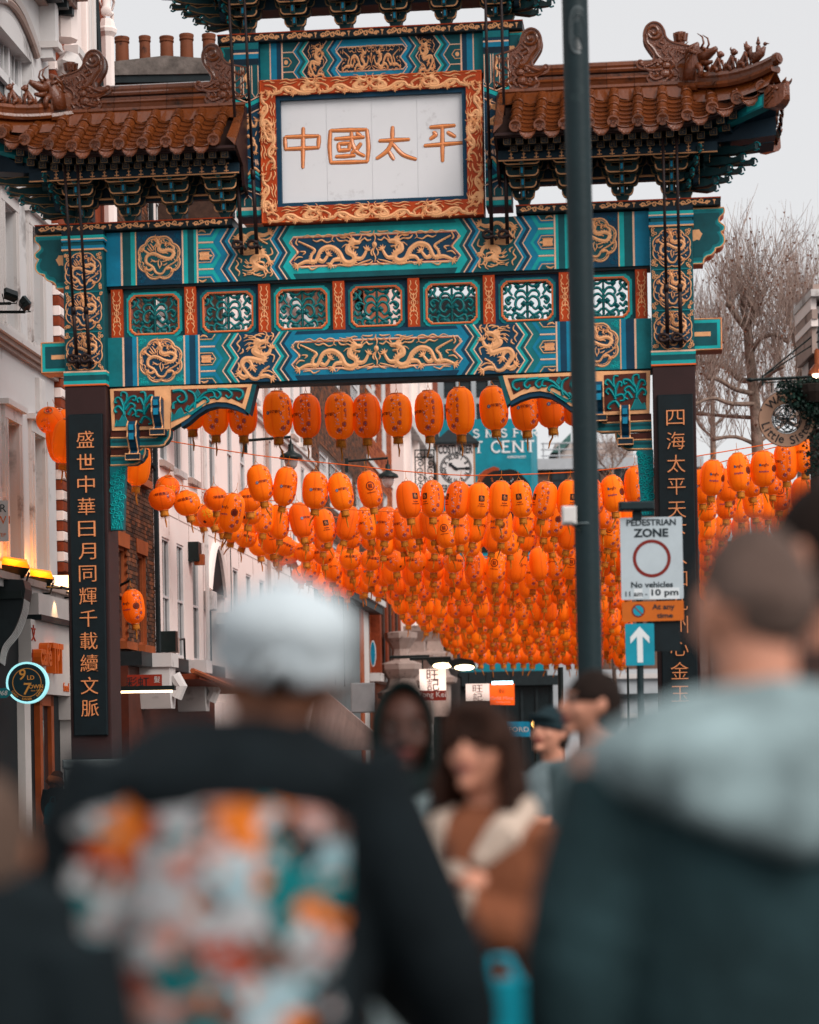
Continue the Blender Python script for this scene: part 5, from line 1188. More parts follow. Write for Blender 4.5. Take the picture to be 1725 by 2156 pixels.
# ---- round illuminated sign
def disc(mb, c, r, y0, y1, m, n=32, m2=None, r0=0.0):
    P = [(c[0]+r*math.cos(2*math.pi*i/n), c[1]+r*math.sin(2*math.pi*i/n)) for i in range(n)]
    if r0 > 0:
        Q = [(c[0]+r0*math.cos(2*math.pi*i/n), c[1]+r0*math.sin(2*math.pi*i/n)) for i in range(n)]; mb.ring(P, Q, y0, m); mb.wall(P, y0, y1, m2 or m); mb.wall(Q, y0, y1, m2 or m); mb.ring(P, Q, y1, m)
    else: mb.prism(P, y0, y1, m, m2)
def arc_text(mb, txt, c, r, a0, a1, size, y, m, up=True, ext=.003):
    n = len(txt)
    for i, ch in enumerate(txt):
        a = a0+(a1-a0)*(i/(n-1) if n > 1 else 0)
        text_into(mb, ch, size, c[0]+r*math.cos(a), y, c[1]+r*math.sin(a), m, ext, size*.012, rot=a-math.pi/2 if up else a+math.pi/2)
dep = 33.0; c = CP(58, 1437.6, dep); R_ = 44*dep/F; xf = CW(dep)
rs = thing('round_sign', 'round dark restaurant sign with a glowing white rim and gold lettering', 'sign', cam2w(c[0], dep, c[1]-CAMH))
m_ = MB(xf=xf); disc(m_, c, R_*.90, -.045, .1, mat('sign_dark_teal', '#123038', .4, .1)); m_.build('panel', rs)
m_ = MB(xf=xf); disc(m_, c, R_*1.0, -.05, .11, mat('glowing_rim', '#a4ecf2', .4, 0, emit=.42), 40, None, R_*.9); m_.build('glowing_rim', rs)
SGN = mat('sign_gold', '#e8a04a', .4, .05, gain=1.1); m_ = MB(xf=xf); L = [(c[0]+R_*.68*math.cos(k*.1575), c[1]+R_*.68*math.sin(k*.1575)) for k in range(41)]; m_.ribbon(L, .010, -.047, .004, SGN)
text_into(m_, '9', .21, c[0]-.06, -.048, c[1]+.115, SGN, .004, .002, shear=.1); text_into(m_, 'LD', .085, c[0]+.055, -.048, c[1]+.07, SGN, .004, .001); text_into(m_, '7', .23, c[0]+.01, -.048, c[1]-.085, SGN, .004, .002, shear=.1); text_into(m_, 'OWN', .078, c[0]+.125, -.048, c[1]-.055, SGN, .004, .001); text_into(m_, 'Since 1997', .03, c[0]+.12, -.048, c[1]-.11, SGN, .003)
arc_text(m_, 'LUNCH · DINNER · SUPPER', c, R_*.79, math.pi*1.17, math.pi*1.86, .042, -.048, SGN, False); m_.build('lettering', rs)
dep = 32.5; c = CP(8, 1459, dep); ts = thing('hanging_sign', 'small teal sign with pale lettering cut off at the left edge', 'sign', cam2w(c[0], dep, c[1]-CAMH)); m_ = MB(xf=CW(dep)); m_.prism([(c[0]-.14, c[1]+.06), (c[0]+.03, c[1]+.07), (c[0]+.12, c[1]+.0), (c[0]+.03, c[1]-.07), (c[0]-.14, c[1]-.07)], 0, .03, TEAL); m_.build('panel', ts); m_ = MB(xf=CW(dep)); text_into(m_, '1968', .09, c[0]-.03, -.002, c[1], FASC, .003, 0, shear=.2); m_.build('lettering', ts)
dep = 33.2; c = CP(3, 1240, dep)
REF[:] = [5, 1100]; c = CP(4, 1100, dep); ps = thing('poster_board', 'white notice board cut off at the left edge above the floodlights', 'sign', cam2w(c[0], dep, c[1]-CAMH)); m_ = MB(xf=CW(dep)); a = CP(-70, 1055, dep); b = CP(18, 1140, dep); m_.box(a[0], b[0], 0, .04, b[1], a[1], FASC); m_.build('panel', ps)
m_ = MB(xf=CW(dep)); text_into(m_, 'R', .16, CP(7, 1070, dep)[0], -.002, CP(0, 1070, dep)[1], LEAD, .002); text_into(m_, 'W1', .16, CP(0, 1095, dep)[0], -.002, CP(0, 1095, dep)[1], ORL, .002); text_into(m_, 'STEP', .07, CP(2, 1125, dep)[0], -.002, CP(0, 1126, dep)[1], ORL, .002); m_.build('lettering', ps)
# ---- building A2 : red brick with banded quoins, pinnacles and a statue
b2 = thing('brick_building', 'red brick building with banded stone quoins and carved gable behind the roof', 'building', at(1.5))
mb = MB(xf=FW); mb.box(-.5, 3.86, .02, 8, 0, 15.2, OB2); mb.build('wall', b2)
bricks(b2, FW, .15, 3.8, 11.2, 14.8, [(.62, 3.8, 0, 20)], [OB1, OB2, OB2], d=.0)
q1 = MB(); q1.box(-.30, .30, -.12, .06, 0, .150, STUW, .02); q2 = MB(); q2.box(-.29, .29, -.10, .06, 0, .150, OB2, .015)
XM = Matrix.Identity(4)
def fmesh(mb, s, z): return [FW(s+x, y, z+zz) for x, y, zz in mb.v]
for k in range(52):
    z = 4.4+.162*k
    t = MB(); src = q1 if k % 2 else q2; t.add(fmesh(src, -.18, z), src.f, STUW if k % 2 else OB2); t.build('quoin_block', b2)
st = MB(xf=FW)
for (s0, s1, z0, z1, dd, m) in ((.70, 1.45, 11.0, 12.9, .16, STUW), (.66, 1.52, 12.9, 13.05, .24, TRIM), (.72, 1.4, 13.05, 15.2, .12, STUW), (1.62, 2.7, 11.0, 12.05, .12, STUW), (1.55, 2.8, 12.05, 12.2, .2, TRIM), (1.75, 2.62, 12.2, 15.6, .08, STUW), (2.05, 2.15, 12.4, 15.2, .14, TRIM), (2.4, 2.5, 12.4, 15.2, .14, TRIM), (1.5, 1.62, 11.0, 15.0, .2, STUW), (.1, .62, 12.5, 12.7, .3, SOOT)): st.box(s0, s1, -dd, .1, z0, z1, m, .02)
st.prism([(1.45, 12.75), (2.0, 12.55), (1.45, 13.1)], -.2, .1, TRIM); st.tube([(.1, -.25, 12.5), (.3, -.2, 12.2), (.9, -.12, 11.6), (1.4, -.1, 11.2)], .16, SOOT, 8)
st.tube([(-.25, -.2, 12.85), (-.25, -.2, 14.6)], .22, STUW, 8); st.tube([(-.3, -.2, 12.3), (.1, -.2, 12.55)], .24, TRIM, 8); st.tube([(2.75, -.05, 15), (2.85, -.1, 13.2), (3.3, -.1, 11.6)], .06, LEAD, 5)
for s, z, r in ((1.5, 12.3, .18), (1.75, 12.6, .12)): st.lathe([(.01, -r), (r, -r*.3), (r, r*.3), (.01, r)], (0, 0, 0), STUW, 6) if 0 else st.tube([(s, -.18, z-r), (s, -.18, z+r)], r*.8, STUW, 8)
st.build('carved_stonework', b2)
sp = MB(); lx = lambda s, z: FW(s, -.15, z); X, Y, Z_ = lx(3.3, 0)
sp.lathe([(.12, 9.5), (.12, 13.95), (.14, 13.98), (.17, 14.02), (.18, 14.08), (.15, 14.12), (.13, 14.2), (.11, 14.26)], (X, Y, 0), STUW, 8); sp.build('pedestal', b2)
# statue crouching on the pedestal
def skin_mesh(name, pts, edges, radii, sub=1, m=None):
    me = bpy.data.meshes.new(name); me.from_pydata([tuple(p) for p in pts], edges, [])
    o = bpy.data.objects.new(name, me); COL.objects.link(o)
    sk = o.modifiers.new('s', 'SKIN'); sk.use_smooth_shade = True
    for i, r in enumerate(radii): me.skin_vertices[0].data[i].radius = (r, r) if not isinstance(r, tuple) else r
    me.skin_vertices[0].data[0].use_root = True
    if sub: ss = o.modifiers.new('u', 'SUBSURF'); ss.levels = sub; ss.render_levels = sub
    dg = bpy.context.evaluated_depsgraph_get(); new = bpy.data.meshes.new_from_object(o.evaluated_get(dg)); bpy.data.objects.remove(o)
    new.name = name; new.materials.clear()
    if m: new.materials.append(m)
    return new
u = lambda a, b, z: Vector((X, Y, 14.26))+(Vector(FW(1, 0, 0))-Vector(FW(0, 0, 0)))*a*.5-(Vector(FW(0, 1, 0))-Vector(FW(0, 0, 0)))*b*.45+Vector((0, 0, z*.5))-Vector((EX[0], EY[0]*0+math.sin(YAW), 0))*0
sk = [u(-.1, 0, .22), u(0, 0, .55), u(.06, 0, .85), u(.08, 0, 1.02), u(.1, 0, 1.2), u(-.12, -.14, .2), u(.25, -.16, .42), u(.22, -.16, .02), u(-.05, .14, .18), u(.3, .14, .3), u(.34, .14, .0), u(.02, -.2, .85), u(-.2, -.24, .6), u(.1, -.22, .42), u(.04, .2, .85), u(.35, .22, .7), u(.42, .1, .42)]
ed = [(0, 1), (1, 2), (2, 3), (3, 4), (0, 5), (5, 6), (6, 7), (0, 8), (8, 9), (9, 10), (2, 11), (11, 12), (12, 13), (2, 14), (14, 15), (15, 16)]
rad = [.085, .075, .085, .035, .05, .05, .04, .028, .05, .04, .028, .034, .026, .02, .034, .026, .02]
stt = thing('statue', 'carved stone figure crouching on the pedestal above the brick building', 'statue', FW(3.3, -.15, 14.26)); link('figure', skin_mesh('figure', sk, ed, rad, 1, STUW), stt)
# ---- chimney stack with five pots
dep = 47.0; xf = CW(dep); P = lambda a, b: CP(a, b, dep)
REF[:] = [350, 120]
ch = thing('chimney_stack', 'grey chimney stack with five clay pots rising behind the tiled roof', 'chimney', cam2w(P(350, 160)[0], dep, P(350, 200)[1]-CAMH))
CONC = mat('weathered_concrete', '#7b706a', .9, .3, 3, .3, 20); CLAY = mat('clay_pot', '#6f3c24', .7, .35, 4, .2, 20, dirt='#3a1f14')
m_ = MB(xf=xf); a = P(229, 141); b = P(470, 166); m_.prism([(a[0], b[1]), (b[0], b[1]+.0), (b[0], a[1]), (P(352, 0)[0], a[1]+.09), (a[0], a[1]-.02)], -.4, .4, CONC); m_.box(a[0]+.15, b[0]-.1, -.3, .3, 8, b[1], BR2); m_.box(a[0]+.08, b[0]-.03, -.36, .36, b[1]-.14, b[1], LEAD); m_.build('stack', ch)
for (px, w, y0, y1) in ((258, 31, 79, 143), (306, 25, 77, 140), (352, 30, 78, 139), (394, 30, 73, 140), (441, 29, 73, 142)):
    t = MB(); p = P(px, y1); q = P(px, y0); r = w*dep/F/2; h = q[1]-p[1]; cc = cam2w(p[0], dep, p[1]-CAMH)
    t.lathe([(r*1.0, -.05), (r*.98, 0), (r*.95, h*.3), (r*.92, h*.78), (r*.9, h*.8), (r*1.02, h*.82), (r*1.04, h*.86), (r*.96, h*.88), (r*1.06, h*.97), (r*1.0, h), (r*.8, h), (r*.75, h*.8)], tuple(cc), CLAY, 14); t.build('chimney_pot', ch, True, 40)
# ---- building B : brown brick with orange-painted window reveals
bB = thing('brick_building', 'narrow brown brick building with orange window reveals beside the white terrace', 'building', at(5.6))
ops = [(4.2, 5.0, 3.5, 5.2), (5.86, 6.68, 3.5, 5.2), (4.2, 5.0, 6.6, 8.6), (5.86, 6.68, 6.6, 8.6)]
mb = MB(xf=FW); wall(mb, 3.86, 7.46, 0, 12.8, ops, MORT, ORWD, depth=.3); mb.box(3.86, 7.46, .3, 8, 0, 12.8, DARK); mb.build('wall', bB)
bricks(bB, FW, 3.86, 7.46, 3.3, 12.6, [(a-.02, b+.02, c-.02, d+.25) for a, b, c, d in ops], [BR1, BR1, BR2, BR3, BR2])
for (a, b, c, d) in ops:
    sash(bB, FW, a, b, c, d, d=.06, bars=(0, 0), fm=ORWD); t = MB(xf=FW); t.prism([(a-.08, d), (b+.08, d), (b+.14, d+.26), (a-.14, d+.26)], -.03, .0, ORWD); t.build('lintel', bB); t = MB(xf=FW); t.box(a-.05, b+.1, -.14, .02, c-.14, c, ORWD); t.build('sill', bB)
t = MB(xf=FW); t.tube([(7.40, -.08, 1), (7.40, -.08, 12)], .05, LEAD, 6); t.tube([(7.25, -.05, 7.0), (7.40, -.08, 6.9)], .04, LEAD, 6); t.build('drainpipe', bB)
# ---- building C : long white rendered terrace
bC = thing('white_terrace', 'long white rendered terrace with rows of narrow sash windows along the street', 'building', at(19))
up = [8.31, 9.85, 11.44, 14.05, 16.5, 18.4, 20.4, 23.0, 25.4, 27.6, 29.6]; lo = [8.34, 9.91, 11.69]; lo2 = [17.0, 19.0, 21.2, 23.6, 26.0, 28.5]
ops = [(s, s+.82, 7.2, 9.55) for s in up]+[(s, s+.82, 10.2, 12.3) for s in up]+[(s, s+.80, 3.4, 5.72) for s in lo]+[(s, s+.85, 3.9, 5.75) for s in lo2]
ax0, ax1 = 13.47, 15.75; ops += [(ax0, ax1, 2.6, 5.0)]
mb = MB(xf=FW); wall(mb, 7.5, 32, 0, 13.6, ops, STUW, STUW, depth=.30)
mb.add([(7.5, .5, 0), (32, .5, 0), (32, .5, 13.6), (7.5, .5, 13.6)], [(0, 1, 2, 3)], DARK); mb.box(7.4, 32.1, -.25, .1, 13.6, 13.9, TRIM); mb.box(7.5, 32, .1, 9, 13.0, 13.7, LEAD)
mb.build('wall', bC)
for i, o in enumerate(ops[:-1]):
    sash(bC, FW, *o, d=.02, bars=(1, 0) if i % 3 else (0, 0), blind=.5 if i in (17, 20, 2) else 0)
    t = MB(xf=FW); t.box(o[0]-.1, o[1]+.1, -.10, .02, o[2]-.12, o[2], TRIM if i % 2 else SOOT); t.build('sill', bC)
t = MB(xf=FW); P_ = seg_arch(ax0, ax1, 5.0, 5.0, 1.05, 16); t.add([(p[0], -.006, p[1]) for p in P_[2:]], [list(range(len(P_)-2))], DARK); t.add([(p[0], .25, p[1]) for p in P_], [list(range(len(P_)))], DARK); t.build('arched_opening', bC)
t = MB(xf=FW); t.tube([(p[0], -.03, p[1]) for p in P_[2:]], .09, STUW, 6); t.box(ax0-.45, ax0+.1, -.2, .1, 4.55, 4.95, TRIM, .02); t.box(ax1-.5, ax1+.5, -.25, .1, 4.35, 4.6, TRIM); t.build('arch_moulding', bC)
t = MB(xf=FW); t.box(11.2, 11.6, -.22, 0, 5.45, 5.85, BLKI); t.box(11.32, 11.5, -.30, -.1, 5.38, 5.6, ORWD); t.build('alarm_box', bC)
t = MB(xf=FW)
for i in range(11): s = 8.0+i*2.2; t.box(s, s+2.1, -.007, 0, 6.2+.0, 6.215, SOOT); t.box(s, s+.012, -.007, 0, 6.2, 7.0, SOOT); t.box(s+1.1, s+1.11, -.007, 0, 5.8, 6.2, SOOT)
t.build('render_joints', bC)
t = MB(xf=FW); t.tube([(12.95, -.09, 2), (12.95, -.09, 13.4)], .045, TRIM, 6); t.build('downpipe', bC); t = MB(xf=FW); t.tube([(22.3, -.09, 2), (22.3, -.09, 13.4)], .05, SOOT, 6); t.build('downpipe', bC)
t = MB(xf=FW)
for (z0, z1, dd) in ((9.72, 9.84, .10), (9.84, 9.92, .16)): t.box(7.5, 32, -dd, 0, z0, z1, TRIM)
t.build('string_course', bC)
t = MB(xf=FW); t.tube(spline([(7.6, -.05, 6.6), (10.6, -.05, 6.45), (13.0, -.06, 6.5), (17, -.05, 6.42), (22, -.06, 6.5), (31, -.05, 6.4)], 6), .014, BLKI, 4); t.tube(spline([(16.4, -.05, 6.42), (16.45, -.05, 5.2), (16.4, -.05, 4)], 4), .012, BLKI, 4); t.build('wall_cable', bC)
t = MB(xf=FW); t.tube([(8.0, -.08, 3.35), (8.3, -.25, 3.7), (8.8, -.12, 3.3)], .02, BLKI, 5); t.box(8.0, 8.25, -.3, 0, 3.45, 3.85, BLKI); t.box(8.5, 8.7, -.25, 0, 3.45, 3.75, SOOT); t.tube([(8.7, -.2, 3.7), (9.2, -.25, 3.75), (9.8, -.15, 3.35)], .022, BLKI, 5); t.build('cables', bC)
# ground-floor shops of B and C
sh = thing('shopfront', 'cluttered shopfronts with stone consoles and a red canopy under the white terrace', 'shopfront', at(8)); t = MB(xf=FW)
t.box(3.9, 13.0, -.45, .0, 3.05, 3.30, LEAD); t.box(3.9, 13, -.2, .05, 0, 3.05, mat('dark_shopfront', '#5a2a1c', .6, .2, 3)); t.build('fascia', sh)
t = MB(xf=FW); t.prism([(6.0, 2.95), (11.8, 2.95), (11.8, 2.7), (6.0, 2.85)], -1.1, -.2, mat('red_canopy', '#8a3a1c', .6, .15)); t.tube([(5.2, -1.12, 2.98), (11.8, -1.12, 2.70)], .05, ORWD, 6); t.build('canopy', sh)
for s in (4.9, 8.6): 
    t = MB(xf=FW); t.prism([(s, 3.05), (s+.6, 3.05), (s+.6, 2.6), (s+.5, 2.3), (s+.1, 2.3), (s, 2.6)], -.75, -.2, TRIM); t.tube([(s+.3, -.78, 2.9), (s+.3, -.9, 2.7), (s+.3, -.8, 2.5)], .12, TRIM, 8); t.box(s-.05, s+.65, -.8, -.2, 3.05, 3.3, TRIM); t.build('stone_console', sh)
dep = 41.0; xf = CW(dep); P = lambda a, b: CP(a, b, dep)
REF[:] = [305, 1435]
rsn = thing('shop_sign', 'red hairdresser sign with brush lettering above a strip light', 'sign', cam2w(P(305, 1435)[0], dep, P(305, 1435)[1]-CAMH)); t = MB(xf=xf); a = P(268, 1421); b = P(341, 1446); t.box(a[0], b[0], 0, .06, b[1], a[1], mat('sign_red', '#9a2f1c', .5, .1)); t.build('board', rsn)
t = MB(xf=xf); text_into(t, '彩虹', .20, P(290, 0)[0], -.003, P(0, 1436)[1], LEAD, .004, .0, fit=.40); text_into(t, '髮', .12, P(331, 0)[0], -.003, P(0, 1431)[1], FASC, .004); t.build('lettering', rsn)
stl = thing('strip_light', 'long lit strip light in a black housing below the red sign', 'light', cam2w(P(310, 1450)[0], dep, P(310, 1450)[1]-CAMH)); t = MB(xf=xf); a = P(250, 1446); b = P(371, 1453); t.box(a[0], b[0], -.25, .02, b[1], a[1]+.0, BLKI); t.build('housing', stl); t = MB(xf=xf); t.tube([(a[0]+.05, -.12, b[1]-.02), (b[0]-.05, -.12, b[1]-.02)], .022, mat('lit_tube', '#ffd9a8', .4, 0, emit=3.0), 6); t.build('tube', stl)
stl2 = thing('strip_light', 'short lit tube beside the gate column under the brick building', 'light', PD(240, 1388, 40)); t = MB(); t.tube([PD(234, 1385, 40), PD(252, 1392, 40)], .03, MATS['lit_tube'], 6); t.build('tube', stl2)
# ---- building D1 : brown brick gable with white windows
b3 = thing('brick_building', 'brown brick house with white multi pane windows after the white terrace', 'building', at(40))
ops = [(33.9, 36.2, 9.4, 10.6), (36.5, 39.7, 9.1, 10.6), (41.0, 43.0, 9.1, 10.7), (44.2, 46.6, 9.1, 10.7), (33.9, 36.2, 6.4, 8.0), (37.0, 39.6, 6.4, 8.0), (42, 44.5, 6.4, 8.0), (36.5, 39.7, 13.2, 15.0), (43.0, 46.0, 13.2, 15.0)]
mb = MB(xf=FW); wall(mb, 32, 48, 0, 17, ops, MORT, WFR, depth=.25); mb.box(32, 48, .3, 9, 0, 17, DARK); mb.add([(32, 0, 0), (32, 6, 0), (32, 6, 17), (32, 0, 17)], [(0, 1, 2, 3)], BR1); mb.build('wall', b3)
bricks(b3, FW, 32, 48, 8.0, 16.8, [(a-.12, b+.12, c-.1, d+.1) for a, b, c, d in ops], [BR1, BR3, BR1, BR2], bl=.30, bh=.09)
for o in ops: sash(b3, FW, *o, d=.05, bars=(5, 3), w=.10)
t = MB(xf=FW); t.box(31.8, 48, -.5, .1, 6.3, 6.55, LEAD); t.box(31.8, 48, -.62, .1, 6.55, 6.75, TRIM); t.build('dark_fascia', b3)
t = MB(xf=FW); t.box(33.2, 43.6, -.10, .1, 0, 6.3, mat('grey_shutter', '#5d6668', .5, .15, 1)); t.box(43.7, 44.6, -.15, .1, 0, 6.3, OB1); t.box(44.7, 46.6, -.12, .1, 0, 6.3, FASC)
for s in (36, 38.6): t.box(s, s+.06, -.13, 0, 3.5, 6.2, LEAD)
t.build('grey_shopfront', b3)
os_ = thing('oval_sign', 'small oval blue and white sign on the brick pier of the grey shopfront', 'sign', FW(44.2, -.5, 4.6)); t = MB(xf=lambda a, b, c: FW(44.2+b, -.5-a, c)); P_ = [(.10*math.cos(k*.3927), 4.75+.46*math.sin(k*.3927)) for k in range(16)]; t.prism(P_, -.04, .04, WFR); t.prism([(a*.8, 4.75+(b-4.75)*.9) for a, b in P_], -.05, .05, BLU); t.build('panel', os_)
# ---- building D2 : orange brick, white bands and bays
b4 = thing('brick_building', 'tall orange brick building with white stone bays behind the clock', 'building', at(58))
ops = [(50.2, 51.8, 8.6, 11.4), (54.0, 55.8, 8.6, 11.4), (50.2, 51.8, 13.0, 16.0), (54, 55.8, 13, 16)]
mb = MB(xf=FW); wall(mb, 48, 57.9, 0, 21, ops, OB1, WFR, depth=.3); mb.box(48, 90, .35, 9, 0, 21, OB2); mb.build('wall', b4)
bricks(b4, FW, 48, 57.9, 9.0, 17.5, [(a-.1, b+.1, c-.1, d+.1) for a, b, c, d in ops], [OB1, OB1, OB2], bl=.42, bh=.13, j=.02)
for o in ops: sash(b4, FW, *o, d=.1, bars=(1, 2), w=.12)
for k in range(7):
    t = MB(xf=FW); s = 48.4+k*1.35; t.box(s, s+.55, -.35, .1, 4.2, 8.4, BR2 if k % 2 else OB2); t.build('brick_pier', b4)
t = MB(xf=FW); t.box(47.9, 58, -.5, .1, 8.4, 8.7, TRIM); t.box(47.9, 58, -.4, .1, 3.9, 4.2, TRIM)
for k in range(3): t.box(48, 58, -.06, .05, 11.9+k*2.6, 12.1+k*2.6, TRIM)
t.build('stone_band', b4)
ops = [(59.2, 61.6, 10.6, 13.6), (63.6, 66.6, 10.6, 13.8), (68, 70, 10.6, 13.8), (59.2, 61.6, 15.6, 18.5), (63.6, 66.6, 15.6, 18.5), (59.2, 61.6, 6.5, 9.2), (63.6, 66.6, 6.5, 9.2)]
mb = MB(xf=FW); wall(mb, 57.9, 71, 0, 22, ops, STUW, STUW, d=-.5, depth=.5); mb.box(57.8, 71.2, -.9, 0, 14.4, 14.9, TRIM); mb.box(57.8, 71, -.75, 0, 9.7, 10.0, TRIM); mb.add([(57.9, -.5, 0), (57.9, .4, 0), (57.9, .4, 22), (57.9, -.5, 22)], [(0, 1, 2, 3)], STUW)
for s in (58.2, 62.4, 67.2, 70.4): mb.box(s, s+.5, -.75, -.4, 5, 21, STUW)
mb.build('white_bay', b4)
for o in ops: sash(b4, FW, *o, d=-.15, bars=(1, 1), w=.14, fm=mat('brown_sash', '#7a5140', .6, .1))
mb = MB(xf=FW); mb.box(71, 100, -.3, 6, 0, 17, mat('dark_frontage', '#3b302d', .7, .25, .7)); mb.build('far_wing', b4)
# stone consoles and urns at first floor along D2
for k, (s, z) in enumerate(((49.5, 3.4), (57.2, 4.0), (66.5, 4.4))):
    t = MB(); q = FW(s, -1.0, 0); r = 1.0+.2*k
    t.lathe([(.62*r, z-1.6), (.62*r, z-.2), (.85*r, z-.1), (.9*r, z+.1), (.6*r, z+.25), (.5*r, z+.6), (.78*r, z+.95), (.8*r, z+1.15), (.35*r, z+1.3), (.32*r, z+1.7), (.6*r, z+2.1), (.62*r, z+2.3), (.3*r, z+2.35)], (q[0], q[1], 0), SOOT, 4 if k else 8, math.pi/4); tag(t.build('stone_pier', None, False), ['small sooty stone pier top in front of the orange brick', 'carved stone pier with stepped cap left of the hanging signs', 'carved stone urn pier right of the two hanging lamps'][k], 'pier')
# ================================================================== CLOCK SIGN
dep = 84.0; xf = CW(dep); P = lambda a, b: CP(a, b, dep)
REF[:] = [960, 985]
ck = thing('clock_sign', 'white projecting clock box lettered COSTUMIER under a dark pyramid cap', 'clock', cam2w(P(960, 980)[0], dep, P(960, 1060)[1]-CAMH))
t = MB(xf=xf); a = P(919, 933); b = P(1002, 1045); OCH = mat('clock_case', '#b88a68', .6, .1, 3)
t.box(a[0], b[0], 0, .9, b[1], a[1], OCH); w3 = .045; WHT = mat('clock_white', '#e6e2e0', .5, .04, 2)
t.box(a[0]+w3, b[0]-w3*1.5, -.02, 0, b[1]+w3, a[1]-w3, WHT); t.build('case', ck)
t = MB(xf=xf); c0 = P(915, 932); c1 = P(1007, 926); c2 = P(985, 903); c3 = P(938, 905)
t.add([(c0[0], -.15, c0[1]), (c1[0], -.15, c0[1]), (c1[0], 1.05, c0[1]), (c0[0], 1.05, c0[1]), (c3[0]+.1, .35, c3[1]+.05), (c2[0]-.1, .35, c3[1]+.05)], [(0, 1, 5, 4), (1, 2, 5), (2, 3, 4, 5), (3, 0, 4), (3, 2, 1, 0)], LEAD); t.box(c0[0]-.03, c1[0]+.03, -.18, 1.08, c0[1]-.07, c0[1], LEAD); t.build('roof', ck)
BLKP = mat('black_print', '#1c2226', .5, .05); cc = P(960, 987); R_ = 33*dep/F
t = MB(xf=xf); text_into(t, 'COSTUMIER', .42, cc[0], -.025, P(0, 946)[1], BLKP, .004, .012, fit=1.22); text_into(t, 'PERRUQUIER', .36, cc[0]-.0, -.025, P(0, 1030)[1], BLKP, .004, .010, fit=1.22); t.build('lettering', ck)
t = MB(xf=xf)
for k in range(60):
    a_ = k*math.pi/30; t.ribbon([(cc[0]+R_*.93*math.cos(a_), cc[1]+R_*.93*math.sin(a_)), (cc[0]+R_*.98*math.cos(a_), cc[1]+R_*.98*math.sin(a_))], .034, -.022, .002, BLKP)
for r_ in (.90, 1.0): t.ribbon([(cc[0]+R_*r_*math.cos(k*.1047), cc[1]+R_*r_*math.sin(k*.1047)) for k in range(61)], .026, -.022, .002, BLKP)
for k, n_ in enumerate(('XII', 'I', 'II', 'III', 'IV', 'V', 'VI', 'VII', 'VIII', 'IX', 'X', 'XI')):
    a_ = math.pi/2-k*math.pi/6; text_into(t, n_, .19, cc[0]+R_*.76*math.cos(a_), -.024, cc[1]+R_*.76*math.sin(a_), BLKP, .003, .009, rot=a_-math.pi/2, sx=.85)
t.build('dial', ck)
for ang, L, w, nm in ((math.radians(1), .92, .075, 'hand'), (math.radians(141), .58, .11, 'hand')):
    t = MB(xf=xf); q = lambda r: (cc[0]+R_*r*math.cos(ang), cc[1]+R_*r*math.sin(ang)); t.ribbon([q(-.15), q(0), q(L*.6), q(L*.75), q(L)], [w*.6, w, w*.8, w*1.5, .01], -.04, .006, BLKP); t.build(nm, ck)
t = MB(xf=xf); a = P(874, 945); b = P(917, 1050)      # iron bracket panel carrying the clock
for x in (a[0], (a[0]+b[0])/2, b[0]-.02): t.tube([(x, .4, b[1]), (x, .4, a[1])], .025, BLKI, 5)
for z in (a[1], a[1]-.25, b[1]): t.tube([(a[0], .4, z), (b[0], .4, z)], .025, BLKI, 5)
for k in range(12): 
    cx_, cz_ = a[0]+.12+.36*(k % 2)+.06, a[1]-.2-.27*(k//2)
    t.tube([(p[0], .4, p[1]) for p in spiral(cx_, cz_, .15, .03, k*1.3, 1.3 if k % 2 else -1.3, 12)], .018, BLKI, 4)
t.build('iron_bracket', ck)
# ================================================================== BILLBOARD AND THE FAR END OF THE STREET
dep = 118.0; xf = CW(dep); P = lambda a, b: CP(a, b, dep)
REF[:] = [1050, 940]
bb = thing('billboard', 'turquoise theatre billboard with white capitals and a dark round crown of hair', 'billboard', cam2w(P(1050, 1000)[0], dep, P(0, 1150)[1]-CAMH))
BTQ = mat('billboard_turquoise', '#0d8c9e', .5, .15, 1.2); a = P(925, 884); b = P(1122, 1175); c0 = P(1136, 900)
t = MB(xf=xf); t.box(a[0], b[0], 0, .3, b[1], a[1], BTQ); t.add([(b[0], 0, b[1]), (c0[0], 2.2, b[1]), (c0[0], 2.2, a[1]-.35), (b[0], 0, a[1])], [(0, 1, 2, 3)], BTQ); t.build('board', bb)
t = MB(xf=xf); cc = P(1063, 1040)
pt = [(cc[0]+1.27*math.cos(k*math.pi/14)*(1+.06*math.sin(k*7)), cc[1]+1.25*math.sin(k*math.pi/14)*(1+.05*math.cos(k*5))) for k in range(15)]+[(cc[0]-1.5, b[1]+.3), (cc[0]+1.25, b[1]+.3)]
t.prism(pt, -.02, 0, mat('poster_dark', '#1c1614', .6, .2)); 
hill = [P(1006, 1060), P(1006, 1003), P(1020, 990), P(1040, 982), P(1052, 986), P(1046, 1010), P(1030, 1040), P(1015, 1100)]; t.prism(hill, -.012, 0, mat('poster_rust', '#a8431c', .6, .2))
for k in range(40): 
    q = (cc[0]+random.uniform(-1.0, 1.0), cc[1]+random.uniform(-1.2, .9)); r = random.uniform(.015, .04); t.prism([(q[0]-r, q[1]-r), (q[0]+r, q[1]-r), (q[0], q[1]+r*1.5)], -.03, -.02, ORL if k % 2 else WHT)
t.build('poster_print', bb)
t = MB(xf=xf)
def serif(mb, txt, size, x, y, z, m, w):
    me = text_me(txt, size, m, .012, .014); xs = [v.co.x for v in me.vertices]; sx = w/(max(xs)-min(xs)); x0 = min(xs)
    mb.add([(x+(v.co.x-x0)*sx, y-v.co.z, z+v.co.y) for v in me.vertices], [tuple(p.vertices) for p in me.polygons], m)
WB = mat('white_lettering', '#f0efee', .5, .02)
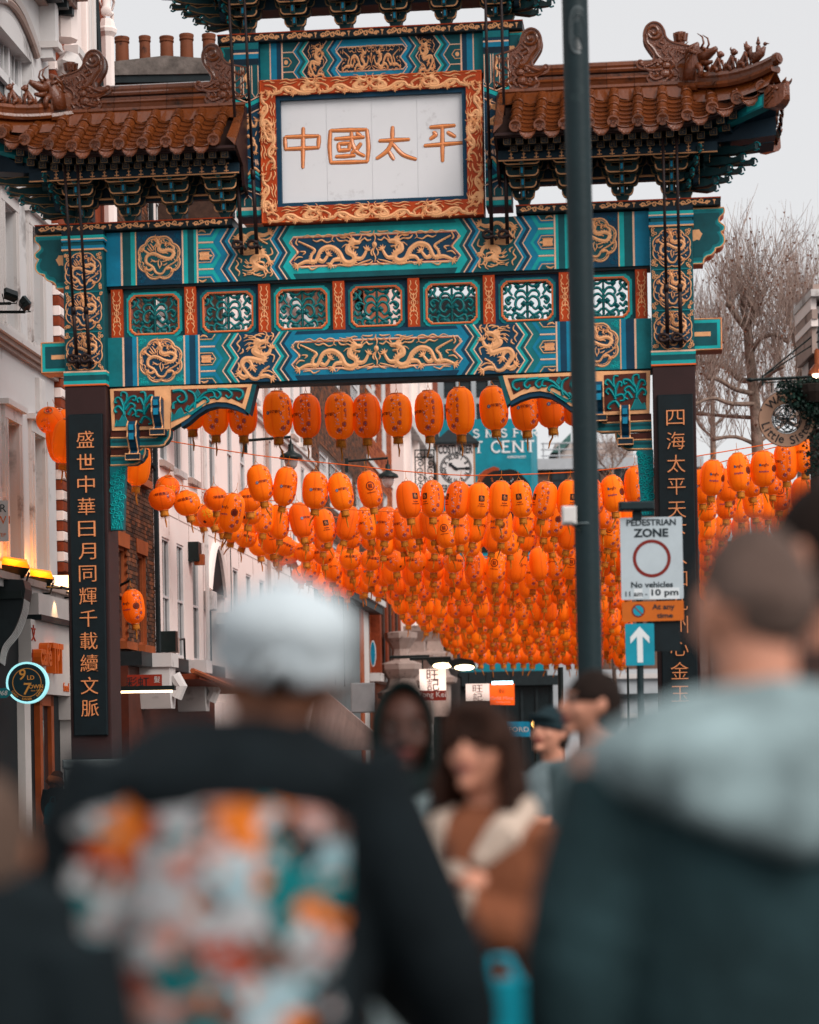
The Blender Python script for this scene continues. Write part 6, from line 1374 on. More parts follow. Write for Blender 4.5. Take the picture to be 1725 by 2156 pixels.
SERIF = {'L': ('|0', [(0, 0), (.55, 0)]), 'E': ('|0', [(0, 1), (.55, 1)], [(0, .52), (.42, .52)], [(0, 0), (.58, 0)]), 'F': ('|0', [(0, 1), (.55, 1)], [(0, .52), (.42, .52)]), 'I': ('|0',), 'M': ('|0', '|.85', [(.02, 1), (.42, .05), (.83, 1)]), 'N': ('|0', '|.68', [(.02, .98), (.66, .02)]), 'T': ('|.32', [(-.02, 1), (.66, 1)]),
 'S': ([(.5, .82), (.4, .96), (.22, 1), (.06, .88), (.06, .68), (.25, .54), (.46, .42), (.54, .24), (.42, .05), (.22, 0), (.02, .16)],), 'O': ([(.36+.36*math.sin(k*.5236), .5+.5*math.cos(k*.5236)) for k in range(13)],), 'C': ([(.62, .8), (.5, .96), (.34, 1), (.1, .82), (.02, .5), (.1, .18), (.34, 0), (.52, .05), (.64, .2)],),
 'R': ('|0', [(0, 1), (.36, 1), (.5, .86), (.5, .66), (.36, .52), (0, .52)], [(.25, .52), (.6, 0)]), '2': ([(.04, .74), (.1, .94), (.28, 1), (.46, .9), (.46, .68), (.04, .02)], [(.02, .02), (.52, .02)]), '1': ('|.2', [(.02, .82), (.2, 1)])}
WID = {'L': .58, 'E': .62, 'F': .58, 'I': .12, 'M': .95, 'N': .78, 'T': .66, 'S': .56, 'O': .74, 'C': .66, 'R': .62, '2': .54, '1': .34}
def serif_line(mb, txt, x0, x1, zb, h, y, m, st=.15):
    tot = sum(WID.get(c, .3)+.20 for c in txt); k = (x1-x0)/tot; x = x0
    for c in txt:
        for S in SERIF.get(c, ()):
            if isinstance(S, str):
                cx = x+float(S[1:])*k; mb.box(cx, cx+st*k, y, y+.02, zb, zb+h, m)
                for zz in (zb, zb+h-.05*h): mb.box(cx-.09*k, cx+(st+.09)*k, y-.004, y+.02, zz, zz+.05*h, m)
            else: mb.ribbon(spline([(x+(a+.04)*k, zb+h*(.03+.94*b)) for a, b in S], 4) if len(S) > 4 else [(x+(a+.04)*k, zb+h*(.03+.94*b)) for a, b in S], st*k*.85, y-.006, .004, m)
        x += (WID.get(c, .3)+.20)*k
t = MB(xf=xf); hpx = dep/F
serif_line(t, 'LES MIS FOR', P(962, 921)[0], P(1136, 921)[0], P(1050, 921)[1], 17.5*hpx, -.03, WB); serif_line(t, '21ST CENT', P(942, 955)[0], P(1130, 955)[0], P(1050, 953)[1], 24*hpx, -.03, WB)
text_into(t, 'HUFFINGTON POST', .17, P(1088, 962)[0], -.012, P(1088, 962)[1], WB, .004, .003, fit=38*hpx); t.build('lettering', bb)
# buildings behind, right of the billboard
dep = 132.0; xf = CW(dep); P = lambda a, b: CP(a, b, dep)
REF[:] = [1250, 980]
fb = thing('far_building', 'far flat roofed brick building with pale bands right of the billboard', 'building', cam2w(P(1250, 1000)[0], dep, -CAMH))
PALE = mat('pale_band', '#b9bcc0', .8, .08, 1)
t = MB(xf=xf); a = P(1120, 968); b = P(1480, 1000); t.box(a[0], b[0], 0, 8, 0, a[1], mat('far_brick', '#7d6054', .9, .2, 2)); t.box(a[0]-.2, b[0], -.4, 8, a[1]-.6, a[1], PALE); t.build('wall', fb)
for k, px in enumerate((1178, 1248, 1300, 1352)):
    a = P(px-17, 985); b = P(px+17, 1037); sash(fb, xf, a[0], b[0], b[1], a[1], d=-.15, bars=(1, 1), w=.10, fm=LEAD)
t = MB(xf=xf); a = P(1140, 940); b = P(1345, 968); t.box(a[0]+1, b[0], 3, 6, b[1]-.2, a[1]+.6, mat('pinkish_render', '#d6c6c0', .85, .1, 1)); 
q = [P(1163, 948), P(1205, 906), P(1205, 925), P(1180, 948)]; t.prism(q, 1, 6, mat('green_lead_roof', '#4d7570', .6, .2)); t.build('roof_house', fb)
t = MB(xf=xf)
for k in range(7): x = P(1145+33*k, 0)[0]; t.tube([(x, 0, P(0, 968)[1]), (x, 0, P(0, 930)[1])], .04, PALE, 4)
for y in (932, 945, 958): t.tube([(P(1140, 0)[0], 0, P(0, y)[1]), (P(1345, 0)[0], 0, P(0, y)[1])], .04, PALE, 4)
t.build('roof_railing', fb)
dep = 150.0; xf = CW(dep); P = lambda a, b: CP(a, b, dep)
REF[:] = [985, 850]
gb_ = thing('office_block', 'grey glass and stone office block behind the orange brick front', 'building', cam2w(P(985, 1000)[0], dep, -CAMH)); t = MB(xf=xf); a = P(900, 780); b = P(1062, 1000); 
ops = [(P(x, 0)[0], P(x+26, 0)[0], P(0, y+38)[1], P(0, y)[1]) for x in (935, 967, 1003, 1034) for y in (800, 850, 900)]
wall(t, a[0], b[0], 0, P(0, 795)[1]+1.2, ops, mat('grey_stone_far', '#a9adb0', .8, .1, .5), PALE, depth=.4); t.add([(a[0], .5, 0), (b[0], .5, 0), (b[0], .5, 30), (a[0], .5, 30)], [(0, 1, 2, 3)], DARK); t.build('wall', gb_)
for o in ops: sash(gb_, xf, *o, d=.2, bars=(0, 0), w=.1, fm=LEAD)
# theatre with turquoise boards
dep = 112.0; xf = CW(dep); P = lambda a, b: CP(a, b, dep)
REF[:] = [1080, 1400]
th = thing('theatre', 'theatre with turquoise lettered canopy closing the end of the street', 'building', cam2w(P(1080, 1400)[0], dep, -CAMH))
t = MB(xf=xf); a = P(975, 1170); b = P(1240, 1412); t.box(a[0], b[0], 2, 9, 0, P(0, 1175)[1], PALE); t.build('wall', th)
for (x, y, w, h) in ((1010, 1300, 60, 45), (1085, 1290, 50, 55), (1140, 1262, 60, 60), (1000, 1240, 40, 40)):
    a = P(x, y); b = P(x+w, y+h); sash(th, xf, a[0], b[0], b[1], a[1], d=1.8, bars=(2, 1), w=.1, fm=BTQ)
t = MB(xf=xf); a = P(970, 1388); b = P(1148, 1412); t.box(a[0], b[0], 0, 2.2, b[1], a[1], BTQ); t.box(a[0]-.1, b[0]+.1, -.1, 2.2, b[1]-.22, b[1], LEAD); t.build('canopy', th)
t = MB(xf=xf); text_into(t, 'Les Misérables', .62, P(972, 1398)[0], -.012, P(972, 1398)[1], WB, .006, .01, fit=92*dep/F); t.build('lettering', th)
t = MB(xf=xf); a = P(972, 1425); b = P(1165, 1590); t.box(a[0], b[0], .3, 2.3, 0, a[1], mat('dark_glass_front', '#1c2629', .3, .3, .6)); t.box(a[0], b[0]+.4, -.2, .5, a[1]-.45, a[1], LEAD)
for k in range(7): x = a[0]+(b[0]-a[0])*k/6; t.box(x-.06, x+.06, .2, .35, 0, a[1]-.4, LEAD)
t.build('dark_frontage', th)
dep = 125.0; xf = CW(dep); P = lambda a, b: CP(a, b, dep)
REF[:] = [1260, 1450]
pb_ = thing('pale_building', 'low pale building with horizontal bands behind the lamp post', 'building', cam2w(P(1260, 1500)[0], dep, -CAMH)); t = MB(xf=xf); a = P(1160, 1412); b = P(1480, 1600); t.box(a[0], b[0], 0, 4, 0, a[1], PALE)
for k in range(4): t.box(a[0]-.1, b[0], -.25-.1*(k % 2), 0, a[1]-.5-1.05*k, a[1]-.25-1.05*k, LEAD if k % 2 else TRIM)
t.build('wall', pb_)
# hanging shop signs at the far end
def hsign(px0, py0, px1, py1, dep, label, board, texts, band_=None, extra=None):
    xf = CW(dep); P = lambda a, b: CP(a, b, dep); a = P(px0, py0); b = P(px1, py1); REF[:] = [(px0+px1)/2, (py0+py1)/2]
    o = thing('hanging_sign', label, 'sign', cam2w((a[0]+b[0])/2, dep, b[1]-CAMH), 'lit shop signs at the far end of the street'); t = MB(xf=xf); t.box(a[0], b[0], 0, .15, b[1], a[1], board); t.build('panel', o)
    if band_: t = MB(xf=xf); c0 = P(0, band_[0])[1]; t.box(a[0], b[0], -.006, 0, b[1], c0, band_[1]); t.build('name_band', o)
    t = MB(xf=xf)
    for s, x, y, h, m, fit in texts: text_into(t, s, h*dep/F*1.1, P(x, y)[0], -.012, P(x, y)[1], m, .005, 0.0, fit=fit*dep/F)
    t.build('lettering', o); t = MB(xf=xf)
    for x in (a[0]+.1, b[0]-.1): t.tube([(x, .07, a[1]), (x, .07, a[1]+.35)], .02, BLKI, 4)
    t.build('hanger', o); return o
LITS = mat('lit_sign_white', '#ffe9dc', .5, .03, 1, emit=.45); LITR = mat('sign_dark_red', '#7a2418', .5, .1, emit=.1); LITOR = mat('lit_sign_orange', '#f05a14', .5, .06, 1, emit=.5); RBR = mat('sign_brown_red', '#6e2a1a', .5)
hsign(883, 1409, 940, 1475, 72, 'hanging white sign with two red characters over a dark red name band', LITS, [('旺', 911, 1421, 24, RBR, 25), ('記', 912, 1442, 24, RBR, 26), ('Wong Kei', 905, 1464, 15, FASC, 68)], (1454, LITR))
hsign(981, 1440, 1031, 1476, 78, 'white sign with two red characters left of the orange sign', LITS, [('旺', 1006, 1450, 17, RBR, 21), ('記', 1006, 1468, 17, RBR, 20)])
hsign(1031, 1440, 1084, 1484, 78.4, 'orange sign with a gold square emblem reading Gold Mine', LITOR, [('Gold Mine', 1057, 1470, 9, mat('pale_orange', '#ffd9c4', .5), 48), ('Restaurant', 1060, 1478, 5, MATS['pale_orange'], 30), ('金山', 1056, 1454, 10, BLKP, 12)])
hl = thing('strip_light', 'cool white strip light above the orange sign', 'light', PD(1055, 1436, 78)); t = MB(); t.tube([PD(1036, 1438, 78), PD(1080, 1437, 78)], .06, mat('lit_cool', '#c8f4ff', .4, 0, emit=2.5), 6); t.build('tube', hl)
hsign(1066, 1520, 1118, 1551, 95, 'blue shop sign with white capitals beside the amber light', BLU, [('FORD', 1092, 1536, 13, FASC, 44)])
REF[:] = [1128, 1520]
tl = thing('traffic_light', 'black traffic light showing a round amber lamp', 'traffic light', PD(1128, 1600, 60)); t = MB(xf=CW(60)); P = lambda a, b: CP(a, b, 60); a = P(1119, 1508); b = P(1138, 1580); t.box(a[0], b[0], 0, .2, b[1], a[1], BLKI); t.tube([((a[0]+b[0])/2, .1, 0), ((a[0]+b[0])/2, .1, b[1])], .05, BLKI, 6); t.box(P(1124, 0)[0], P(1130, 0)[0], 0, .1, a[1], a[1]+.12, BLKI); t.build('housing', tl)
t = MB(xf=CW(60)); disc(t, P(1128.5, 1524), 9.5*60/F, -.03, 0, mat('lit_amber', '#ffc06a', .4, 0, emit=2.6), 16); t.build('lamp', tl)
for (px, py, dep, lb) in ((932, 1402, 72, 'dark hood lamp lit above the left hanging white sign'), (978, 1406, 70, 'dark hood lamp with bright oval glow right of the hanging sign')):
    o = thing('hood_lamp', lb, 'lamp', PD(px, py, dep), 'hood lamps at the street end'); t = MB(xf=CW(dep)); q = CP(px, py, dep); t.prism([(q[0]-.35, q[1]), (q[0]+.35, q[1]), (q[0]+.25, q[1]+.22), (q[0]-.1, q[1]+.28), (q[0]-.5, q[1]+.2)], -.2, .2, BLKI); t.tube([(q[0]-.4, 0, q[1]+.3), (q[0]-1.6, .3, q[1]+.3)], .05, BLKI, 5); t.build('hood', o); t = MB(xf=CW(dep)); t.prism([(q[0]+.3*math.cos(k*.52), q[1]-.0+.09*math.sin(k*.52)) for k in range(12)], -.22, -.21, mat('lit_lamp_cream', '#ffe2b0', .4, 0, emit=3)); t.build('bulb', o)
aw = thing('awning', 'sloping pale awning edge seen behind the hooded man', 'awning', PD(740, 1550, 55)); t = MB(); q = [PD(668, 1440, 62), PD(792, 1545, 50), PD(792, 1580, 50), PD(640, 1580, 62)]; n_ = Vector((0, .15, 0)); t.add(q+[p+n_ for p in q], [(0, 1, 2, 3), (7, 6, 5, 4), (0, 4, 5, 1)], mat('awning_cloth', '#b7a8a2', .8, .1, 2)); t.build('cloth', aw)
uw = thing('utility_box', 'pale grey box against the brick behind the hooded man', 'box', PD(770, 1480, 70)); t = MB(xf=CW(70)); a = CP(738, 1438, 70); b = CP(790, 1500, 70); t.box(a[0], b[0], 0, .5, b[1], a[1], mat('grey_box', '#8f9294', .7, .1, 2), .03); t.build('case', uw)
# wall lamps on brackets
def wlamp(px, py, dep, label, sgn=-1, h=1.0):
    o = thing('wall_lamp', label, 'street lamp', PD(px, py, dep), 'bracket lamps on the left front'); q = CP(px, py, dep); sc = dep/F; xf = CW(dep); r = 25*sc*h
    t = MB(xf=xf); cx, cz = q
    t.tube([(cx+sgn*95*sc*h, .0, cz+38*sc*h), (cx, 0, cz+44*sc*h), (cx, 0, cz+28*sc*h)], 3.2*sc*h, BLKI, 6); t.box(cx+sgn*100*sc*h, cx+sgn*92*sc*h, -.1, .1, cz+12*sc*h, cz+44*sc*h, BLKI); t.build('bracket', o)
    t = MB(xf=lambda a, b, c: xf(a, b, c)); t.lathe([(.02*r, 1.2*r), (.22*r, 1.15*r), (.25*r, .6*r), (.45*r, .45*r), (.9*r, .22*r), (1.0*r, .0), (.98*r, -.08*r), (.5*r, -.05*r)], (cx, 0, cz), BLKI, 14); t.build('shade', o, True, 50)
    t = MB(xf=xf); t.lathe([(.55*r, -.05*r), (.58*r, -.3*r), (.48*r, -.7*r), (.25*r, -.95*r), (.02*r, -1.02*r)], (cx, 0, cz), mat('lamp_bowl', '#b5aaa6', .15, .1, 3, spec=.6), 14); t.build('bowl', o, True)
wlamp(613, 964, 46, 'black bracket lamp with clear bowl on the white terrace behind the lanterns'); wlamp(817, 1004, 60, 'black bracket lamp with clear bowl left of the clock sign', -1, .9)
# ================================================================== LANTERNS
def lantern_mat(name, kind_):
    m = bpy.data.materials.new(name); m.use_nodes = True; t = m.node_tree; b = t.nodes['Principled BSDF']; out = t.nodes['Material Output']; N = t.nodes.new; L = t.links.new
    base = (1.0, .158, .005, 1); b.inputs['Roughness'].default_value = .5; b.inputs['Specular IOR Level'].default_value = .12
    tc = N('ShaderNodeTexCoord'); sep = N('ShaderNodeSeparateXYZ'); L(tc.outputs['Object'], sep.inputs[0])
    def M(op, a, b_=None, c=None):
        n = N('ShaderNodeMath'); n.operation = op
        for i, v in enumerate((a, b_, c)):
            if v is None: continue
            if isinstance(v, (int, float)): n.inputs[i].default_value = v
            else: L(v, n.inputs[i])
        return n.outputs[0]
    ang = M('ARCTAN2', sep.outputs['X'], M('MULTIPLY', sep.outputs['Y'], -1.0))      # 0 faces the camera side, + to the right
    z = sep.outputs['Z']
    # fabric colour: slightly darker along the eight seams
    oi = N('ShaderNodeObjectInfo')
    seam = M('ABSOLUTE', M('SINE', M('MULTIPLY', ang, 3.0))); seam = M('POWER', seam, .35)
    mixc = N('ShaderNodeMixRGB'); mixc.inputs[1].default_value = (.62, .065, .004, 1); mixc.inputs[2].default_value = base; L(M('MINIMUM', M('ADD', seam, .26), 1.0), mixc.inputs[0])
    hv = N('ShaderNodeHueSaturation'); L(mixc.outputs[0], hv.inputs['Color']); L(M('ADD', M('MULTIPLY', oi.outputs['Random'], .14), .93), hv.inputs['Value']); L(M('ADD', M('MULTIPLY', oi.outputs['Random'], .010), .497), hv.inputs['Hue'])
    col = hv.outputs[0]
    def over(col, fac, rgb):
        n = N('ShaderNodeMixRGB'); L(col, n.inputs[1]); n.inputs[2].default_value = (*rgb, 1); L(fac, n.inputs[0]); return n.outputs[0]
    vor = N('ShaderNodeTexVoronoi'); vor.inputs['Scale'].default_value = 26; L(tc.outputs['Object'], vor.inputs['Vector'])
    v2 = N('ShaderNodeTexVoronoi'); v2.inputs['Scale'].default_value = 11; L(tc.outputs['Object'], v2.inputs['Vector'])
    def win(x, c, w, soft=.08): return M('SUBTRACT', 1.0, M('SMOOTHSTEP', 0, 1, 0)) if 0 else N_ramp(M('ABSOLUTE', M('SUBTRACT', x, c)), w, soft)
    def N_ramp(x, w, soft):
        n = N('ShaderNodeMapRange'); n.interpolation_type = 'SMOOTHSTEP'; L(x, n.inputs[0]); n.inputs[1].default_value = w-soft; n.inputs[2].default_value = w+soft; n.inputs[3].default_value = 1; n.inputs[4].default_value = 0; return n.outputs[0]
    def lt(x, v): return M('LESS_THAN', x, v)
    if kind_ == 'oblong': fc, fw, zc, zw = .95, .40, .01, .26
    else: fc, fw, zc, zw = .85, .36, .03, .10
    for c in ((fc,) if kind_ == 'oblong' else (fc, fc-2.4, fc+2.4)):
        reg = M('MULTIPLY', win(ang, c, fw, .1), win(z, zc, zw, .05))
        big = M('MULTIPLY', reg, lt(v2.outputs['Distance'], .42)); big = M('MULTIPLY', big, .75)
        col = over(col, big, (.20, .03, .03))
        col = over(col, M('MULTIPLY', reg, M('MULTIPLY', lt(vor.outputs['Distance'], .36), M('GREATER_THAN', v2.outputs['Color'], .45))), (.62, .25, .20))
        col = over(col, M('MULTIPLY', reg, lt(v2.outputs['Distance'], .16)), (.10, .09, .22))
        col = over(col, M('MULTIPLY', reg, lt(vor.outputs['Distance'], .14)), (.75, .58, .55))
    L(col, b.inputs['Base Color']); L(col, b.inputs['Emission Color']); b.inputs['Emission Strength'].default_value = .105     # glow added to the fabric to lift its brightness; no bulb inside
    wv = N('ShaderNodeMath'); wv.operation = 'SINE'; L(M('MULTIPLY', z, 420.0), wv.inputs[0]); bp = N('ShaderNodeBump'); bp.inputs['Strength'].default_value = .25; bp.inputs['Distance'].default_value = .004; L(wv.outputs[0], bp.inputs['Height']); L(bp.outputs[0], b.inputs['Normal'])
    tr = N('ShaderNodeBsdfTranslucent'); L(col, tr.inputs[0]); ms = N('ShaderNodeMixShader'); ms.inputs[0].default_value = .16
    L(b.outputs[0], ms.inputs[1]); L(tr.outputs[0], ms.inputs[2]); L(ms.outputs[0], out.inputs[0]); return m
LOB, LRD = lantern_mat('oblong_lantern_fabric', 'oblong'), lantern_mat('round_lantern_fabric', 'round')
LGOLD = mat('lantern_gold_ring', '#d9762f', .3, .1, 10, spec=.6, gain=1.1); TASS = mat('tassel', '#c8781c', .7, .2, 30, gain=1.1); PRT = mat('dark_print', '#6e2110', .5, .1); PBLK = mat('black_print_square', '#3a1d12', .5, .1); PBLU = mat('blue_emblem', '#2f6f9c', .4, .1); PWHT = mat('white_emblem', '#e8d8d0', .4, .1); PGLD = mat('gold_print', '#ffa21e', .35, .1, gain=1.1)
def lprof(kind_):
    if kind_ == 'oblong': # radius .185, height .60 (z -.30..+.30)
        return [(.07, -.31), (.078, -.295), (.11, -.283), (.155, -.245), (.186, -.18), (.201, -.09), (.204, 0), (.201, .09), (.186, .18), (.155, .245), (.11, .283), (.078, .295)]
    return [(.05, -.205), (.055, -.195), (.09, -.185), (.14, -.155), (.185, -.10), (.208, -.04), (.212, 0), (.208, .05), (.185, .11), (.14, .155), (.09, .185), (.06, .195)]
PROF = {k: lprof(k) for k in ('oblong', 'round')}
def rad(kind_, z):
    P = PROF[kind_]
    for (r0, z0), (r1, z1) in zip(P, P[1:]):
        if z0 <= z <= z1: return r0+(r1-r0)*(z-z0)/(z1-z0)
    return .1
def body_me(kind_):
    mb = MB(); n = 24; vs = []; P = []
    for (r0, z0), (r1, z1) in zip(PROF[kind_], PROF[kind_][1:]): P += [(r0, z0), ((r0+r1)/2, (z0+z1)/2)]
    P.append(PROF[kind_][-1])
    for r, z in P:
        for j in range(n):
            a = 2*math.pi*j/n; q = r*(1-.022*(1-abs(math.sin(a*3)))); vs.append((q*math.sin(a), -q*math.cos(a), z))
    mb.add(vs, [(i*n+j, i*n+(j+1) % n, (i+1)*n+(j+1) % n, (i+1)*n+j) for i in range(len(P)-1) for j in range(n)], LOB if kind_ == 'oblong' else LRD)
    return mb.mesh('shade', True)
def ring_me(kind_):
    mb = MB(); z = .30 if kind_ == 'oblong' else .2; r = .075 if kind_ == 'oblong' else .062
    mb.tube([(r*math.cos(k*math.pi/8), r*math.sin(k*math.pi/8), z) for k in range(16)], .013, LGOLD, 6, True); mb.tube([(0, 0, z+.18), (.0, 0, z+.08), (.05, 0, z)], .004, TASS, 4); mb.tube([(0, 0, z+.08), (-.05, 0, z)], .004, TASS, 4)
    return mb.mesh('top_ring')
def tassel_me(kind_, v):
    mb = MB(); z = -.305 if kind_ == 'oblong' else -.2; rnd = random.Random(v)
    mb.lathe([(.07, 0), (.074, -.012), (.066, -.022)], (0, 0, z), LGOLD, 12); mb.lathe([(.064, -.02), (.07, -.09), (.062, -.10)], (0, 0, z), TASS, 14)
    for k in range(26):
        a = 2*math.pi*k/26; r = .066; l = rnd.uniform(.02, .06); mb.add([(r*math.cos(a), r*math.sin(a), z-.08), (r*math.cos(a+.2), r*math.sin(a+.2), z-.08), ((r+.006)*math.cos(a+.12), (r+.006)*math.sin(a+.12), z-.10-l)], [(0, 1, 2)], TASS)
    s = rnd.uniform(-1, 1); mb.tube([(0, 0, z-.06), (.02*s, 0, z-.14), (.06*s, .01, z-.2), (.09*s, .0, z-.29)], [.006, .012, .014, .008], TASS, 5)
    return mb.mesh('tassel')
def wrap(kind_, items):      # flat print bent onto the lantern: items (text, size, angle, z, mat, fit)
    mb = MB()
    for it in items:
        t = MB()
        if it[0] == '#sq': t.add([(x, 0, z) for z in (-.05, -.025, 0, .025, .05) for x in (-.05, -.025, 0, .025, .05)], [(5*i+j, 5*i+j+1, 5*i+j+6, 5*i+j+5) for i in range(4) for j in range(4)], it[4])
        elif it[0] == '#disc': t.add([(0, 0, 0)]+[(it[1]*math.cos(k*.5236), 0, it[1]*math.sin(k*.5236)) for k in range(12)], [(0, k+1, (k+1) % 12+1) for k in range(12)], it[4])
        elif it[0] == '#ring': 
            R0 = it[1]; t.add([(R0*q*math.cos(k*.314), 0, R0*q*math.sin(k*.314)) for q in (1, .8) for k in range(20)], [(k, (k+1) % 20, 20+(k+1) % 20, 20+k) for k in range(20)], it[4])
        else: text_into(t, it[0], it[1], 0, 0, 0, it[4], 0.0, .001, fit=it[5] if len(it) > 5 else None)
        vs = []
        off = it[6] if len(it) > 6 else .003
        for x, y, z in t.v:
            zz = it[3]+z; r = rad(kind_, zz)+off; a = it[2]+x/r; vs.append((r*math.sin(a), -r*math.cos(a), zz))
        mb.add(vs, t.f, it[4])
    return mb.mesh('print')
PRINTS = {
 'bank': ('oblong', wrap('oblong', [('#disc', .026, -.28, .0, PBLU), ('木', .04, -.28, .0, PWHT, .03, .005), ('中國銀行', .05, .22, .01, PRT, .15), ('#disc', .003, .2, -.03, PRT)]), 'oblong', 'blue tree emblem'),
 'square': ('oblong', wrap('oblong', [('#sq', .05, 0, .03, PBLK), ('fh', .10, 0, .03, LGOLD, .05, .006), ('hotels', .034, 0, -.06, PRT, .09), ('and apartments', .026, 0, -.10, PRT, .13)]), 'oblong', 'black square emblem'),
 'ring': ('oblong', wrap('oblong', [('#ring', .075, .1, .04, PRT), ('龍', .08, .1, .04, PRT, .075), ('restaurant', .03, .1, -.07, PRT, .15)]), 'oblong', 'round dark emblem'),
 'anchor': ('oblong', wrap('oblong', [('⚓', .07, -.1, .02, PRT, .045), ('太平洋行', .04, .28, .02, PRT, .13)]), 'oblong', 'small dark anchor mark'),
 'script': ('oblong', wrap('oblong', [('KungFu', .065, -.15, .06, PRT, .15), ('#disc', .02, -.42, .06, PBLU), ('dumplings', .05, -.15, -.05, mat('violet_print', '#6a3a6e', .5), .16), ('#ring', .06, .78, .0, PBLK), ('#disc', .045, .78, .0, PRT, 0, .004)]), 'oblong', 'violet script and face emblem'),
 'plain': ('oblong', None, 'oblong', 'flower print'),
 'cn': ('round', wrap('round', [('CR', .05, -.40, .04, PRT, .05), ('祥禎集團', .06, .15, .04, PRT, .22), ('#disc', .022, 1.5, -.12, PRT)]), 'round', 'dark Chinese print'),
 'gold': ('round', wrap('round', [('禧', .20, 0, .02, PGLD, .19), ('#disc', .026, -.6, -.1, PRT)]), 'round', 'gold character'),
 'rplain': ('round', None, 'round', 'flower roundel'),
}
BODY = {k: body_me(k) for k in PROF}; RING = {k: ring_me(k) for k in PROF}; TAS = {(k, v): tassel_me(k, v) for k in PROF for v in range(4)}
LABELS = set()
def lantern(px, py, dep, typ, yaw=0.0, tilt=(0, 0), label=None, group='orange festival lanterns strung over the street', sc=1.0):
    kd, pm, shape, desc = PRINTS[typ]
    o = thing('paper_lantern', label or 'lantern', 'lantern', PD(px, py, dep), group)
    # first turn about the vertical so the print faces where it should, then the wind's tilt
    o.rotation_euler = Euler((tilt[0], tilt[1], yaw-YAW*0), 'ZYX') if 0 else (Matrix.Rotation(tilt[1], 3, 'Y') @ Matrix.Rotation(tilt[0], 3, 'X') @ Matrix.Rotation(yaw, 3, 'Z')).to_euler()
    u_ = rnd2.uniform(.95, 1.05); o.scale = (sc*u_, sc*u_*rnd2.uniform(.97, 1.03), sc*rnd2.uniform(.95, 1.04))
    link('shade', BODY[kd], o, None, None, None, False); link('top_ring', RING[kd], o, None, None, None, False); link('tassel', TAS[(kd, random.randrange(4))], o, None, None, None, False)
    if pm: link('print', pm, o, None, None, None, False)
    return o
rnd = random.Random(11); rnd2 = random.Random(12)
def orow(k): return ['first', 'second', 'third', 'fourth', 'fifth', 'sixth', 'seventh', 'eighth', 'ninth', 'tenth', 'eleventh', 'twelfth', 'thirteenth', 'fourteenth', 'fifteenth', 'sixteenth', 'seventeenth', 'eighteenth', 'nineteenth', 'twentieth'][k]
def shp(typ): return 'oblong' if PRINTS[typ][2] == 'oblong' else 'round'
def put_row(items, dep, where, typ_fn, group, tl=.14, sc=1.0):
    for k, (px, py) in enumerate(items):
        typ = typ_fn(k, px); tilt = (rnd.uniform(-.10, .12), rnd.uniform(-tl, tl)); yaw = rnd.uniform(-.9, .7)
        name = orow(k) if k < 20 else 'last'
        lantern(px, py, dep+rnd.uniform(-.15, .15), typ, yaw, tilt, '%s lantern with %s, %s from left %s' % (shp(typ), PRINTS[typ][3], name, where), group, sc)
# string 1: just behind the gate beam
S1 = [(404, 856), (453, 869), (511, 868), (585, 872), (646, 876), (716, 876), (772, 876), (836.6, 874), (903.6, 870), (969.5, 865), (1040, 859.5), (1105, 861), (1160, 855), (1212, 850)]
YW1 = [-.9, -.95, -.95, -.25, -.95, -.8, -1.5+.3, -.95, -.85, -1.4, .0, -.1, .2, .3]
for k, (px, py) in enumerate(S1):
    lantern(px, py, 33.2, 'bank', YW1[k]+.0, (rnd.uniform(-.05, .05)+.02, (-.02 if k < 10 else -.08)), 'large oblong lantern hanging behind the gate beam, %s from the left of its string' % orow(k), 'large lanterns on the string behind the gate', 1.03)
S2 = [(548, 1017.5, 'bank', .2), (600.6, 1024, 'bank', .15), (664, 1032.6, 'bank', .1), (718, 1036, 'bank', .1), (779, 1031, 'ring', .1), (860.5, 1053, 'square', .7), (911, 1051.5, 'square', -.6), (964, 1053, 'square', 1.0-2), (1007.6, 1055, 'square', .35), (1053.6, 1053, 'square', .45), (1097, 1051.5, 'square', -.1), (1147, 1053, 'square', -1.0), (1198, 1050, 'square', .4), (1244, 1046, 'square', .2), (1291, 1039.6, 'script', .1), (1339, 1023, 'plain', -.5), (1440, 1010, 'script', .2), (1500, 1006, 'script', .3), (1556, 995, 'script', .1), (1607.6, 987, 'script', .15), (1655, 972, 'bank', -1.0), (1697, 957, 'bank', -.8), (1740, 948, 'bank', -.5)]
for k, (px, py, ty, yw) in enumerate(S2):
    lantern(px, py, 42.0, ty, yw, (rnd.uniform(-.10, .12), rnd.uniform(-.2, .2) if px < 1280 else rnd.uniform(-.12, .12)), 'oblong lantern with %s, %s from left on the second string' % (PRINTS[ty][3], orow(k) if k < 20 else ('last but two', 'last but one', 'last')[k-20]), 'lanterns on the second string', 1.08)
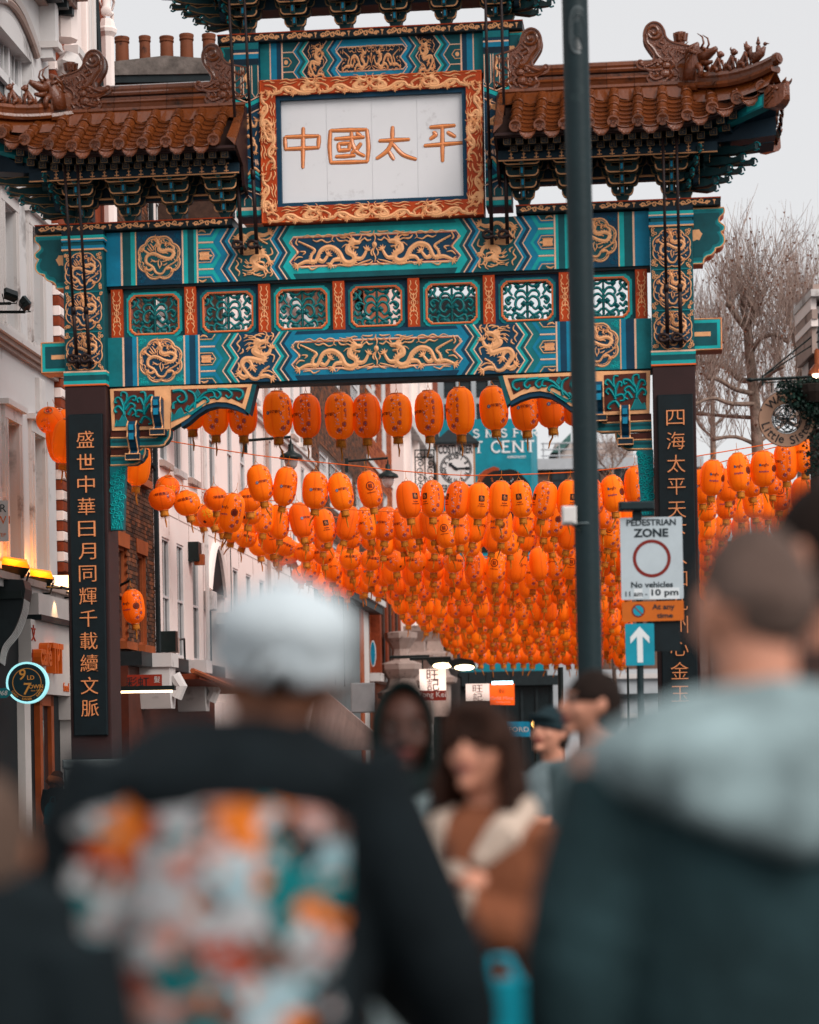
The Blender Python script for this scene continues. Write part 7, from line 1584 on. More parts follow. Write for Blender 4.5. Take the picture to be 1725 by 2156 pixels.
# round cluster near the white terrace
RC = [(341.6, 1050, 43, 'cn', .1), (353, 1027, 44, 'gold', .5), (394, 1060, 43.5, 'cn', -.05), (441, 1086, 46, 'gold', .1), (418, 1084, 46.5, 'cn', 0), (453.7, 1050, 44.5, 'cn', .5), (489, 1080, 43, 'script', -.4), (526, 1080, 46, 'gold', .3), (524, 1054, 45, 'cn', .1), (463, 1098, 47, 'cn', 0), (490, 1118, 48, 'rplain', .2), (517, 1131, 49, 'cn', .1), (546.6, 1148, 50, 'rplain', -.4), (520, 1108, 49, 'rplain', .5), (600, 1150, 52, 'cn', .3), (566, 1131, 49, 'ring', .4), (576, 1160, 53, 'rplain', 0), (610, 1166, 54, 'gold', .1), (590, 1172, 55, 'cn', .2)]
for k, (px, py, dp, ty, yw) in enumerate(RC):
    lantern(px, py, dp, ty, yw, (rnd.uniform(-.1, .4), rnd.uniform(-.45, .45)), '%s lantern with %s in the white terrace bunch, %s from left' % (shp(ty), PRINTS[ty][3], orow(k)), 'lantern bunch beside the white terrace', 1.12)
S3 = [(555, 1088.6), (587, 1099), (633.5, 1096), (684, 1108), (733, 1102), (774.5, 1102), (813, 1104), (847, 1104), (877, 1100), (910, 1101), (940, 1120), (966, 1112), (1002, 1106), (1056, 1106), (1105.4, 1095), (1147, 1098), (1177, 1096), (1199, 1122), (1240, 1100), (1286, 1118)]
T3 = ['bank', 'plain', 'bank', 'square', 'plain', 'bank', 'bank', 'bank', 'plain', 'bank', 'ring', 'bank', 'bank', 'script', 'bank', 'bank', 'script', 'plain', 'bank', 'ring']
put_row(S3, 48, 'on the third string', lambda k, x: T3[k], 'lanterns on the third string', .26, 1.12)
S3b = [(645, 1112), (682, 1128), (744, 1120), (781, 1126), (812, 1138), (845, 1130), (874, 1128), (918, 1132), (956, 1136), (992, 1140), (1042, 1130), (1070, 1136), (1112, 1128), (1156, 1132), (1190, 1142), (1280, 1150), (1310, 1130)]
put_row(S3b, 51, 'on the string behind the third', lambda k, x: ('bank', 'plain', 'ring', 'bank')[k % 4], 'lanterns on the string behind the third', .26, 1.10)
S4 = [(612, 1160), (643, 1162), (681.5, 1166), (738, 1177), (782, 1179), (833, 1182), (876, 1183), (913, 1184), (955, 1185), (998.6, 1191), (1046.7, 1191), (1087, 1191), (1136, 1187), (1170.6, 1186), (1203, 1186), (1270, 1180), (1302, 1178)]
put_row(S4, 54, 'in the row below the clock', lambda k, x: 'cn' if x < 970 else ('plain', 'anchor', 'ring', 'anchor')[k % 4], 'round lanterns below the clock', .14, 1.2)
def fill(x0, x1, step, y0, y1, dep, where, types, group, jit=4, sc=1.12, sag=0.0, tl=.16):
    n = int((x1-x0)/step); it = []
    for k in range(n+1):
        t = k/max(1, n); it.append((x0+(x1-x0)*t+rnd.uniform(-jit, jit), y0+(y1-y0)*t+sag*4*t*(1-t)+rnd.uniform(-jit, jit)))
    it = [q for q in it]
    for a in range(0, len(it), 20): put_row(it[a:a+20], dep, where+(' right half' if a else ''), lambda k, x: types[(k*7+a) % len(types)], group, tl, sc)
fill(655, 1208, 40, 1196, 1212, 55, 'on the fifth string', ['plain', 'bank', 'rplain', 'anchor'], 'lanterns on the fifth string', 4)
fill(636, 1215, 33, 1210, 1234, 57, 'on the sixth string', ['rplain', 'plain', 'anchor', 'ring', 'plain'], 'lanterns on the sixth string', 3)
fill(690, 1215, 33, 1228, 1252, 59, 'on the seventh string', ['plain', 'anchor', 'rplain'], 'lanterns on the seventh string', 4)
fill(842, 1216, 28, 1266, 1284, 62, 'on the eighth string', ['anchor', 'plain', 'anchor', 'ring'], 'lanterns on the eighth string', 3)
fill(862, 1216, 29, 1290, 1302, 65, 'on the ninth string', ['anchor', 'plain'], 'lanterns on the ninth string', 4)
fill(905, 1216, 27, 1310, 1320, 68, 'on the tenth string', ['plain', 'ring', 'anchor'], 'lanterns on the tenth string', 4)
fill(985, 1216, 25, 1330, 1338, 72, 'on the eleventh string', ['plain', 'anchor'], 'lanterns on the eleventh string', 4)
fill(988, 1216, 25, 1352, 1358, 77, 'on the twelfth string', ['rplain', 'plain'], 'lanterns on the twelfth string', 3, 1.2)
fill(990, 1216, 21, 1380, 1383, 81, 'in the lowest row at the street end', ['rplain'], 'small round lanterns in the lowest row', 1.5, 1.42)
# the stretch between the lamp post and the right column
for j, (y, dp, ty) in enumerate(((1085, 48, 'plain'), (1122, 50, 'script'), (1160, 53, 'bank'), (1196, 56, 'plain'), (1232, 59, 'anchor'), (1262, 62, 'plain'), (1290, 65, 'plain'), (1316, 69, 'ring'), (1340, 73, 'plain'), (1362, 77, 'anchor'), (1381, 81, 'rplain'))):
    for i, x in enumerate((1266, 1290, 1318) if j < 7 else (1262, 1280, 1299, 1316)):
        lantern(x+rnd.uniform(-6, 6), y+rnd.uniform(-9, 9), dp+rnd.uniform(-.6, .6), ty if i % 2 else 'plain', rnd.uniform(-.8, .6), (rnd.uniform(-.1, .1), rnd.uniform(-.14, .14)), '%s lantern between lamp post and sign, %s in %s row down' % (shp(ty if i % 2 else 'plain'), ('left', 'middle left', 'middle right', 'right')[i] if j >= 7 else ('left', 'middle', 'right')[i], orow(j)), 'lanterns between lamp post and sign', 1.12)
# right of the column
SR = [(1478, 1024, 45, 'bank'), (1532, 1022, 46, 'ring'), (1582, 1012, 46, 'plain'), (1626, 1008, 46, 'bank'), (1645, 1040, 47, 'ring'), (1487, 1066, 49, 'ring'), (1530, 1060, 50, 'script'), (1586, 1058, 50, 'ring'), (1560, 1070, 52, 'plain'), (1615, 1062, 51, 'plain'), (1652, 1066, 50, 'plain'), (1690, 1040, 46, 'plain'), (1490, 1106, 54, 'plain'), (1522, 1112, 55, 'anchor'), (1560, 1112, 55, 'plain'), (1600, 1104, 55, 'anchor'), (1640, 1100, 54, 'plain'), (1488, 1142, 58, 'anchor'), (1516, 1150, 59, 'plain'), (1490, 1176, 62, 'plain'), (1520, 1190, 63, 'plain'), (1490, 1210, 66, 'anchor'), (1488, 1242, 70, 'plain'), (1560, 1150, 60, 'anchor'), (1610, 1146, 60, 'plain'), (1660, 1130, 58, 'plain')]
for k, (px, py, dp, ty) in enumerate(SR):
    lantern(px, py, dp, ty, rnd.uniform(-.6, .5), (rnd.uniform(-.1, .1), rnd.uniform(-.12, .12)), 'lantern with %s right of the gate column, %s going down' % (PRINTS[ty][3], orow(k)) if k < 20 else 'lantern low behind the shaved head, near the %s' % ('column', 'plaque', 'ear', 'crown', 'round sign', 'picture edge')[k-20], 'lanterns right of the gate column', 1.06)
# single lanterns on the left
for (px, py, dp, ty, yw, tl, lb) in ((105, 885, 34.5, 'rplain', -.9, (.9, .2), 'round lantern tipped towards us at the top of the bunch left of the column'), (133, 892, 34.8, 'cn', .6, (.5, -.3), 'round lantern half hidden by the left column at the top'), (126, 932, 34.6, 'bank', 1.6, (.1, -.15), 'large oblong lantern hanging lowest left of the left column'), (140, 928, 34.2, 'plain', .2, (.2, .2), 'oblong lantern pressed against the left column'),
    (290, 978, 36, 'plain', 2.4, (.1, .12), 'oblong lantern half hidden behind the stepped corbel arms'), (281, 1277, 42, 'script', -.3, (.05, -.10), 'oblong lantern hung on a pole beside the brick building'),):
    lantern(px, py, dp, ty, yw, tl, lb, 'single lanterns on the left side')
hp = thing('flag_pole', 'black pole and bracket holding the lantern on the brick building', 'pole', PD(262, 1235, 42.3)); t = MB(); t.tube([PD(236, 1242, 42.4), PD(276, 1221, 42.1)], .025, BLKI, 5); t.tube([PD(236, 1260, 42.4), PD(300, 1262, 42.1)], .02, BLKI, 5); t.tube([PD(236, 1240, 42.4), PD(236, 1400, 42.4)], .03, BLKI, 5); t.build('pole', hp)
# ---- everything past the three hundred nearest: one mass of small far lanterns
vs_, fs_, ms_ = [], [], []; SRC = [BODY['oblong'], TAS[('oblong', 1)], RING['oblong']]; mm_ = [LOB, TASS, LGOLD]
for i in range(150):
    t_ = rnd.random(); y = 1090+285*t_**.8; dp = 51+31*((y-1090)/290)**1.1+rnd.uniform(.4, 1.6); x = rnd.uniform(600+(y-1090)*1.25+20, 1216) if rnd.random() < .84 else rnd.uniform(1262, 1322)
    M_ = Matrix.Translation(PD(x, y, dp)) @ Matrix.Rotation(rnd.uniform(-.12, .12), 4, 'Y') @ Matrix.Rotation(rnd.uniform(-1, 1), 4, 'Z')
    for src, mi_ in zip(SRC, range(3)):
        o_ = len(vs_); vs_ += [tuple(M_ @ v.co) for v in src.vertices]
        for p in src.polygons: fs_.append([o_+q for q in p.vertices]); ms_.append(mi_ if mi_ != 1 else (2 if p.material_index == 0 else 1))
fm_ = bpy.data.meshes.new('lantern_mass'); fm_.from_pydata(vs_, [], fs_)
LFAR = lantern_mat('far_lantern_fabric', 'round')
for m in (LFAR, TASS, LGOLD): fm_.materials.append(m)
fm_.polygons.foreach_set('material_index', ms_); fm_.polygons.foreach_set('use_smooth', [True]*len(fs_)); fm_.update()
LM = link('lantern_mass', fm_); tag(kind(LM, 'stuff'), 'mass of further orange lanterns filling the gaps behind the strings', 'lanterns')
# ---- orange cords
CORD = mat('orange_cord', '#e0641c', .6, .1, 20, gain=1.1)
def cord(pts, dep, label, r=.010):
    P = [PD(px, py, dep) for px, py in pts]; P = spline([tuple(p) for p in P], 6); t = MB(); t.tube(P, r, CORD, 5); return tag(t.build('lantern_cord', None), label, 'cord', 'orange cords carrying the lanterns')
cord([(330, 924), (545, 959), (760, 982), (860, 993), (1000, 1001), (1207, 994), (1330, 982), (1476, 959), (1560, 945), (1660, 928), (1740, 912)], 42.0, 'long orange cord of the second string running from the corbel to the round sign')
cord([(1476, 984), (1560, 962), (1640, 940), (1740, 925)], 42.6, 'orange cord sloping just below another one right of the column')
cord([(322, 1012), (450, 1034), (560, 1052), (700, 1070), (850, 1078), (1000, 1080), (1200, 1066), (1330, 1048)], 47.6, 'orange cord of the third string starting at the brick building corner')
cord([(322, 1014), (450, 1042), (560, 1062), (700, 1088), (850, 1098), (1000, 1100), (1200, 1090)], 51, 'lower orange cord starting from the same hook at the brick building')
cord([(395, 812), (640, 806), (800, 801), (960, 793), (1200, 783)], 33.2, 'orange cord of the large lanterns just under the gate beam')
for k, (y, dp) in enumerate(((1128, 54), (1166, 59), (1190, 63), (1236, 69), (1258, 74))):
    cord([(560+k*60, y-14), (800, y), (1000, y+6), (1216, y), (1320, y-8)], dp, 'orange cord %s in depth among the hanging lanterns' % ('fourth', 'fifth', 'sixth', 'seventh', 'eighth')[k], .012)
# ================================================================== LAMP POST AND SIGNS IN FRONT
POSTM = mat('dark_green_post', '#17282c', .55, .4, 2.2, .12, 18, spec=.25, dirt='#2a3a3c')
dep = 18.0
top = PD(1209, -60, dep); bot = PD(1243, 1420, dep); r0 = 27.3*dep/F; r1 = 26.2*dep/F
axis = (Vector(bot)-Vector(top)).normalized(); base = Vector(bot)+axis*(bot[2]/-axis.z)
lp = thing('lamp_post', 'tall dark green lamp post crossing the right side of the gate', 'lamp post', base)
t = MB(); t.tube([tuple(base), tuple(base.lerp(Vector(top), .12)), tuple(base.lerp(Vector(top), .121)), tuple(bot), tuple(top)], [r1*1.7, r1*1.7, r1, r1, r0], POSTM, 24); t.build('shaft', lp, True, 40)
fwd = (Vector(CAM)-Vector(PD(1203, 70, dep))); fwd.z = 0; fwd.normalize(); rt = Vector((-fwd.y, fwd.x, 0))*-1
t = MB()     # oval access plate near the top
for sc_, m_, off in ((1.0, mat('plate_rim', '#3d4a4d', .35, .1, 8, spec=.6), .004), (.86, mat('plate_face', '#243336', .25, .25, 10, spec=.6), .0055)):
    vs = []
    for k in range(28):
        a = 2*math.pi*k/28; px_ = 1203+19*sc_*math.copysign(abs(math.cos(a))**.8, math.cos(a)); py_ = 70+51*sc_*math.copysign(abs(math.sin(a))**.75, math.sin(a))
        c0 = Vector(PD(1210, py_, dep)); dx = (px_-1210)*dep/F; vs.append(tuple(c0+rt*dx+fwd*(math.sqrt(max(0, r0*r0-dx*dx))+off)))
    t.add(vs+[tuple(sum((Vector(v) for v in vs), Vector())/28+fwd*.004)], [(k, (k+1) % 28, 28) for k in range(28)], m_)
for k in range(2):
    P_ = []
    for q in range(9): a = math.pi*q/8; px_ = 1203+14*math.cos(a); py_ = 62+44*k-22*math.sin(a); c0 = Vector(PD(1210, py_, dep)); dx = (px_-1210)*dep/F; P_.append(tuple(c0+rt*dx+fwd*(math.sqrt(max(0, r0*r0-dx*dx))+.012)))
    t.tube(P_, .0022, MATS['plate_rim'], 4)
t.build('access_plate', lp)
jb = thing('junction_box', 'small white junction box strapped to the dark lamp post', 'junction box', PD(1199, 1088, dep-.1)); t = MB(xf=CW(dep-.05)); REF[:] = [1199, 1088]; a = CP(1182, 1068, dep); b = CP(1213, 1106, dep); t.box(a[0], b[0], -.05, .05, b[1], a[1], mat('white_plastic', '#d9d4d1', .5, .06, 5), .012); t.box(a[0]+.012, b[0]-.03, -.058, -.05, b[1]+.02, a[1]-.02, MATS['white_plastic']); t.build('box', jb)
t = MB(); c = PD(1230, 1104, dep); t.tube([(c[0]+r1*1.03*math.cos(k*.4488), c[1]+r1*1.03*math.sin(k*.4488), c[2]) for k in range(14)], .006, mat('steel_band', '#7f8c8e', .35, .1, 10, metal=.6), 5, True); t.tube([PD(1205, 1106, dep-.1), PD(1222, 1120, dep-.1), PD(1224, 1108, dep-.08)], .005, BLKI, 5); t.build('strap', jb)
dep = 23.0; xf = CW(dep)
ps_ = thing('street_sign', 'white pedestrian zone sign over an orange plate and a blue arrow plate', 'street sign', cam2w(CP(1349, 1500, dep)[0], dep+.06, -CAMH))
SGW = mat('sign_white', '#bcc7cd', .4, .05, 4); SGT = mat('sign_ink', '#1f2a30', .5, .03); SGR = mat('sign_ring_red', '#7c2119', .5, .05); SGO = mat('sign_orange', '#c8641a', .45, .08, 5); SGB = mat('sign_blue', '#1692a8', .4, .08, 5); SGG = mat('sign_edge', '#4d5658', .5, .1)
tilt_ = ROLL
def RX(px, py): return CP(px, py, dep)
def plate(par, cx, cy, w, h, m, nm, rot=.0, edge=True):
    c0 = RX(cx, cy); w *= dep/F/2; h *= dep/F/2; x2 = lambda a, b: (c0[0]+a*math.cos(rot)-b*math.sin(rot), c0[1]+a*math.sin(rot)+b*math.cos(rot))
    r = .012; pts = []
    for sx_, sz_, a0 in ((1, 1, 0), (-1, 1, 1), (-1, -1, 2), (1, -1, 3)):
        for k in range(4): an = (a0+k/3)*math.pi/2; pts.append(x2(sx_*(w-r)+r*math.cos(an), sz_*(h-r)+r*math.sin(an)))
    t = MB(xf=xf); t.prism(pts, -.006, .006, m, SGG); o = t.build(nm, par)
    return o, x2
o1, x2 = plate(ps_, 1372.5, 1175.5, 131, 173, SGW, 'zone_plate', .003); t = MB(xf=xf); k_ = dep/F
def put(s, px, py, fit, size, off=.002, m=None): q = RX(px, py); text_into(t, s, size, q[0], -.008, q[1], m or SGT, .001, off, fit=fit*k_)
put('PEDESTRIAN', 1371, 1100, 104, .084, .0022); put('ZONE', 1370.5, 1122, 73, .108, .004); put('No vehicles', 1373, 1231, 88, .078, .0018); put('11 am -', 1340, 1250.5, 46, .068, .0014); put('10 pm', 1400, 1249, 57, .082, .0024)
q = RX(1372.5, 1176); disc(t, q, 40*k_, -.008, -.005, SGR, 40, None, 33*k_); t.build('lettering', o1)
t = MB(xf=xf); a = RX(1367.5, 1238); b = RX(1431, 1261); t.box(a[0], b[0], -.0072, -.0062, b[1], a[1], mat('white_patch', '#dadfe2', .4, .03)); a = RX(1335, 1240); b = RX(1353, 1259); t.box(a[0], b[0], -.0072, -.0062, b[1], a[1], MATS['white_patch']); t.build('patch', o1)
o2, x2 = plate(ps_, 1375, 1287, 130, 42, SGO, 'orange_plate', .012); t = MB(xf=xf); put('At any', 1397, 1279, 48, .07, .0018); put('time', 1400, 1296, 34, .066, .0018); q = RX(1344, 1286); disc(t, q, 14*k_, -.008, -.006, SGR, 24); disc(t, q, 11*k_, -.0095, -.008, SGB, 24); a = math.radians(-45); t.ribbon([(q[0]-11*k_*.72, q[1]+11*k_*.72), (q[0]+11*k_*.72, q[1]-11*k_*.72)], .012, -.0098, .001, SGR); t.build('lettering', o2)
o3, x2 = plate(ps_, 1347.5, 1357, 61, 88, SGB, 'arrow_plate', .004); t = MB(xf=xf)
A = [(-6, -38), (6, -38), (6, 17), (20, 2), (20, 16), (0, 38), (-20, 16), (-20, 2), (-6, 17)]; t.prism([x2(a*k_, b*k_) for a, b in A], -.009, -.0062, mat('sign_arrow_white', '#dfe3e4', .4, .03)); t.build('arrow', o3)
t = MB(xf=xf); a = RX(1303, 1058); b = RX(1377, 1075); t.box(a[0], b[0], -.10, .06, b[1], a[1], POSTM, .015); t.box(RX(1332, 1075)[0], RX(1350, 1075)[0], -.02, .04, RX(1340, 1095)[1], b[1], POSTM); t.box(RX(1310, 1075)[0], RX(1332, 1075)[0], -.08, .04, RX(1320, 1077)[1], b[1], mat('lamp_trough_glass', '#c8551e', .4, .1)); t.build('sign_lamp', ps_)
t = MB(xf=xf); q = RX(1349, 1420); t.tube([(q[0]+.005, .045, 0), (q[0], .045, 2.0), (RX(1346, 1080)[0], .045, RX(1346, 1080)[1])], .033, POSTM, 12); q = RX(1390, 1340); t.box(q[0]-.12, q[0]+.2, .03, .10, q[1]-.14, q[1]+.16, BLKT); t.build('sign_post', ps_)
for k, (px, w_, dd) in enumerate(((1180, 12, 60), (1322, 5, 50))):
    b_ = thing('bollard_post', ('thick dark post standing far behind the lamp post', 'thin dark post beside the sign post at the street end')[k], 'post', tuple(cam2w(CP(px, 1450, dd)[0], dd, -CAMH))); t = MB(xf=CW(dd)); q = CP(px, 1405, dd); t.tube([(q[0], 0, 0), (q[0], 0, q[1])], w_*dd/F/2, BLKI, 10); t.build('shaft', b_)
# ================================================================== RIGHT EDGE : round hanging sign, bracket, ivy, corner of a building
dep = 26.5; xf = CW(dep); P = lambda a, b: CP(a, b, dep); k_ = dep/F
rb = thing('corner_building', 'pale stone pilaster and dark brickwork of a building cut by the right edge', 'building', tuple(cam2w(P(1735, 1500)[0], dep, -CAMH))); t = MB(xf=xf)
def bx(px0, py0, px1, py1, y0, y1, m): a = P(px0, py0); b = P(px1, py1); t.box(a[0], b[0], y0, y1, b[1], a[1], m)
bx(1716, 640, 1790, 1700, .1, .5, mat('dark_brickwork', '#4d3a36', .8, .25, 6)); bx(1701, 616, 1790, 629, -.2, 1, TRIM); bx(1708, 602, 1790, 616, -.1, 1, SOOT); bx(1704, 629, 1716, 655, -.1, 1, STUW); bx(1706, 655, 1718, 675, -.12, 1, SOOT); bx(1705, 675, 1720, 690, -.1, 1, STUW); bx(1708, 690, 1718, 745, -.05, 1, SOOT); bx(1718, 645, 1790, 900, 0, 1, TRIM); bx(1722, 660, 1790, 740, -.02, .5, GLASS)
t.build('pilaster', rb)
hs = thing('round_sign', 'round cream hanging sign with dark hand lettering around a pierced iron centre', 'sign', tuple(cam2w(P(1656, 942)[0], dep, P(1656, 942)[1]-CAMH)))
CRM = mat('sign_cream', '#b98f76', .55, .06, 4); c = P(1656.6, 882); R_ = 59.7*k_
t = MB(xf=xf); disc(t, c, R_, -.012, .012, CRM, 56, mat('sign_rim', '#6d4c3c', .5), R_*.54); t.ribbon([(c[0]+R_*.99*math.cos(q*.1122), c[1]+R_*.99*math.sin(q*.1122)) for q in range(57)], .006, -.013, .003, MATS['sign_rim']); t.build('ring_board', hs)
t = MB(xf=xf); INK = mat('hand_lettering', '#2a2a2c', .5)
arc_text(t, 'WAI', c, R_*.76, math.radians(133), math.radians(86), .125, -.014, INK, True); arc_text(t, 'Little', c, R_*.77, math.radians(197), math.radians(254), .135, -.014, INK, False); arc_text(t, 'Sister', c, R_*.77, math.radians(284), math.radians(348), .135, -.014, INK, False)
for an in (104, 160, 20): t.box(c[0]+R_*.96*math.cos(math.radians(an))-.008, c[0]+R_*.96*math.cos(math.radians(an))+.008, -.016, -.012, c[1]+R_*.96*math.sin(math.radians(an))-.008, c[1]+R_*.96*math.sin(math.radians(an))+.008, INK)
t.build('lettering', hs)
t = MB(xf=xf)
for rr_ in (.54, .48): t.tube([(c[0]+R_*rr_*math.cos(q*.2094), 0, c[1]+R_*rr_*math.sin(q*.2094)) for q in range(30)], .008, BLKI, 5, True)
for q in range(9): a = q*.7; t.tube([(p[0], 0, p[1]) for p in spiral(c[0]+R_*.24*math.cos(a), c[1]+R_*.24*math.sin(a), R_*.24, .01, a*2, 1.5 if q % 2 else -1.4, 16)], .007, mat('polished_iron', '#4a5354', .3, .2, 10, metal=.7), 5)
for q in range(5): t.tube([(c[0]-R_*.5+q*.01, .01, c[1]+.02*q-.03), (c[0]-R_*.1, -.01, c[1]+.02*q-.05), (c[0]+R_*.1, 0, c[1]-.01)], .005, MATS['polished_iron'], 4)
t.build('iron_centre', hs)
bk = thing('sign_bracket', 'black iron sign bracket with pointed tip and two diagonal stays', 'bracket', tuple(cam2w(P(1640, 797)[0], dep, P(1640, 797)[1]-CAMH))); t = MB(xf=xf)
def tb(px0, py0, px1, py1, r, m=BLKI, y=0): a = P(px0, py0); b = P(px1, py1); t.tube([(a[0], y, a[1]), (b[0], y+.0, b[1])], r, m, 6)
a = P(1571, 800); b = P(1580, 800); d_ = P(1590, 799.5); t.tube([(a[0], 0, a[1]), (b[0], 0, b[1]), (d_[0], 0, d_[1])], [.003, .03, .012], BLKI, 6); tb(1588, 799.5, 1722, 793, .018); tb(1608, 806, 1685, 801, .008); t.build('arm', bk)
t = MB(xf=xf); tb(1606, 793, 1740, 684, .010); tb(1606, 793, 1740, 708, .008); tb(1606, 790, 1606, 812, .012); t.build('stay', bk); t = MB(xf=xf); tb(1625, 806, 1625, 826, .007); tb(1690, 800, 1690, 830, .007); t.build('hanger', bk)
wl = thing('wall_light', 'lit warm wall lamp with copper shade above the ivy', 'wall light', tuple(cam2w(P(1718, 790)[0], dep, P(1718, 790)[1]-CAMH))); t = MB(xf=xf); c = P(1716, 780); t.lathe([(.01, .22), (.03, .2), (.03, .05), (.09, -.02), (.11, -.07)], (c[0], -.15, c[1]), mat('copper_shade', '#b3603c', .3, .2, 8, metal=.7), 12); t.build('shade', wl); t = MB(xf=xf); t.lathe([(.01, .03), (.07, -.04), (.05, -.09), (.01, -.11)], (c[0], -.15, c[1]), mat('lit_bulb_warm', '#ffd3b0', .4, 0, emit=4), 10); t.build('bulb', wl)
# ivy basket
LEAF = mat('ivy_leaf', '#0f2620', .6, .35, 30, gain=1.0); LEAF2 = mat('ivy_leaf_light', '#1d3f33', .6, .3, 30)
iv = thing('hanging_basket', 'hanging basket with dark trailing ivy covering part of the round sign', 'plant', tuple(cam2w(P(1705, 830)[0], dep-.3, P(1705, 830)[1]-CAMH))); t = MB(xf=xf); c = P(1706, 828)
t.lathe([(.02, -.16), (.10, -.14), (.16, -.03), (.17, .05), (.16, .06)], (c[0], -.22, c[1]), mat('basket', '#2a1f1a', .8, .3, 20), 12); t.build('basket', iv)
t = MB(xf=xf); rn2 = random.Random(5)
def leaf(x, y, z, s, m): 
    a = rn2.uniform(0, 6.28); b = rn2.uniform(-.9, .9); v = [Vector((0, 0, 0)), Vector((s*.5, s*.2, -s*.5)), Vector((0, s*.3, -s)), Vector((-s*.5, s*.2, -s*.5))]; E = Euler((b, rn2.uniform(-.8, .8), a)).to_matrix(); t.add([tuple(Vector((x, y, z))+E @ q) for q in v], [(0, 1, 2, 3)], m)
for k in range(2400):
    u_ = rn2.random(); px_ = 1725-95*u_**1.5*rn2.random()**.5-4; py_ = 800+26*rn2.random()+(rn2.random()**1.6)*(75 if px_ > 1650 else 38)*(1-.35*u_); q = P(px_, py_); leaf(q[0], -.2+rn2.uniform(-.12, .12), q[1], rn2.uniform(.02, .045), LEAF if rn2.random() < .75 else LEAF2)
for k in range(900):
    q = P(rn2.uniform(1695, 1745), rn2.uniform(800, 1000)); leaf(q[0], rn2.uniform(-.3, .1), q[1], rn2.uniform(.02, .05), LEAF if rn2.random() < .8 else LEAF2)
kind(t.build('ivy_leaves', iv), 'stuff')
# distant row along the right side of the street, below the trees
rrow = thing('terrace_row', 'dim row of low frontages along the right side of the street', 'building', tuple(cam2w(CP(1600, 1500, 80)[0], 80, -CAMH))); t = MB(xf=CW(70)); a = CP(1450, 1250, 70); t.box(a[0], a[0]+14, 0, 5, 0, 7.4, mat('dim_brick', '#6a5a55', .9, .2, 1.5))
for k in range(6): t.box(a[0]+.6+2.2*k, a[0]+1.8+2.2*k, -.06, 0, 2.9, 4.7, GLASS)
t.box(a[0]-.1, a[0]+14, -.3, 0, 2.2, 2.5, LEAD); t.build('wall', rrow)
# ================================================================== BARE TREES
BARK = mat('plane_bark', '#937b6e', .9, .35, 6, .4, 20); TWIG = mat('twig', '#a89186', .9, .25, 10); SEED = mat('dry_leaf', '#7a4d3a', .8, .3, 10)
def tree(label, dep, trunk, limbs, nshoot, seed, seeds=300, len_=(1.4, 3.2), up=1.0, fine=2):
    rn = random.Random(seed); sc = dep/F; W3 = lambda px, py, off=0.0: Vector(PD(px, py, dep+off))
    b0 = W3(*trunk[0][:2]); base = Vector((b0.x, b0.y, 0)); o = thing('bare_tree', label, 'tree', base, 'bare winter trees behind the gate')
    t = MB(); P = [tuple(base)]+[tuple(W3(p[0], p[1])) for p in trunk]; R = [trunk[0][2]*sc]+[p[2]*sc*.78 for p in trunk]; t.tube(P, R, BARK, 9); t.build('trunk', o, True)
    pts = []
    for L in limbs:
        t = MB(); off = rn.uniform(-2.0, 2.0); S = spline([tuple(W3(p[0], p[1], off*i/len(L))) for i, p in enumerate(L)], 4); n = len(S); r0, r1 = L[0][2]*sc*.68, L[-1][2]*sc*.6
        rr = [r0+(r1-r0)*i/(n-1) for i in range(n)]; rr[-1] *= 1.6; rr[-2] *= 1.5; t.tube(S, rr, BARK, 7); t.build('limb', o, True)
        pts += [(Vector(S[i]), .7 if i < n-2 else 2.2) for i in range(n//3, n)]
    for i in range(len(trunk)-1): pts.append((W3(trunk[i+1][0], trunk[i+1][1]), 1.6))
    tw = MB(); lf = MB(); wts = [w for _, w in pts]; tips = []
    for k in range(nshoot):
        p, w = rn.choices(pts, wts)[0]; L = rn.uniform(*len_); ang = rn.uniform(0, 6.28); out = rn.uniform(.05, 1.1)
        d = Vector((math.cos(ang)*out, math.sin(ang)*out, up)).normalized(); q = p.copy(); path = [q.copy()]; n = 5
        for i in range(n):
            d = (d+Vector((rn.uniform(-.22, .22), rn.uniform(-.22, .22), rn.uniform(-.05, .25)*up))).normalized(); q = q+d*(L/n); path.append(q.copy())
        r = .0085*rn.uniform(.6, 1.2); tw.tube(path, [r*(1-.75*i/n) for i in range(n+1)], TWIG, 4, cap=False); tips += path[2:]
        for j in range(fine):
            i = rn.randrange(1, n); q = path[i].copy(); d2 = (d+Vector((rn.uniform(-.8, .8), rn.uniform(-.8, .8), rn.uniform(-.3, .6)))).normalized(); l2 = L*rn.uniform(.2, .45); pp = [q]
            for m in range(3): d2 = (d2+Vector((rn.uniform(-.2, .2), rn.uniform(-.2, .2), .15*up))).normalized(); pp.append(pp[-1]+d2*(l2/3))
            tw.tube(pp, [.007, .006, .005, .003], TWIG, 3, cap=False); tips += pp[1:]
    kind(tw.build('twigs', o), 'stuff')
    for k in range(seeds):
        q = rn.choice(tips)+Vector((rn.uniform(-.1, .1), rn.uniform(-.1, .1), rn.uniform(-.12, .0))); s = rn.uniform(.015, .05); a = rn.uniform(0, 3); lf.add([tuple(q+Vector((s*math.cos(a), s*math.sin(a), 0))), tuple(q-Vector((s*math.cos(a), s*math.sin(a), 0))), tuple(q+Vector((0, 0, -s*1.6)))], [(0, 1, 2)], SEED)
    kind(lf.build('dry_leaves', o), 'stuff')
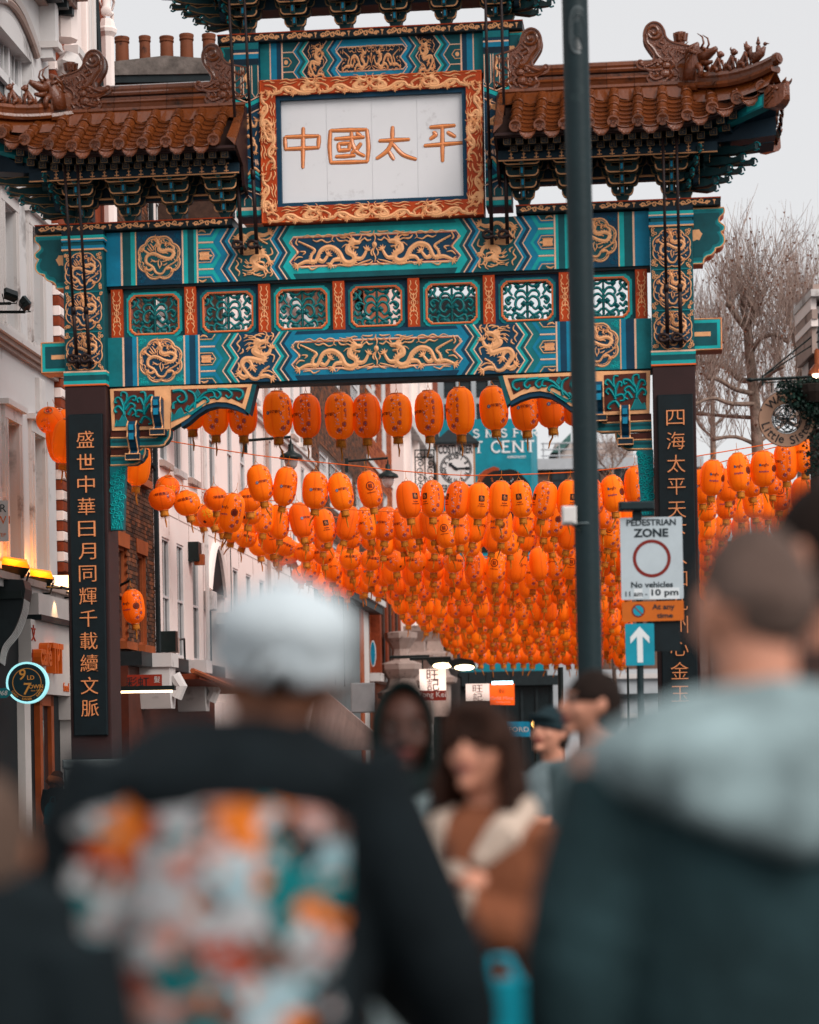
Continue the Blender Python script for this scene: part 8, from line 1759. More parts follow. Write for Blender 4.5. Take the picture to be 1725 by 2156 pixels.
tree('tall bare plane tree with knuckled limbs just right of the gate', 55, [(1602, 1100, 17), (1596, 960, 16), (1590, 850, 15), (1580, 760, 14), (1574, 690, 12), (1566, 672, 9)],
     [[(1576, 700, 9), (1556, 675, 8), (1540, 652, 7), (1534, 640, 8)], [(1570, 690, 8), (1566, 660, 7), (1562, 640, 8)], [(1574, 690, 9), (1582, 670, 8), (1586, 652, 7), (1580, 640, 8)], [(1584, 672, 6), (1594, 664, 6), (1598, 658, 7)],
      [(1590, 800, 10), (1560, 800, 9), (1530, 775, 8), (1495, 765, 8), (1466, 765, 7)], [(1592, 830, 8), (1550, 820, 7), (1515, 800, 6), (1492, 795, 7)], [(1594, 850, 8), (1540, 850, 6), (1500, 838, 6), (1462, 852, 5)], [(1596, 880, 7), (1530, 876, 6), (1465, 870, 5)], [(1584, 740, 8), (1600, 715, 7), (1630, 705, 6), (1660, 720, 5)], [(1592, 820, 7), (1620, 790, 6), (1650, 770, 5)], [(1598, 930, 7), (1640, 900, 6), (1680, 870, 5)], [(1598, 940, 7), (1550, 920, 6), (1500, 925, 5)]], 500, 3, 700, (1.0, 2.5), 1.0, 3)
tree('broad bare tree with brown seed clusters rising behind the round sign', 66, [(1690, 1100, 14), (1688, 900, 13), (1684, 780, 11), (1680, 720, 9)], [[(1684, 760, 8), (1670, 710, 7), (1660, 670, 6)], [(1682, 740, 8), (1690, 690, 7), (1688, 650, 6)], [(1684, 800, 8), (1710, 750, 6), (1720, 700, 5)], [(1686, 840, 7), (1650, 800, 6), (1640, 760, 5)], [(1688, 900, 7), (1640, 880, 6), (1610, 850, 5)], [(1688, 900, 7), (1720, 850, 6), (1740, 800, 5)]], 350, 8, 1000, (1.3, 2.9), 1.1, 3)
tree('slender bare tree seen between the gate column and the plane tree', 78, [(1500, 1150, 9), (1502, 950, 8), (1500, 800, 6), (1498, 720, 5)], [[(1500, 830, 5), (1480, 780, 4), (1475, 720, 3)], [(1500, 800, 5), (1520, 760, 4), (1530, 700, 3)], [(1500, 900, 5), (1540, 860, 4), (1560, 800, 3)], [(1500, 920, 5), (1470, 890, 4), (1455, 840, 3)]], 280, 12, 300, (1.2, 2.9), 1.0, 2)
tree('small bare tree showing under the corbel between post and column', 100, [(1288, 1120, 5), (1290, 1020, 4), (1290, 980, 3)], [[(1290, 1000, 3), (1275, 985, 2), (1262, 970, 2)], [(1290, 990, 3), (1305, 975, 2), (1318, 955, 2)], [(1290, 985, 3), (1290, 965, 2), (1288, 955, 2)]], 130, 21, 160, (.8, 1.5), .5, 3)
# ================================================================== PEOPLE
SKIN = mat('skin_fair', '#d09076', .55, .08, 12, spec=.3); SKINB = mat('skin_brown', '#915e46', .55, .1, 12, spec=.3); SKIND = mat('skin_dark', '#4a2c22', .5, .1, 12, spec=.3)
def cloth(n, h, v=.12, sc=9): return mat(n, h, .9, v, sc, .35, 35, spec=.15)
def ell(mb, c, r, m, n=12, k=8, rot=None):
    vs = []; E = rot or Matrix.Identity(3)
    for i in range(k+1):
        th = math.pi*i/k
        for j in range(n):
            ph = 2*math.pi*j/n; s = max(.02, math.sin(th)); vs.append(tuple(Vector(c)+E @ Vector((r[0]*s*math.cos(ph), r[1]*s*math.sin(ph), r[2]*math.cos(th)))))
    mb.add(vs, [(i*n+j, i*n+(j+1) % n, (i+1)*n+(j+1) % n, (i+1)*n+j) for i in range(k) for j in range(n)]+[tuple(range(n)), tuple(range(k*n, (k+1)*n))[::-1]], m)
def loft(mb, rings, m, n=16):      # elliptical rings (cx, cy, z, rx, ry)
    vs = [(cx+rx*math.cos(2*math.pi*j/n), cy+ry*math.sin(2*math.pi*j/n), z) for cx, cy, z, rx, ry in rings for j in range(n)]
    k = len(rings); mb.add(vs, [(i*n+j, i*n+(j+1) % n, (i+1)*n+(j+1) % n, (i+1)*n+j) for i in range(k-1) for j in range(n)]+[tuple(range(n))[::-1], tuple(range((k-1)*n, k*n))], m)
def fuse(mb, name, m, voxel=.012, smooth=4):
    me = bpy.data.meshes.new(name); me.from_pydata(mb.v, [], mb.f); bm = bmesh.new(); bm.from_mesh(me); bmesh.ops.triangulate(bm, faces=bm.faces); bmesh.ops.recalc_face_normals(bm, faces=bm.faces); bm.to_mesh(me); bm.free()
    o = bpy.data.objects.new(name, me); COL.objects.link(o)
    r = o.modifiers.new('r', 'REMESH'); r.mode = 'VOXEL'; r.voxel_size = voxel; r.use_smooth_shade = True
    s = o.modifiers.new('s', 'SMOOTH'); s.factor = .5; s.iterations = smooth
    dg = bpy.context.evaluated_depsgraph_get(); new = bpy.data.meshes.new_from_object(o.evaluated_get(dg)); bpy.data.objects.remove(o); new.materials.clear(); new.materials.append(m); new.name = name
    new.polygons.foreach_set('use_smooth', [True]*len(new.polygons)); return new
def limb(mb, pts, rs, m): 
    P = spline(pts, 4); k = len(pts)-1; R = []
    for i in range(len(P)): t = i/4; a = min(int(t), k-1); R.append(rs[a]+(rs[a+1]-rs[a])*(t-a))
    mb.tube(P, R, m, 10)
def head_geo(mb, c, m, rot, s=1.0):
    Q = lambda x, y, z: tuple(Vector(c)+rot @ (Vector((x, y, z))*s))
    vs = []; n, k = 20, 14
    for i in range(k+1):
        th = math.pi*i/k; z = math.cos(th); w = max(.03, math.sin(th))
        for j in range(n):
            ph = 2*math.pi*j/n; x = w*math.cos(ph); y = w*math.sin(ph)
            X_ = .077*x*(1 if z > -.1 else 1-.28*(-z-.1)); Y_ = (.098 if y < 0 else .092)*y*(1 if z > -.2 else 1-.12*(-z-.2)); Z_ = .118*z
            if z < -.2 and y < 0: Y_ *= .75
            vs.append(Q(X_, Y_+(.012 if z < -.3 else 0), Z_))
    mb.add(vs, [(i*n+j, i*n+(j+1) % n, (i+1)*n+(j+1) % n, (i+1)*n+j) for i in range(k) for j in range(n)]+[tuple(range(n)), tuple(range(k*n, (k+1)*n))[::-1]], m)
    mb.tube([Q(0, .088, .018), Q(0, .104, -.012), Q(0, .112, -.028), Q(0, .095, -.034)], [.009*s, .013*s, .016*s, .011*s], m, 7)
    mb.tube([Q(-.05, .076, .03), Q(-.02, .093, .033), Q(.02, .093, .033), Q(.05, .076, .03)], .010*s, m, 6)
    for e in (1, -1):
        ell(mb, Q(e*.079, -.008, -.005), (.010*s, .02*s, .032*s), m, 8, 6, rot); ell(mb, Q(e*.04, .066, -.03), (.026*s, .022*s, .02*s), m, 8, 6, rot)
    mb.tube([Q(-.025, .085, -.060), Q(0, .096, -.058), Q(.025, .085, -.060)], .009*s, m, 6); ell(mb, Q(0, .078, -.098), (.026*s, .02*s, .018*s), m, 8, 6, rot)
    return Q
def hand_geo(mb, w, d, palm, m, curl=.6, s=1.0):      # wrist, pointing direction, palm normal
    w = Vector(w); d = Vector(d).normalized(); pn = Vector(palm).normalized(); sd = d.cross(pn).normalized()
    P = [w, w+d*.045*s, w+d*.085*s]
    for q in (-.026, -.009, .009, .026): mb.tube([tuple(w+sd*q*.8*s), tuple(w+d*.05*s+sd*q*s), tuple(w+d*.088*s+sd*q*s)], [.016*s, .015*s, .012*s], m, 7)
    for q, L in ((-.03, .062), (-.01, .078), (.01, .084), (.03, .074)):
        a = w+d*.088*s+sd*q*s; b = a+(d*math.cos(curl*.5)+pn*math.sin(curl*.5))*L*.45*s; c = b+(d*math.cos(curl*1.3)+pn*math.sin(curl*1.3))*L*.32*s; e = c+(d*math.cos(curl*2.1)+pn*math.sin(curl*2.1))*L*.25*s
        mb.tube([tuple(a), tuple(b), tuple(c), tuple(e)], [.0095*s, .0088*s, .008*s, .0065*s], m, 7)
    a = w+d*.02*s-sd*.03*s; mb.tube([tuple(a), tuple(a+d*.03*s-sd*.026*s+pn*.012*s), tuple(a+d*.062*s-sd*.03*s+pn*.025*s)], [.014*s, .012*s, .008*s], m, 7)
def person(label, pos, heading, H=1.75, skin=SKIN, coat=None, trousers=None, hair=None, hairstyle='short', arms='down', bulk=1.0, headturn=0.0, headtilt=0.0, sh=.19, hood=None, face=False, lean=0.0, coatlen=.72, neck=0.0, shrug=0.0, hx=0.0, slope=0.0):
    k = H/1.75; o = thing('person', label, 'person', pos); o.rotation_euler = (0, 0, heading)
    S = lambda x, y, z: (x*k, y*k, z*k)
    hc = Vector(S(hx, .02+lean*.5, 1.625-neck)); rot = Matrix.Rotation(headturn, 3, 'Z') @ Matrix.Rotation(headtilt, 3, 'X')
    A = {'down': lambda e: [(e*sh, 0, 1.42), (e*(sh+.06), -.02, 1.13), (e*(sh+.05), .06, .88)], 'front': lambda e: [(e*sh, 0, 1.42), (e*(sh+.09), .0, 1.15), (e*.12, .24, 1.20)],
         'crossed': lambda e: [(e*sh, 0, 1.41), (e*(sh+.06), .04, 1.15), (-e*.03, .24, 1.25+e*.03)], 'phone': lambda e: [(e*sh, 0, 1.42), (e*(sh+.13), .03, 1.16), (e*.10, .30, 1.38)], 'raised': lambda e: [(e*sh, 0, 1.42+shrug), (e*(sh+.15), .02, 1.10), (e*.14, .30, 1.25)], 'pockets': lambda e: [(e*sh, 0, 1.42), (e*(sh+.12), -.05, 1.15), (e*(sh+.02), .08, .95)]}[arms]
    b = MB(); Q = head_geo(b, hc, skin, rot, k)
    b.tube([S(hx*.4, -.005+lean*.4, 1.40), S(hx*.7, .0+lean*.45, 1.50), tuple(hc+Vector((0, -.01, -.06))*k)], [.062*k, .055*k, .058*k], skin, 12)
    loft(b, [S(0, 0, .86)+(.14*k, .10*k), S(0, 0, .98)+(.145*k, .105*k), S(0, .01, 1.12)+(.125*k, .095*k), S(0, lean*.2, 1.28)+(.15*k, .105*k), S(0, lean*.3, 1.40)+(.15*k, .09*k), S(0, lean*.4, 1.46)+(.07*k, .06*k)], skin)
    for e in (1, -1):
        P = [S(*q) for q in A(e)]; limb(b, P, [.055*k, .042*k, .028*k], skin)
        d = Vector(P[2])-Vector(P[1]); hand_geo(b, P[2], d, (0, -1, .2) if arms == 'down' else (-e*.4, -.2, -1), skin, .7, k)
        limb(b, [S(e*.09, 0, .90), S(e*.10, .02, .50), S(e*.10, -.01, .09)], [.085*k, .055*k, .038*k], skin); b.tube([S(e*.10, -.05, .05), S(e*.11, .05, .045), S(e*.12, .17, .035)], [.04*k, .042*k, .03*k], skin, 8)
    link('body', fuse(b, 'body', skin, .010), o, None, None, None, False)
    bk = bulk; c = MB()
    loft(c, [S(0, 0, coatlen)+(.185*bk*k, .135*bk*k), S(0, 0, coatlen+.15)+(.19*bk*k, .14*bk*k), S(0, 0, 1.02)+(.185*bk*k, .14*bk*k), S(0, lean*.15, 1.18)+(.185*bk*k, .135*bk*k), S(0, lean*.25, 1.30)+((sh+.01)*bk*k, .135*bk*k), S(0, lean*.3, 1.385+shrug)+((sh+.005)*bk*k*(1-slope), .115*bk*k), S(0, lean*.35, 1.44+shrug)+((.13+shrug)*bk*k, .09*bk*k), S(0, lean*.4, 1.485+shrug)+((.072+shrug*.6)*k, .068*k)], coat, 20)
    for e in (1, -1):
        P = [S(*q) for q in A(e)]; P[0] = tuple(Vector(P[0])-Vector((e*slope*.12, 0, slope*.25))); d = (Vector(P[2])-Vector(P[1])).normalized(); P[2] = tuple(Vector(P[2])-d*.02)
        limb(c, P, [.082*bk*k, .066*bk*k, .050*bk*k], coat)
        for t in (.3, .55, .8): q = Vector(P[0]).lerp(Vector(P[1]), t); c.tube([tuple(q+Vector((-.06, -.04, .02))*k*bk), tuple(q+Vector((.0, -.07, 0))*k*bk), tuple(q+Vector((.06, -.04, -.02))*k*bk)], .014*k, coat, 5)
    jk = link('jacket', fuse(c, 'jacket', coat, .013, 5), o, None, None, None, False)
    t = MB()
    for e in (1, -1): limb(t, [S(e*.085, 0, .93), S(e*.10, .015, .50), S(e*.10, -.01, .07)], [.115*k, .085*k, .07*k], trousers)
    loft(t, [S(0, 0, .80)+(.15*k, .115*k), S(0, 0, 1.0)+(.15*k, .115*k)], trousers); link('trousers', fuse(t, 'trousers', trousers, .016), o, None, None, None, False)
    SHO = cloth('shoe_leather', '#1a1a1c')
    for e in (1, -1):
        t = MB(); t.tube([S(e*.10, -.075, .045), S(e*.10, -.03, .055), S(e*.11, .06, .05), S(e*.12, .16, .04), S(e*.12, .2, .03)], [.03*k, .05*k, .052*k, .045*k, .02*k], SHO, 10); t.box((e*.11-.048)*k, (e*.11+.048)*k, -.08*k, .19*k, 0, .018, SHO); link('shoe', t.mesh('shoe', True, 40), o, None, None, None, False)
    def cap_shell(z0, grow, back, m, nm, front=.05, vox=.010, extra=None):
        h = MB(); vs = []; n, kk = 20, 9
        for i in range(kk+1):
            th = (math.pi*.5)*(i/kk); z = math.cos(th); w = max(.02, math.sin(th))
            for j in range(n): ph = 2*math.pi*j/n; vs.append(Q((.077+grow)*w*math.cos(ph), (.098+grow)*w*math.sin(ph)-.004, (.118+grow)*z+0))
        h.add(vs, [(i*n+j, i*n+(j+1) % n, (i+1)*n+(j+1) % n, (i+1)*n+j) for i in range(kk) for j in range(n)]+[tuple(range(n)), tuple(range(kk*n, (kk+1)*n))[::-1]], m)
        if back: ell(h, Q(0, -.035, -.015), (.074*k+grow*k, .075*k, .09*k), m, 14, 8, rot)
        if extra: extra(h)
        return link(nm, fuse(h, nm, m, vox, 3), o, None, None, None, False)
    if hairstyle == 'short': cap_shell(0, .007, True, hair, 'hair')
    elif hairstyle == 'shaved': cap_shell(0, .004, False, hair, 'hair', vox=.008, extra=lambda h: ell(h, Q(.01, -.038, .01), (.072*k, .066*k, .072*k), hair, 14, 8, rot))
    elif hairstyle == 'long':
        def ex(h):
            rl = random.Random(3)
            for q in range(46):
                a = math.radians(rl.uniform(20, 160) if q % 3 else rl.choice((-12, 192, 5, 175))); x, y = -.088*math.cos(a), -.088*math.sin(a)+.01; L = rl.uniform(.19, .27)
                h.tube([Q(x*.9, y*.9, .05), Q(x*1.12, y*1.08, -.02), Q(x*1.22+rl.uniform(-.02, .02), y*1.1, -.10), Q(x*1.25+rl.uniform(-.03, .03), y*1.05+rl.uniform(-.02, .02), .03-L)], [.02*k, .024*k, .022*k, .010*k], hair, 6)
            for q in range(9):
                x = -.07+.0175*q; h.tube([Q(x*.5, .05, .12), Q(x*.9, .088, .095), Q(x*1.15, .088, .058 if abs(x) < .05 else -.02)], [.018*k, .016*k, .008*k], hair, 6)
        cap_shell(0, .012, True, hair, 'hair', extra=ex, vox=.009)
    elif hairstyle == 'cap':
        cap_shell(0, .003, False, hair[0], 'hair')
        def ex(h):
            h.tube([Q(-.075, .075, .03), Q(-.05, .15, .022), Q(0, .175, .02), Q(.05, .15, .022), Q(.075, .075, .03)], .012*k, hair[1], 8)
            ell(h, Q(0, .11, .025), (.07*k, .065*k, .010*k), hair[1], 14, 6, rot); ell(h, Q(0, -.008, .064), (.099*k, .119*k, .066*k), hair[1], 18, 8, rot)
        cp = cap_shell(0, .016, False, hair[1], 'cap', extra=ex)
        t = MB(); t.tube([Q(-.07+.02*q, -.104-.012*math.sin(q*.9), .0+.034*math.sin(q*1.05)) for q in range(4)], .012*k, hair[1], 6); ell(t, Q(-.045, -.104, .012), (.034*k, .014*k, .030*k), hair[0], 12, 6, rot); link('cap_strap', t.mesh('cap_strap', True), cp, None, None, None, False)
        t = MB(); t.lathe([(.001, .012), (.011, .008), (.012, 0)], tuple(Q(0, -.01, .134)), hair[1], 8); link('cap_button', t.mesh('cap_button', True), cp, None, None, None, False)
    elif hairstyle == 'flatcap':
        cap_shell(0, .005, True, hair[0], 'hair')
        cap_shell(0, .016, False, hair[1], 'cap', extra=lambda h: ell(h, Q(0, .07, .05), (.085*k, .085*k, .02*k), hair[1], 14, 6, rot))
    if hood == 'up':
        h = MB()
        rings = [(0, .10), (.35, .125), (.7, .135), (1.0, .125)]
        vs = []; n = 20; kk = 7
        for i in range(kk+1):
            ph0 = i/kk*math.pi*.62
            for j in range(n):
                a = 2*math.pi*j/n; w = math.cos(ph0)*1.0; x = .105*math.sin(a)*(1 if i else .86)*max(.12, w); z = .155*math.cos(a)*max(.12, w)-.02*(1 if math.cos(a) < 0 else 0); y = .055-.17*math.sin(ph0); vs.append(Q(x, y, z-.0))
        h.add(vs, [(i*n+j, i*n+(j+1) % n, (i+1)*n+(j+1) % n, (i+1)*n+j) for i in range(kk) for j in range(n)]+[tuple(range(kk*n, (kk+1)*n))], hair); hm_ = h.mesh('hood', True); ho = link('hood', hm_, o, None, None, None, False); sl = ho.modifiers.new('s', 'SOLIDIFY'); sl.thickness = .02; sl.offset = 1
        t = MB(); ell(t, S(0, .0, 1.47), (.12*k, .11*k, .06*k), hair); t.tube([Q(-.10, .05, -.08), Q(-.07, .06, -.14), Q(0, .07, -.17), Q(.07, .06, -.14), Q(.10, .05, -.08)], .03*k, hair, 8); link('hood_collar', fuse(t, 'hood_collar', hair, .012), o, None, None, None, False)
    if face:
        EW = mat('eye_white', '#8d8580', .35, .02); ED = mat('eye_dark', '#1c1411', .2, .02); LIP = mat('lip', '#8a3f38', .45, .05); BRW = mat('brow_hair', '#2a1c16', .8, .1)
        t = MB()
        for e in (1, -1): ell(t, Q(e*.032, .084, .012), (.014*k, .008*k, .008*k), EW, 10, 6, rot); ell(t, Q(e*.032, .090, .012), (.007*k, .004*k, .007*k), ED, 8, 6, rot)
        link('eyes', t.mesh('eyes', True), o, None, None, None, False); t = MB()
        for e in (1, -1): t.tube([Q(e*.015, .098, .036), Q(e*.035, .095, .042), Q(e*.055, .08, .034)], [.004*k, .005*k, .003*k], BRW, 5)
        link('eyebrows', t.mesh('eyebrows', True), o, None, None, None, False)
        t = MB(); t.tube([Q(-.028, .086, -.055), Q(-.012, .1, -.055), Q(0, .1005, -.057), Q(.012, .1, -.055), Q(.028, .086, -.055)], [.003*k, .006*k, .006*k, .006*k, .003*k], LIP, 6); t.tube([Q(-.024, .086, -.062), Q(0, .1, -.070), Q(.024, .086, -.062)], [.003*k, .006*k, .003*k], LIP, 6)
        if face == 'smile': t.tube([Q(-.02, .092, -.060), Q(0, .1035, -.0635), Q(.02, .092, -.060)], [.002*k, .0035*k, .002*k], EW, 6)
        link('mouth', t.mesh('mouth', True), o, None, None, None, False)
    o['_k'] = k; return o, Q, S, k
def ground(px, py, dep): p = PD(px, py, dep); return Vector((p.x, p.y, 0)), p.z
AWAY, TOWARD = YAW, YAW+math.pi
BLKJ = cloth('black_jacket', '#131b1f', .25, 4); DNIM = cloth('dark_denim', '#20282f'); GRYH = cloth('grey_hoodie', '#94a8ab', .35, 6); SLAT = cloth('slate_jacket', '#2b4145', .4, 2.5); NAVJ = cloth('navy_coat', '#151e22', .2)
# ---- man in the white cap, back to us, printed jacket
g, zt = ground(487, 1215, 3.4)
o, Q, S, k = person('person in a white cap and black jacket with a colourful printed back', g, AWAY+.10, zt/1.715*1.75, SKINB, BLKJ, DNIM, (cloth('dark_hair', '#241a16', .2, 40), cloth('white_cap', '#c4ced3', .10, 12)), 'cap', 'raised', 1.0, .30, .14, .155, neck=.045, shrug=.04, hx=.066)
pw, ph = (BR1, 0)
# printed panel: a sheet laid over the back of the jacket, each patch its own colour
jk = [c for c in o.children if c.name.startswith('jacket')][0]
from mathutils.bvhtree import BVHTree
bv = BVHTree.FromPolygons([v.co.copy() for v in jk.data.vertices], [tuple(p.vertices) for p in jk.data.polygons])
PC = {'w': cloth('print_white', '#b9b9bb', .1), 'o': cloth('print_orange', '#d97428', .15), 't': cloth('print_teal', '#0f6e72', .15), 'r': cloth('print_rust', '#a8442a', .15), 'p': cloth('print_pink', '#c9958a', .12), 'b': cloth('print_paleblue', '#9fb9c1', .12), 'k': cloth('print_black', '#20292d', .12), 'g': cloth('print_grey', '#8f8f90', .12), 'd': cloth('print_brown', '#6b4a40', .15)}
BL = [('k', 430, 1640, 420, 40), ('o', 265, 1745, 50, 75), ('o', 270, 1690, 35, 35), ('w', 370, 1690, 62, 62), ('t', 375, 1755, 40, 25), ('o', 500, 1725, 75, 80), ('p', 450, 1760, 60, 40), ('w', 585, 1650, 65, 40), ('b', 560, 1615, 60, 30), ('p', 655, 1710, 45, 50), ('k', 600, 1750, 60, 50), ('w', 330, 1880, 170, 70), ('p', 370, 1810, 110, 40), ('b', 480, 1860, 70, 60), ('g', 250, 1950, 90, 80), ('w', 480, 1930, 90, 50), ('t', 600, 1880, 70, 110), ('t', 680, 1830, 45, 60), ('k', 640, 1790, 60, 40), ('o', 630, 1910, 45, 45), ('w', 640, 1960, 45, 40), ('t', 285, 1965, 32, 30), ('p', 365, 1965, 50, 45), ('b', 215, 1985, 60, 50), ('r', 480, 2010, 75, 50), ('d', 560, 2020, 60, 40), ('g', 640, 2030, 60, 50), ('t', 400, 2050, 40, 45), ('r', 240, 2080, 90, 35), ('p', 300, 2110, 130, 35), ('d', 450, 2120, 90, 40), ('b', 560, 2100, 90, 60), ('t', 420, 2150, 50, 30), ('g', 330, 2150, 60, 30), ('k', 680, 2100, 60, 80), ('w', 220, 1900, 60, 50)]
rq = random.Random(9)
for q in range(150):
    y_ = rq.uniform(1640, 2150); BL.append((rq.choice('wwotrpbbgtkwdo'), rq.uniform(150, 715), y_, rq.uniform(10, 30), rq.uniform(10, 28)))
imw = wmat(o).inverted(); GX, GZ = 76, 80; mb = MB(); idx = {}; cells = {}
for i in range(GX+1):
    for j in range(GZ+1):
        px_ = 140+585*i/GX; py_ = 1595+600*j/GZ; u_ = (px_-435)/285
        ro = imw @ Vector(CAM); rd = (imw.to_3x3() @ ray(px_, py_)).normalized(); hit, nn, fi, di = bv.ray_cast(ro, rd)
        if hit is not None: idx[(i, j)] = len(mb.v); mb.v.append(tuple(hit-rd*.012)); cells[(i, j)] = (px_, py_)
mk = list(PC.items()); mb.mats = [m for _, m in mk]; kix = {a: i for i, (a, _) in enumerate(mk)}; rp = random.Random(2)
for i in range(GX):
    for j in range(GZ):
        q = [(i, j), (i+1, j), (i+1, j+1), (i, j+1)]
        if all(c in idx for c in q):
            cx_, cy_ = cells[q[0]]; best = 'g' if rp.random() < .5 else 'k'; bd = 1.35
            for a, bx_, by_, rx_, ry_ in BL:
                d = math.hypot((cx_-bx_)/rx_, (cy_-by_)/ry_)*(.72 if rx_ <= 30 and ry_ <= 28 else 1)+rp.uniform(-.12, .12)
                if d < bd: bd, best = d, a
            if bd > 1.3 and (cy_ < 1680 or abs(cx_-435) > 240): continue
            if cy_ < 1720-60*math.sin(max(0, min(1, (cx_-150)/560))*math.pi): continue
            mb.f.append([idx[c] for c in q]); mb.m.append(kix[best])
pan = link('printed_panel', mb.mesh('printed_panel', True), o, None, None, None, False); sl = pan.modifiers.new('s', 'SOLIDIFY'); sl.thickness = .004
t = MB(); t.tube([S(-.10, -.04, 1.475), S(0, -.10, 1.47), S(.10, -.04, 1.475)], .035, BLKJ, 8); ell(t, S(0, -.07, 1.43), (.17, .07, .07), BLKJ); link('collar', fuse(t, 'collar', BLKJ, .012), o, None, None, None, False)
# ---- man with the shaved head and grey hood, right foreground
g, zt = ground(1590, 1096, 3.6)
o, Q, S, k = person('person with a shaved head and pale grey hood over a slate jacket', g, AWAY+.12, zt/1.745*1.75, SKIN, SLAT, DNIM, cloth('cropped_hair', '#6b5850', .35, 9), 'shaved', 'down', 1.2, .22, .0, .21, slope=.22)
t = MB()
for q in range(4): t.tube([S(-.17+.012*q, -.03-.012*q, 1.455-.016*q), S(-.13, -.13-.012*q, 1.43-.026*q), S(0, -.175-.006*q, 1.40-.032*q), S(.13, -.13-.012*q, 1.43-.026*q), S(.17-.012*q, -.03-.012*q, 1.455-.016*q)], (.045-.003*q)*k, GRYH, 8)
ell(t, S(0, -.085, 1.405), (.245*k, .125*k, .10*k), GRYH); ell(t, S(-.15, -.02, 1.405), (.11*k, .11*k, .075*k), GRYH); ell(t, S(.15, -.02, 1.405), (.11*k, .11*k, .075*k), GRYH); t.tube([S(-.19, .05, 1.42), S(-.12, -.08, 1.47), S(0, -.11, 1.485), S(.12, -.08, 1.47), S(.19, .05, 1.42)], .04*k, GRYH, 8)
link('hood', fuse(t, 'hood', GRYH, .012, 3), o, None, None, None, False)
# ---- tall dark-haired person cut by the right edge, and a figure at the left edge
g, zt = ground(1760, 985, 4.15)
person('person with dark hair cut off by the right picture edge', g, AWAY+.55, zt/1.76*1.75, SKIN, cloth('brown_coat', '#3a2a26'), DNIM, cloth('dark_hair', '#241a16', .2, 40), 'short', 'down', 1.0, .2)
g, zt = ground(-118, 1520, 3.2)
person('person with brown hair and dark coat at the left picture edge', g, AWAY-.1, zt/1.76*1.75, SKINB, NAVJ, DNIM, cloth('brown_hair', '#5d4a40', .2, 40), 'short', 'down', 1.08, sh=.18, neck=.06, shrug=.06, hx=.045)
# ---- hooded man
g, zt = ground(846, 1424, 6.7)
o, Q, S, k = person('person in a black hood and pale grey jacket walking towards us', g, TOWARD+.06, zt/1.785*1.75, SKIND, cloth('pale_grey_jacket', '#9fb0b2', .12), DNIM, cloth('black_hood', '#12201f', .12), 'none', 'pockets', 1.1, 0, 0, .19, 'up', True)
t = MB(); t.tube([S(0, .155, 1.36), S(0, .16, 1.1), S(0, .155, .8)], .006, BLKI, 5); link('zip', t.mesh('zip'), o, None, None, None, False); t = MB(); ell(t, S(-.012, .165, 1.335), (.022, .012, .024), mat('pale_badge', '#e8eaea', .3, .03)); link('badge', t.mesh('badge', True), o, None, None, None, False)
# ---- smiling woman in the shearling coat
SHR = cloth('brown_suede', '#824e36', .12, 10); FLC = cloth('cream_fleece', '#cbb6a6', .12, 40)
g, zt = ground(1024, 1470, 5.9)
o, Q, S, k = person('smiling person with long dark hair in a brown coat with cream fleece collar', g, TOWARD-.56, zt/1.765*1.75, SKIN, SHR, DNIM, cloth('dark_brown_hair', '#3a251d', .35, 25), 'long', 'crossed', 1.28, .0, .17, .19, None, 'smile')
t = MB(); t.tube([S(-.05, .155, 1.33), S(-.105, .10, 1.40), S(-.105, .0, 1.47), S(0, -.085, 1.49), S(.105, .0, 1.47), S(.105, .10, 1.40), S(.05, .155, 1.33)], [.025, .055, .045, .04, .045, .055, .025], FLC, 8); link('fleece_collar', fuse(t, 'fleece_collar', FLC, .011, 2), o, None, None, None, False)
for e in (1, -1):
    a = Vector(S(e*.245, .04, 1.15)); b = Vector(S(-e*.03, .24, 1.25+e*.03)); t = MB(); q = a.lerp(b, .86); d = (b-a).normalized(); t.tube([tuple(q-d*.045), tuple(q+d*.03)], [.080, .086], FLC, 12); link('fleece_cuff', fuse(t, 'fleece_cuff', FLC, .009, 2), o, None, None, None, False)
t = MB(); t.tube([S(-.21, .14, .74), S(0, .17, .74), S(.21, .14, .74)], .035, FLC, 8); link('fleece_hem', t.mesh('fleece_hem', True), o, None, None, None, False)
t = MB(); t.tube([S(.0, .175, 1.3), S(.02, .18, 1.1), S(.02, .175, .8)], .016, FLC, 6); link('fleece_edge', t.mesh('fleece_edge', True), o, None, None, None, False)
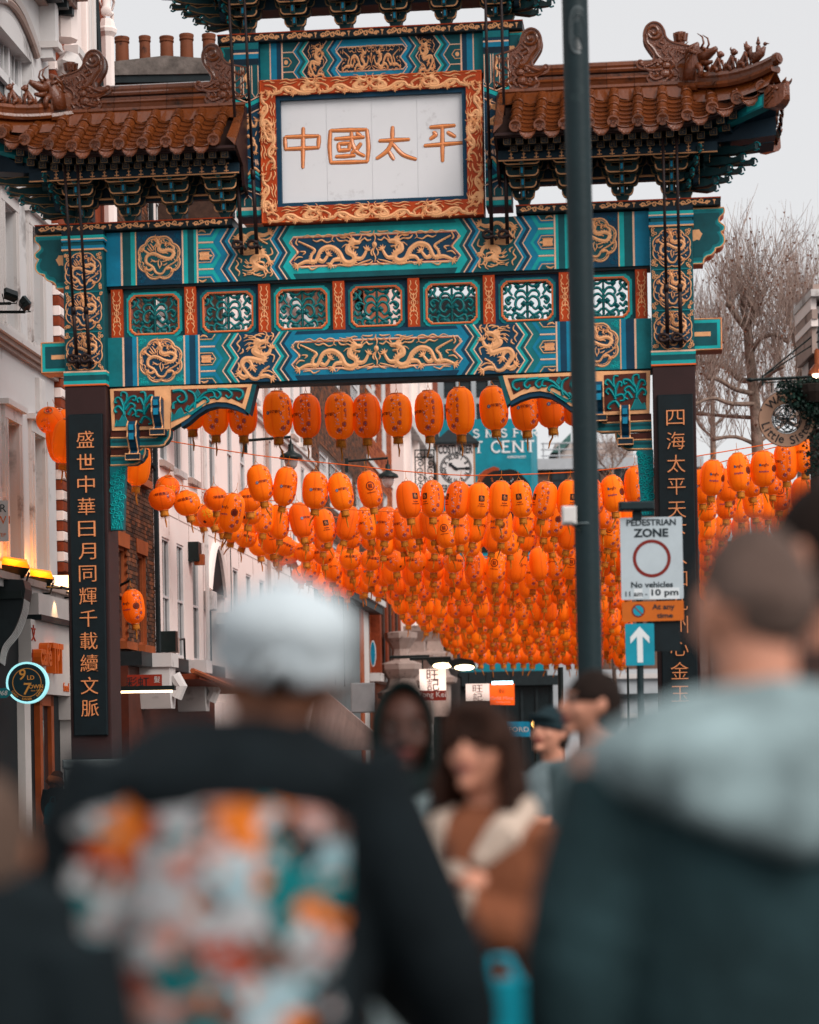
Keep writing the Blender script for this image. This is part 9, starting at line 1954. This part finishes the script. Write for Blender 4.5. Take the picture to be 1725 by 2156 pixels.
def bag(label, px, py, dep, w, h, m, sh_=0.0):
    p = PD(px, py, dep); o = thing('shopping_bag', label, 'bag', p); t = MB()
    P_ = [(-w, -h), (w*.9, -h), (w, h*.6), (w*.7, h), (-w*.55, h), (-w, h*.5)]
    t.prism([(a+sh_*b, b) for a, b in P_], -.05, .05, m); link('bag', t.mesh('bag'), o, None, (0, 0, YAW), None, False)
    t = MB(); t.tube([(-w*.4+sh_*h, 0, h), (-w*.2+sh_*h*1.4, 0, h*1.5), (w*.3+sh_*h*1.4, 0, h*1.5), (w*.5+sh_*h, 0, h)], .01, m, 5); link('handle', t.mesh('handle'), o, None, (0, 0, YAW), None, False)
TQB = cloth('turquoise_bag', '#119fb4', .1, 6)
bag('small turquoise bag under the arm of the smiling person', 1112, 1848, 5.9, .036, .07, TQB, .45); bag('large turquoise bag low beside the grey jacket', 1085, 2160, 5.2, .07, .10, TQB, -.25)
# ---- figures behind
g, zt = ground(1258, 1404, 8.6)
person('person with dark hair and grey green jacket turned to the picture left', g, TOWARD-1.15, zt/1.755*1.75, SKIN, cloth('sage_jacket', '#5d7072', .12), DNIM, cloth('dark_hair', '#241a16', .2, 40), 'short', 'down', 1.12, -.2, .12, .2, None, True)
g, zt = ground(1163, 1478, 11.5)
person('person in a dark flat cap and pale jacket looking down beyond the crowd', g, TOWARD-.7, zt/1.775*1.75, SKIN, cloth('pale_jacket', '#78878a', .12), DNIM, (cloth('dark_hair', '#241a16', .2, 40), cloth('dark_cap', '#1f3035', .12)), 'flatcap', 'front', 1.05, 0, .25, .19, None, True)
g, zt = ground(116, 1622, 31)
o, Q, S, k = person('person in dark coat with orange fur hood beside the stone plinth', g, AWAY-.6, zt/1.76*1.75, SKIN, NAVJ, DNIM, cloth('auburn_hair', '#6b3c24', .2, 40), 'long', 'down', 1.05)
t = MB(); t.tube([S(-.10, .04, 1.5), S(-.13, -.02, 1.58), S(0, -.13, 1.62), S(.13, -.02, 1.58), S(.10, .04, 1.5)], .05, cloth('orange_fur', '#a8603a', .2, 40), 8); link('fur_hood', fuse(t, 'fur_hood', MATS['orange_fur'], .012, 2), o, None, None, None, False)
bag('teal bag of the figure beside the stone plinth', 108, 1712, 30.8, .085, .14, cloth('dark_teal_bag', '#0a5560', .15, 6), .1)
for q in bpy.data.objects:
    if '_k' in q: del q['_k']
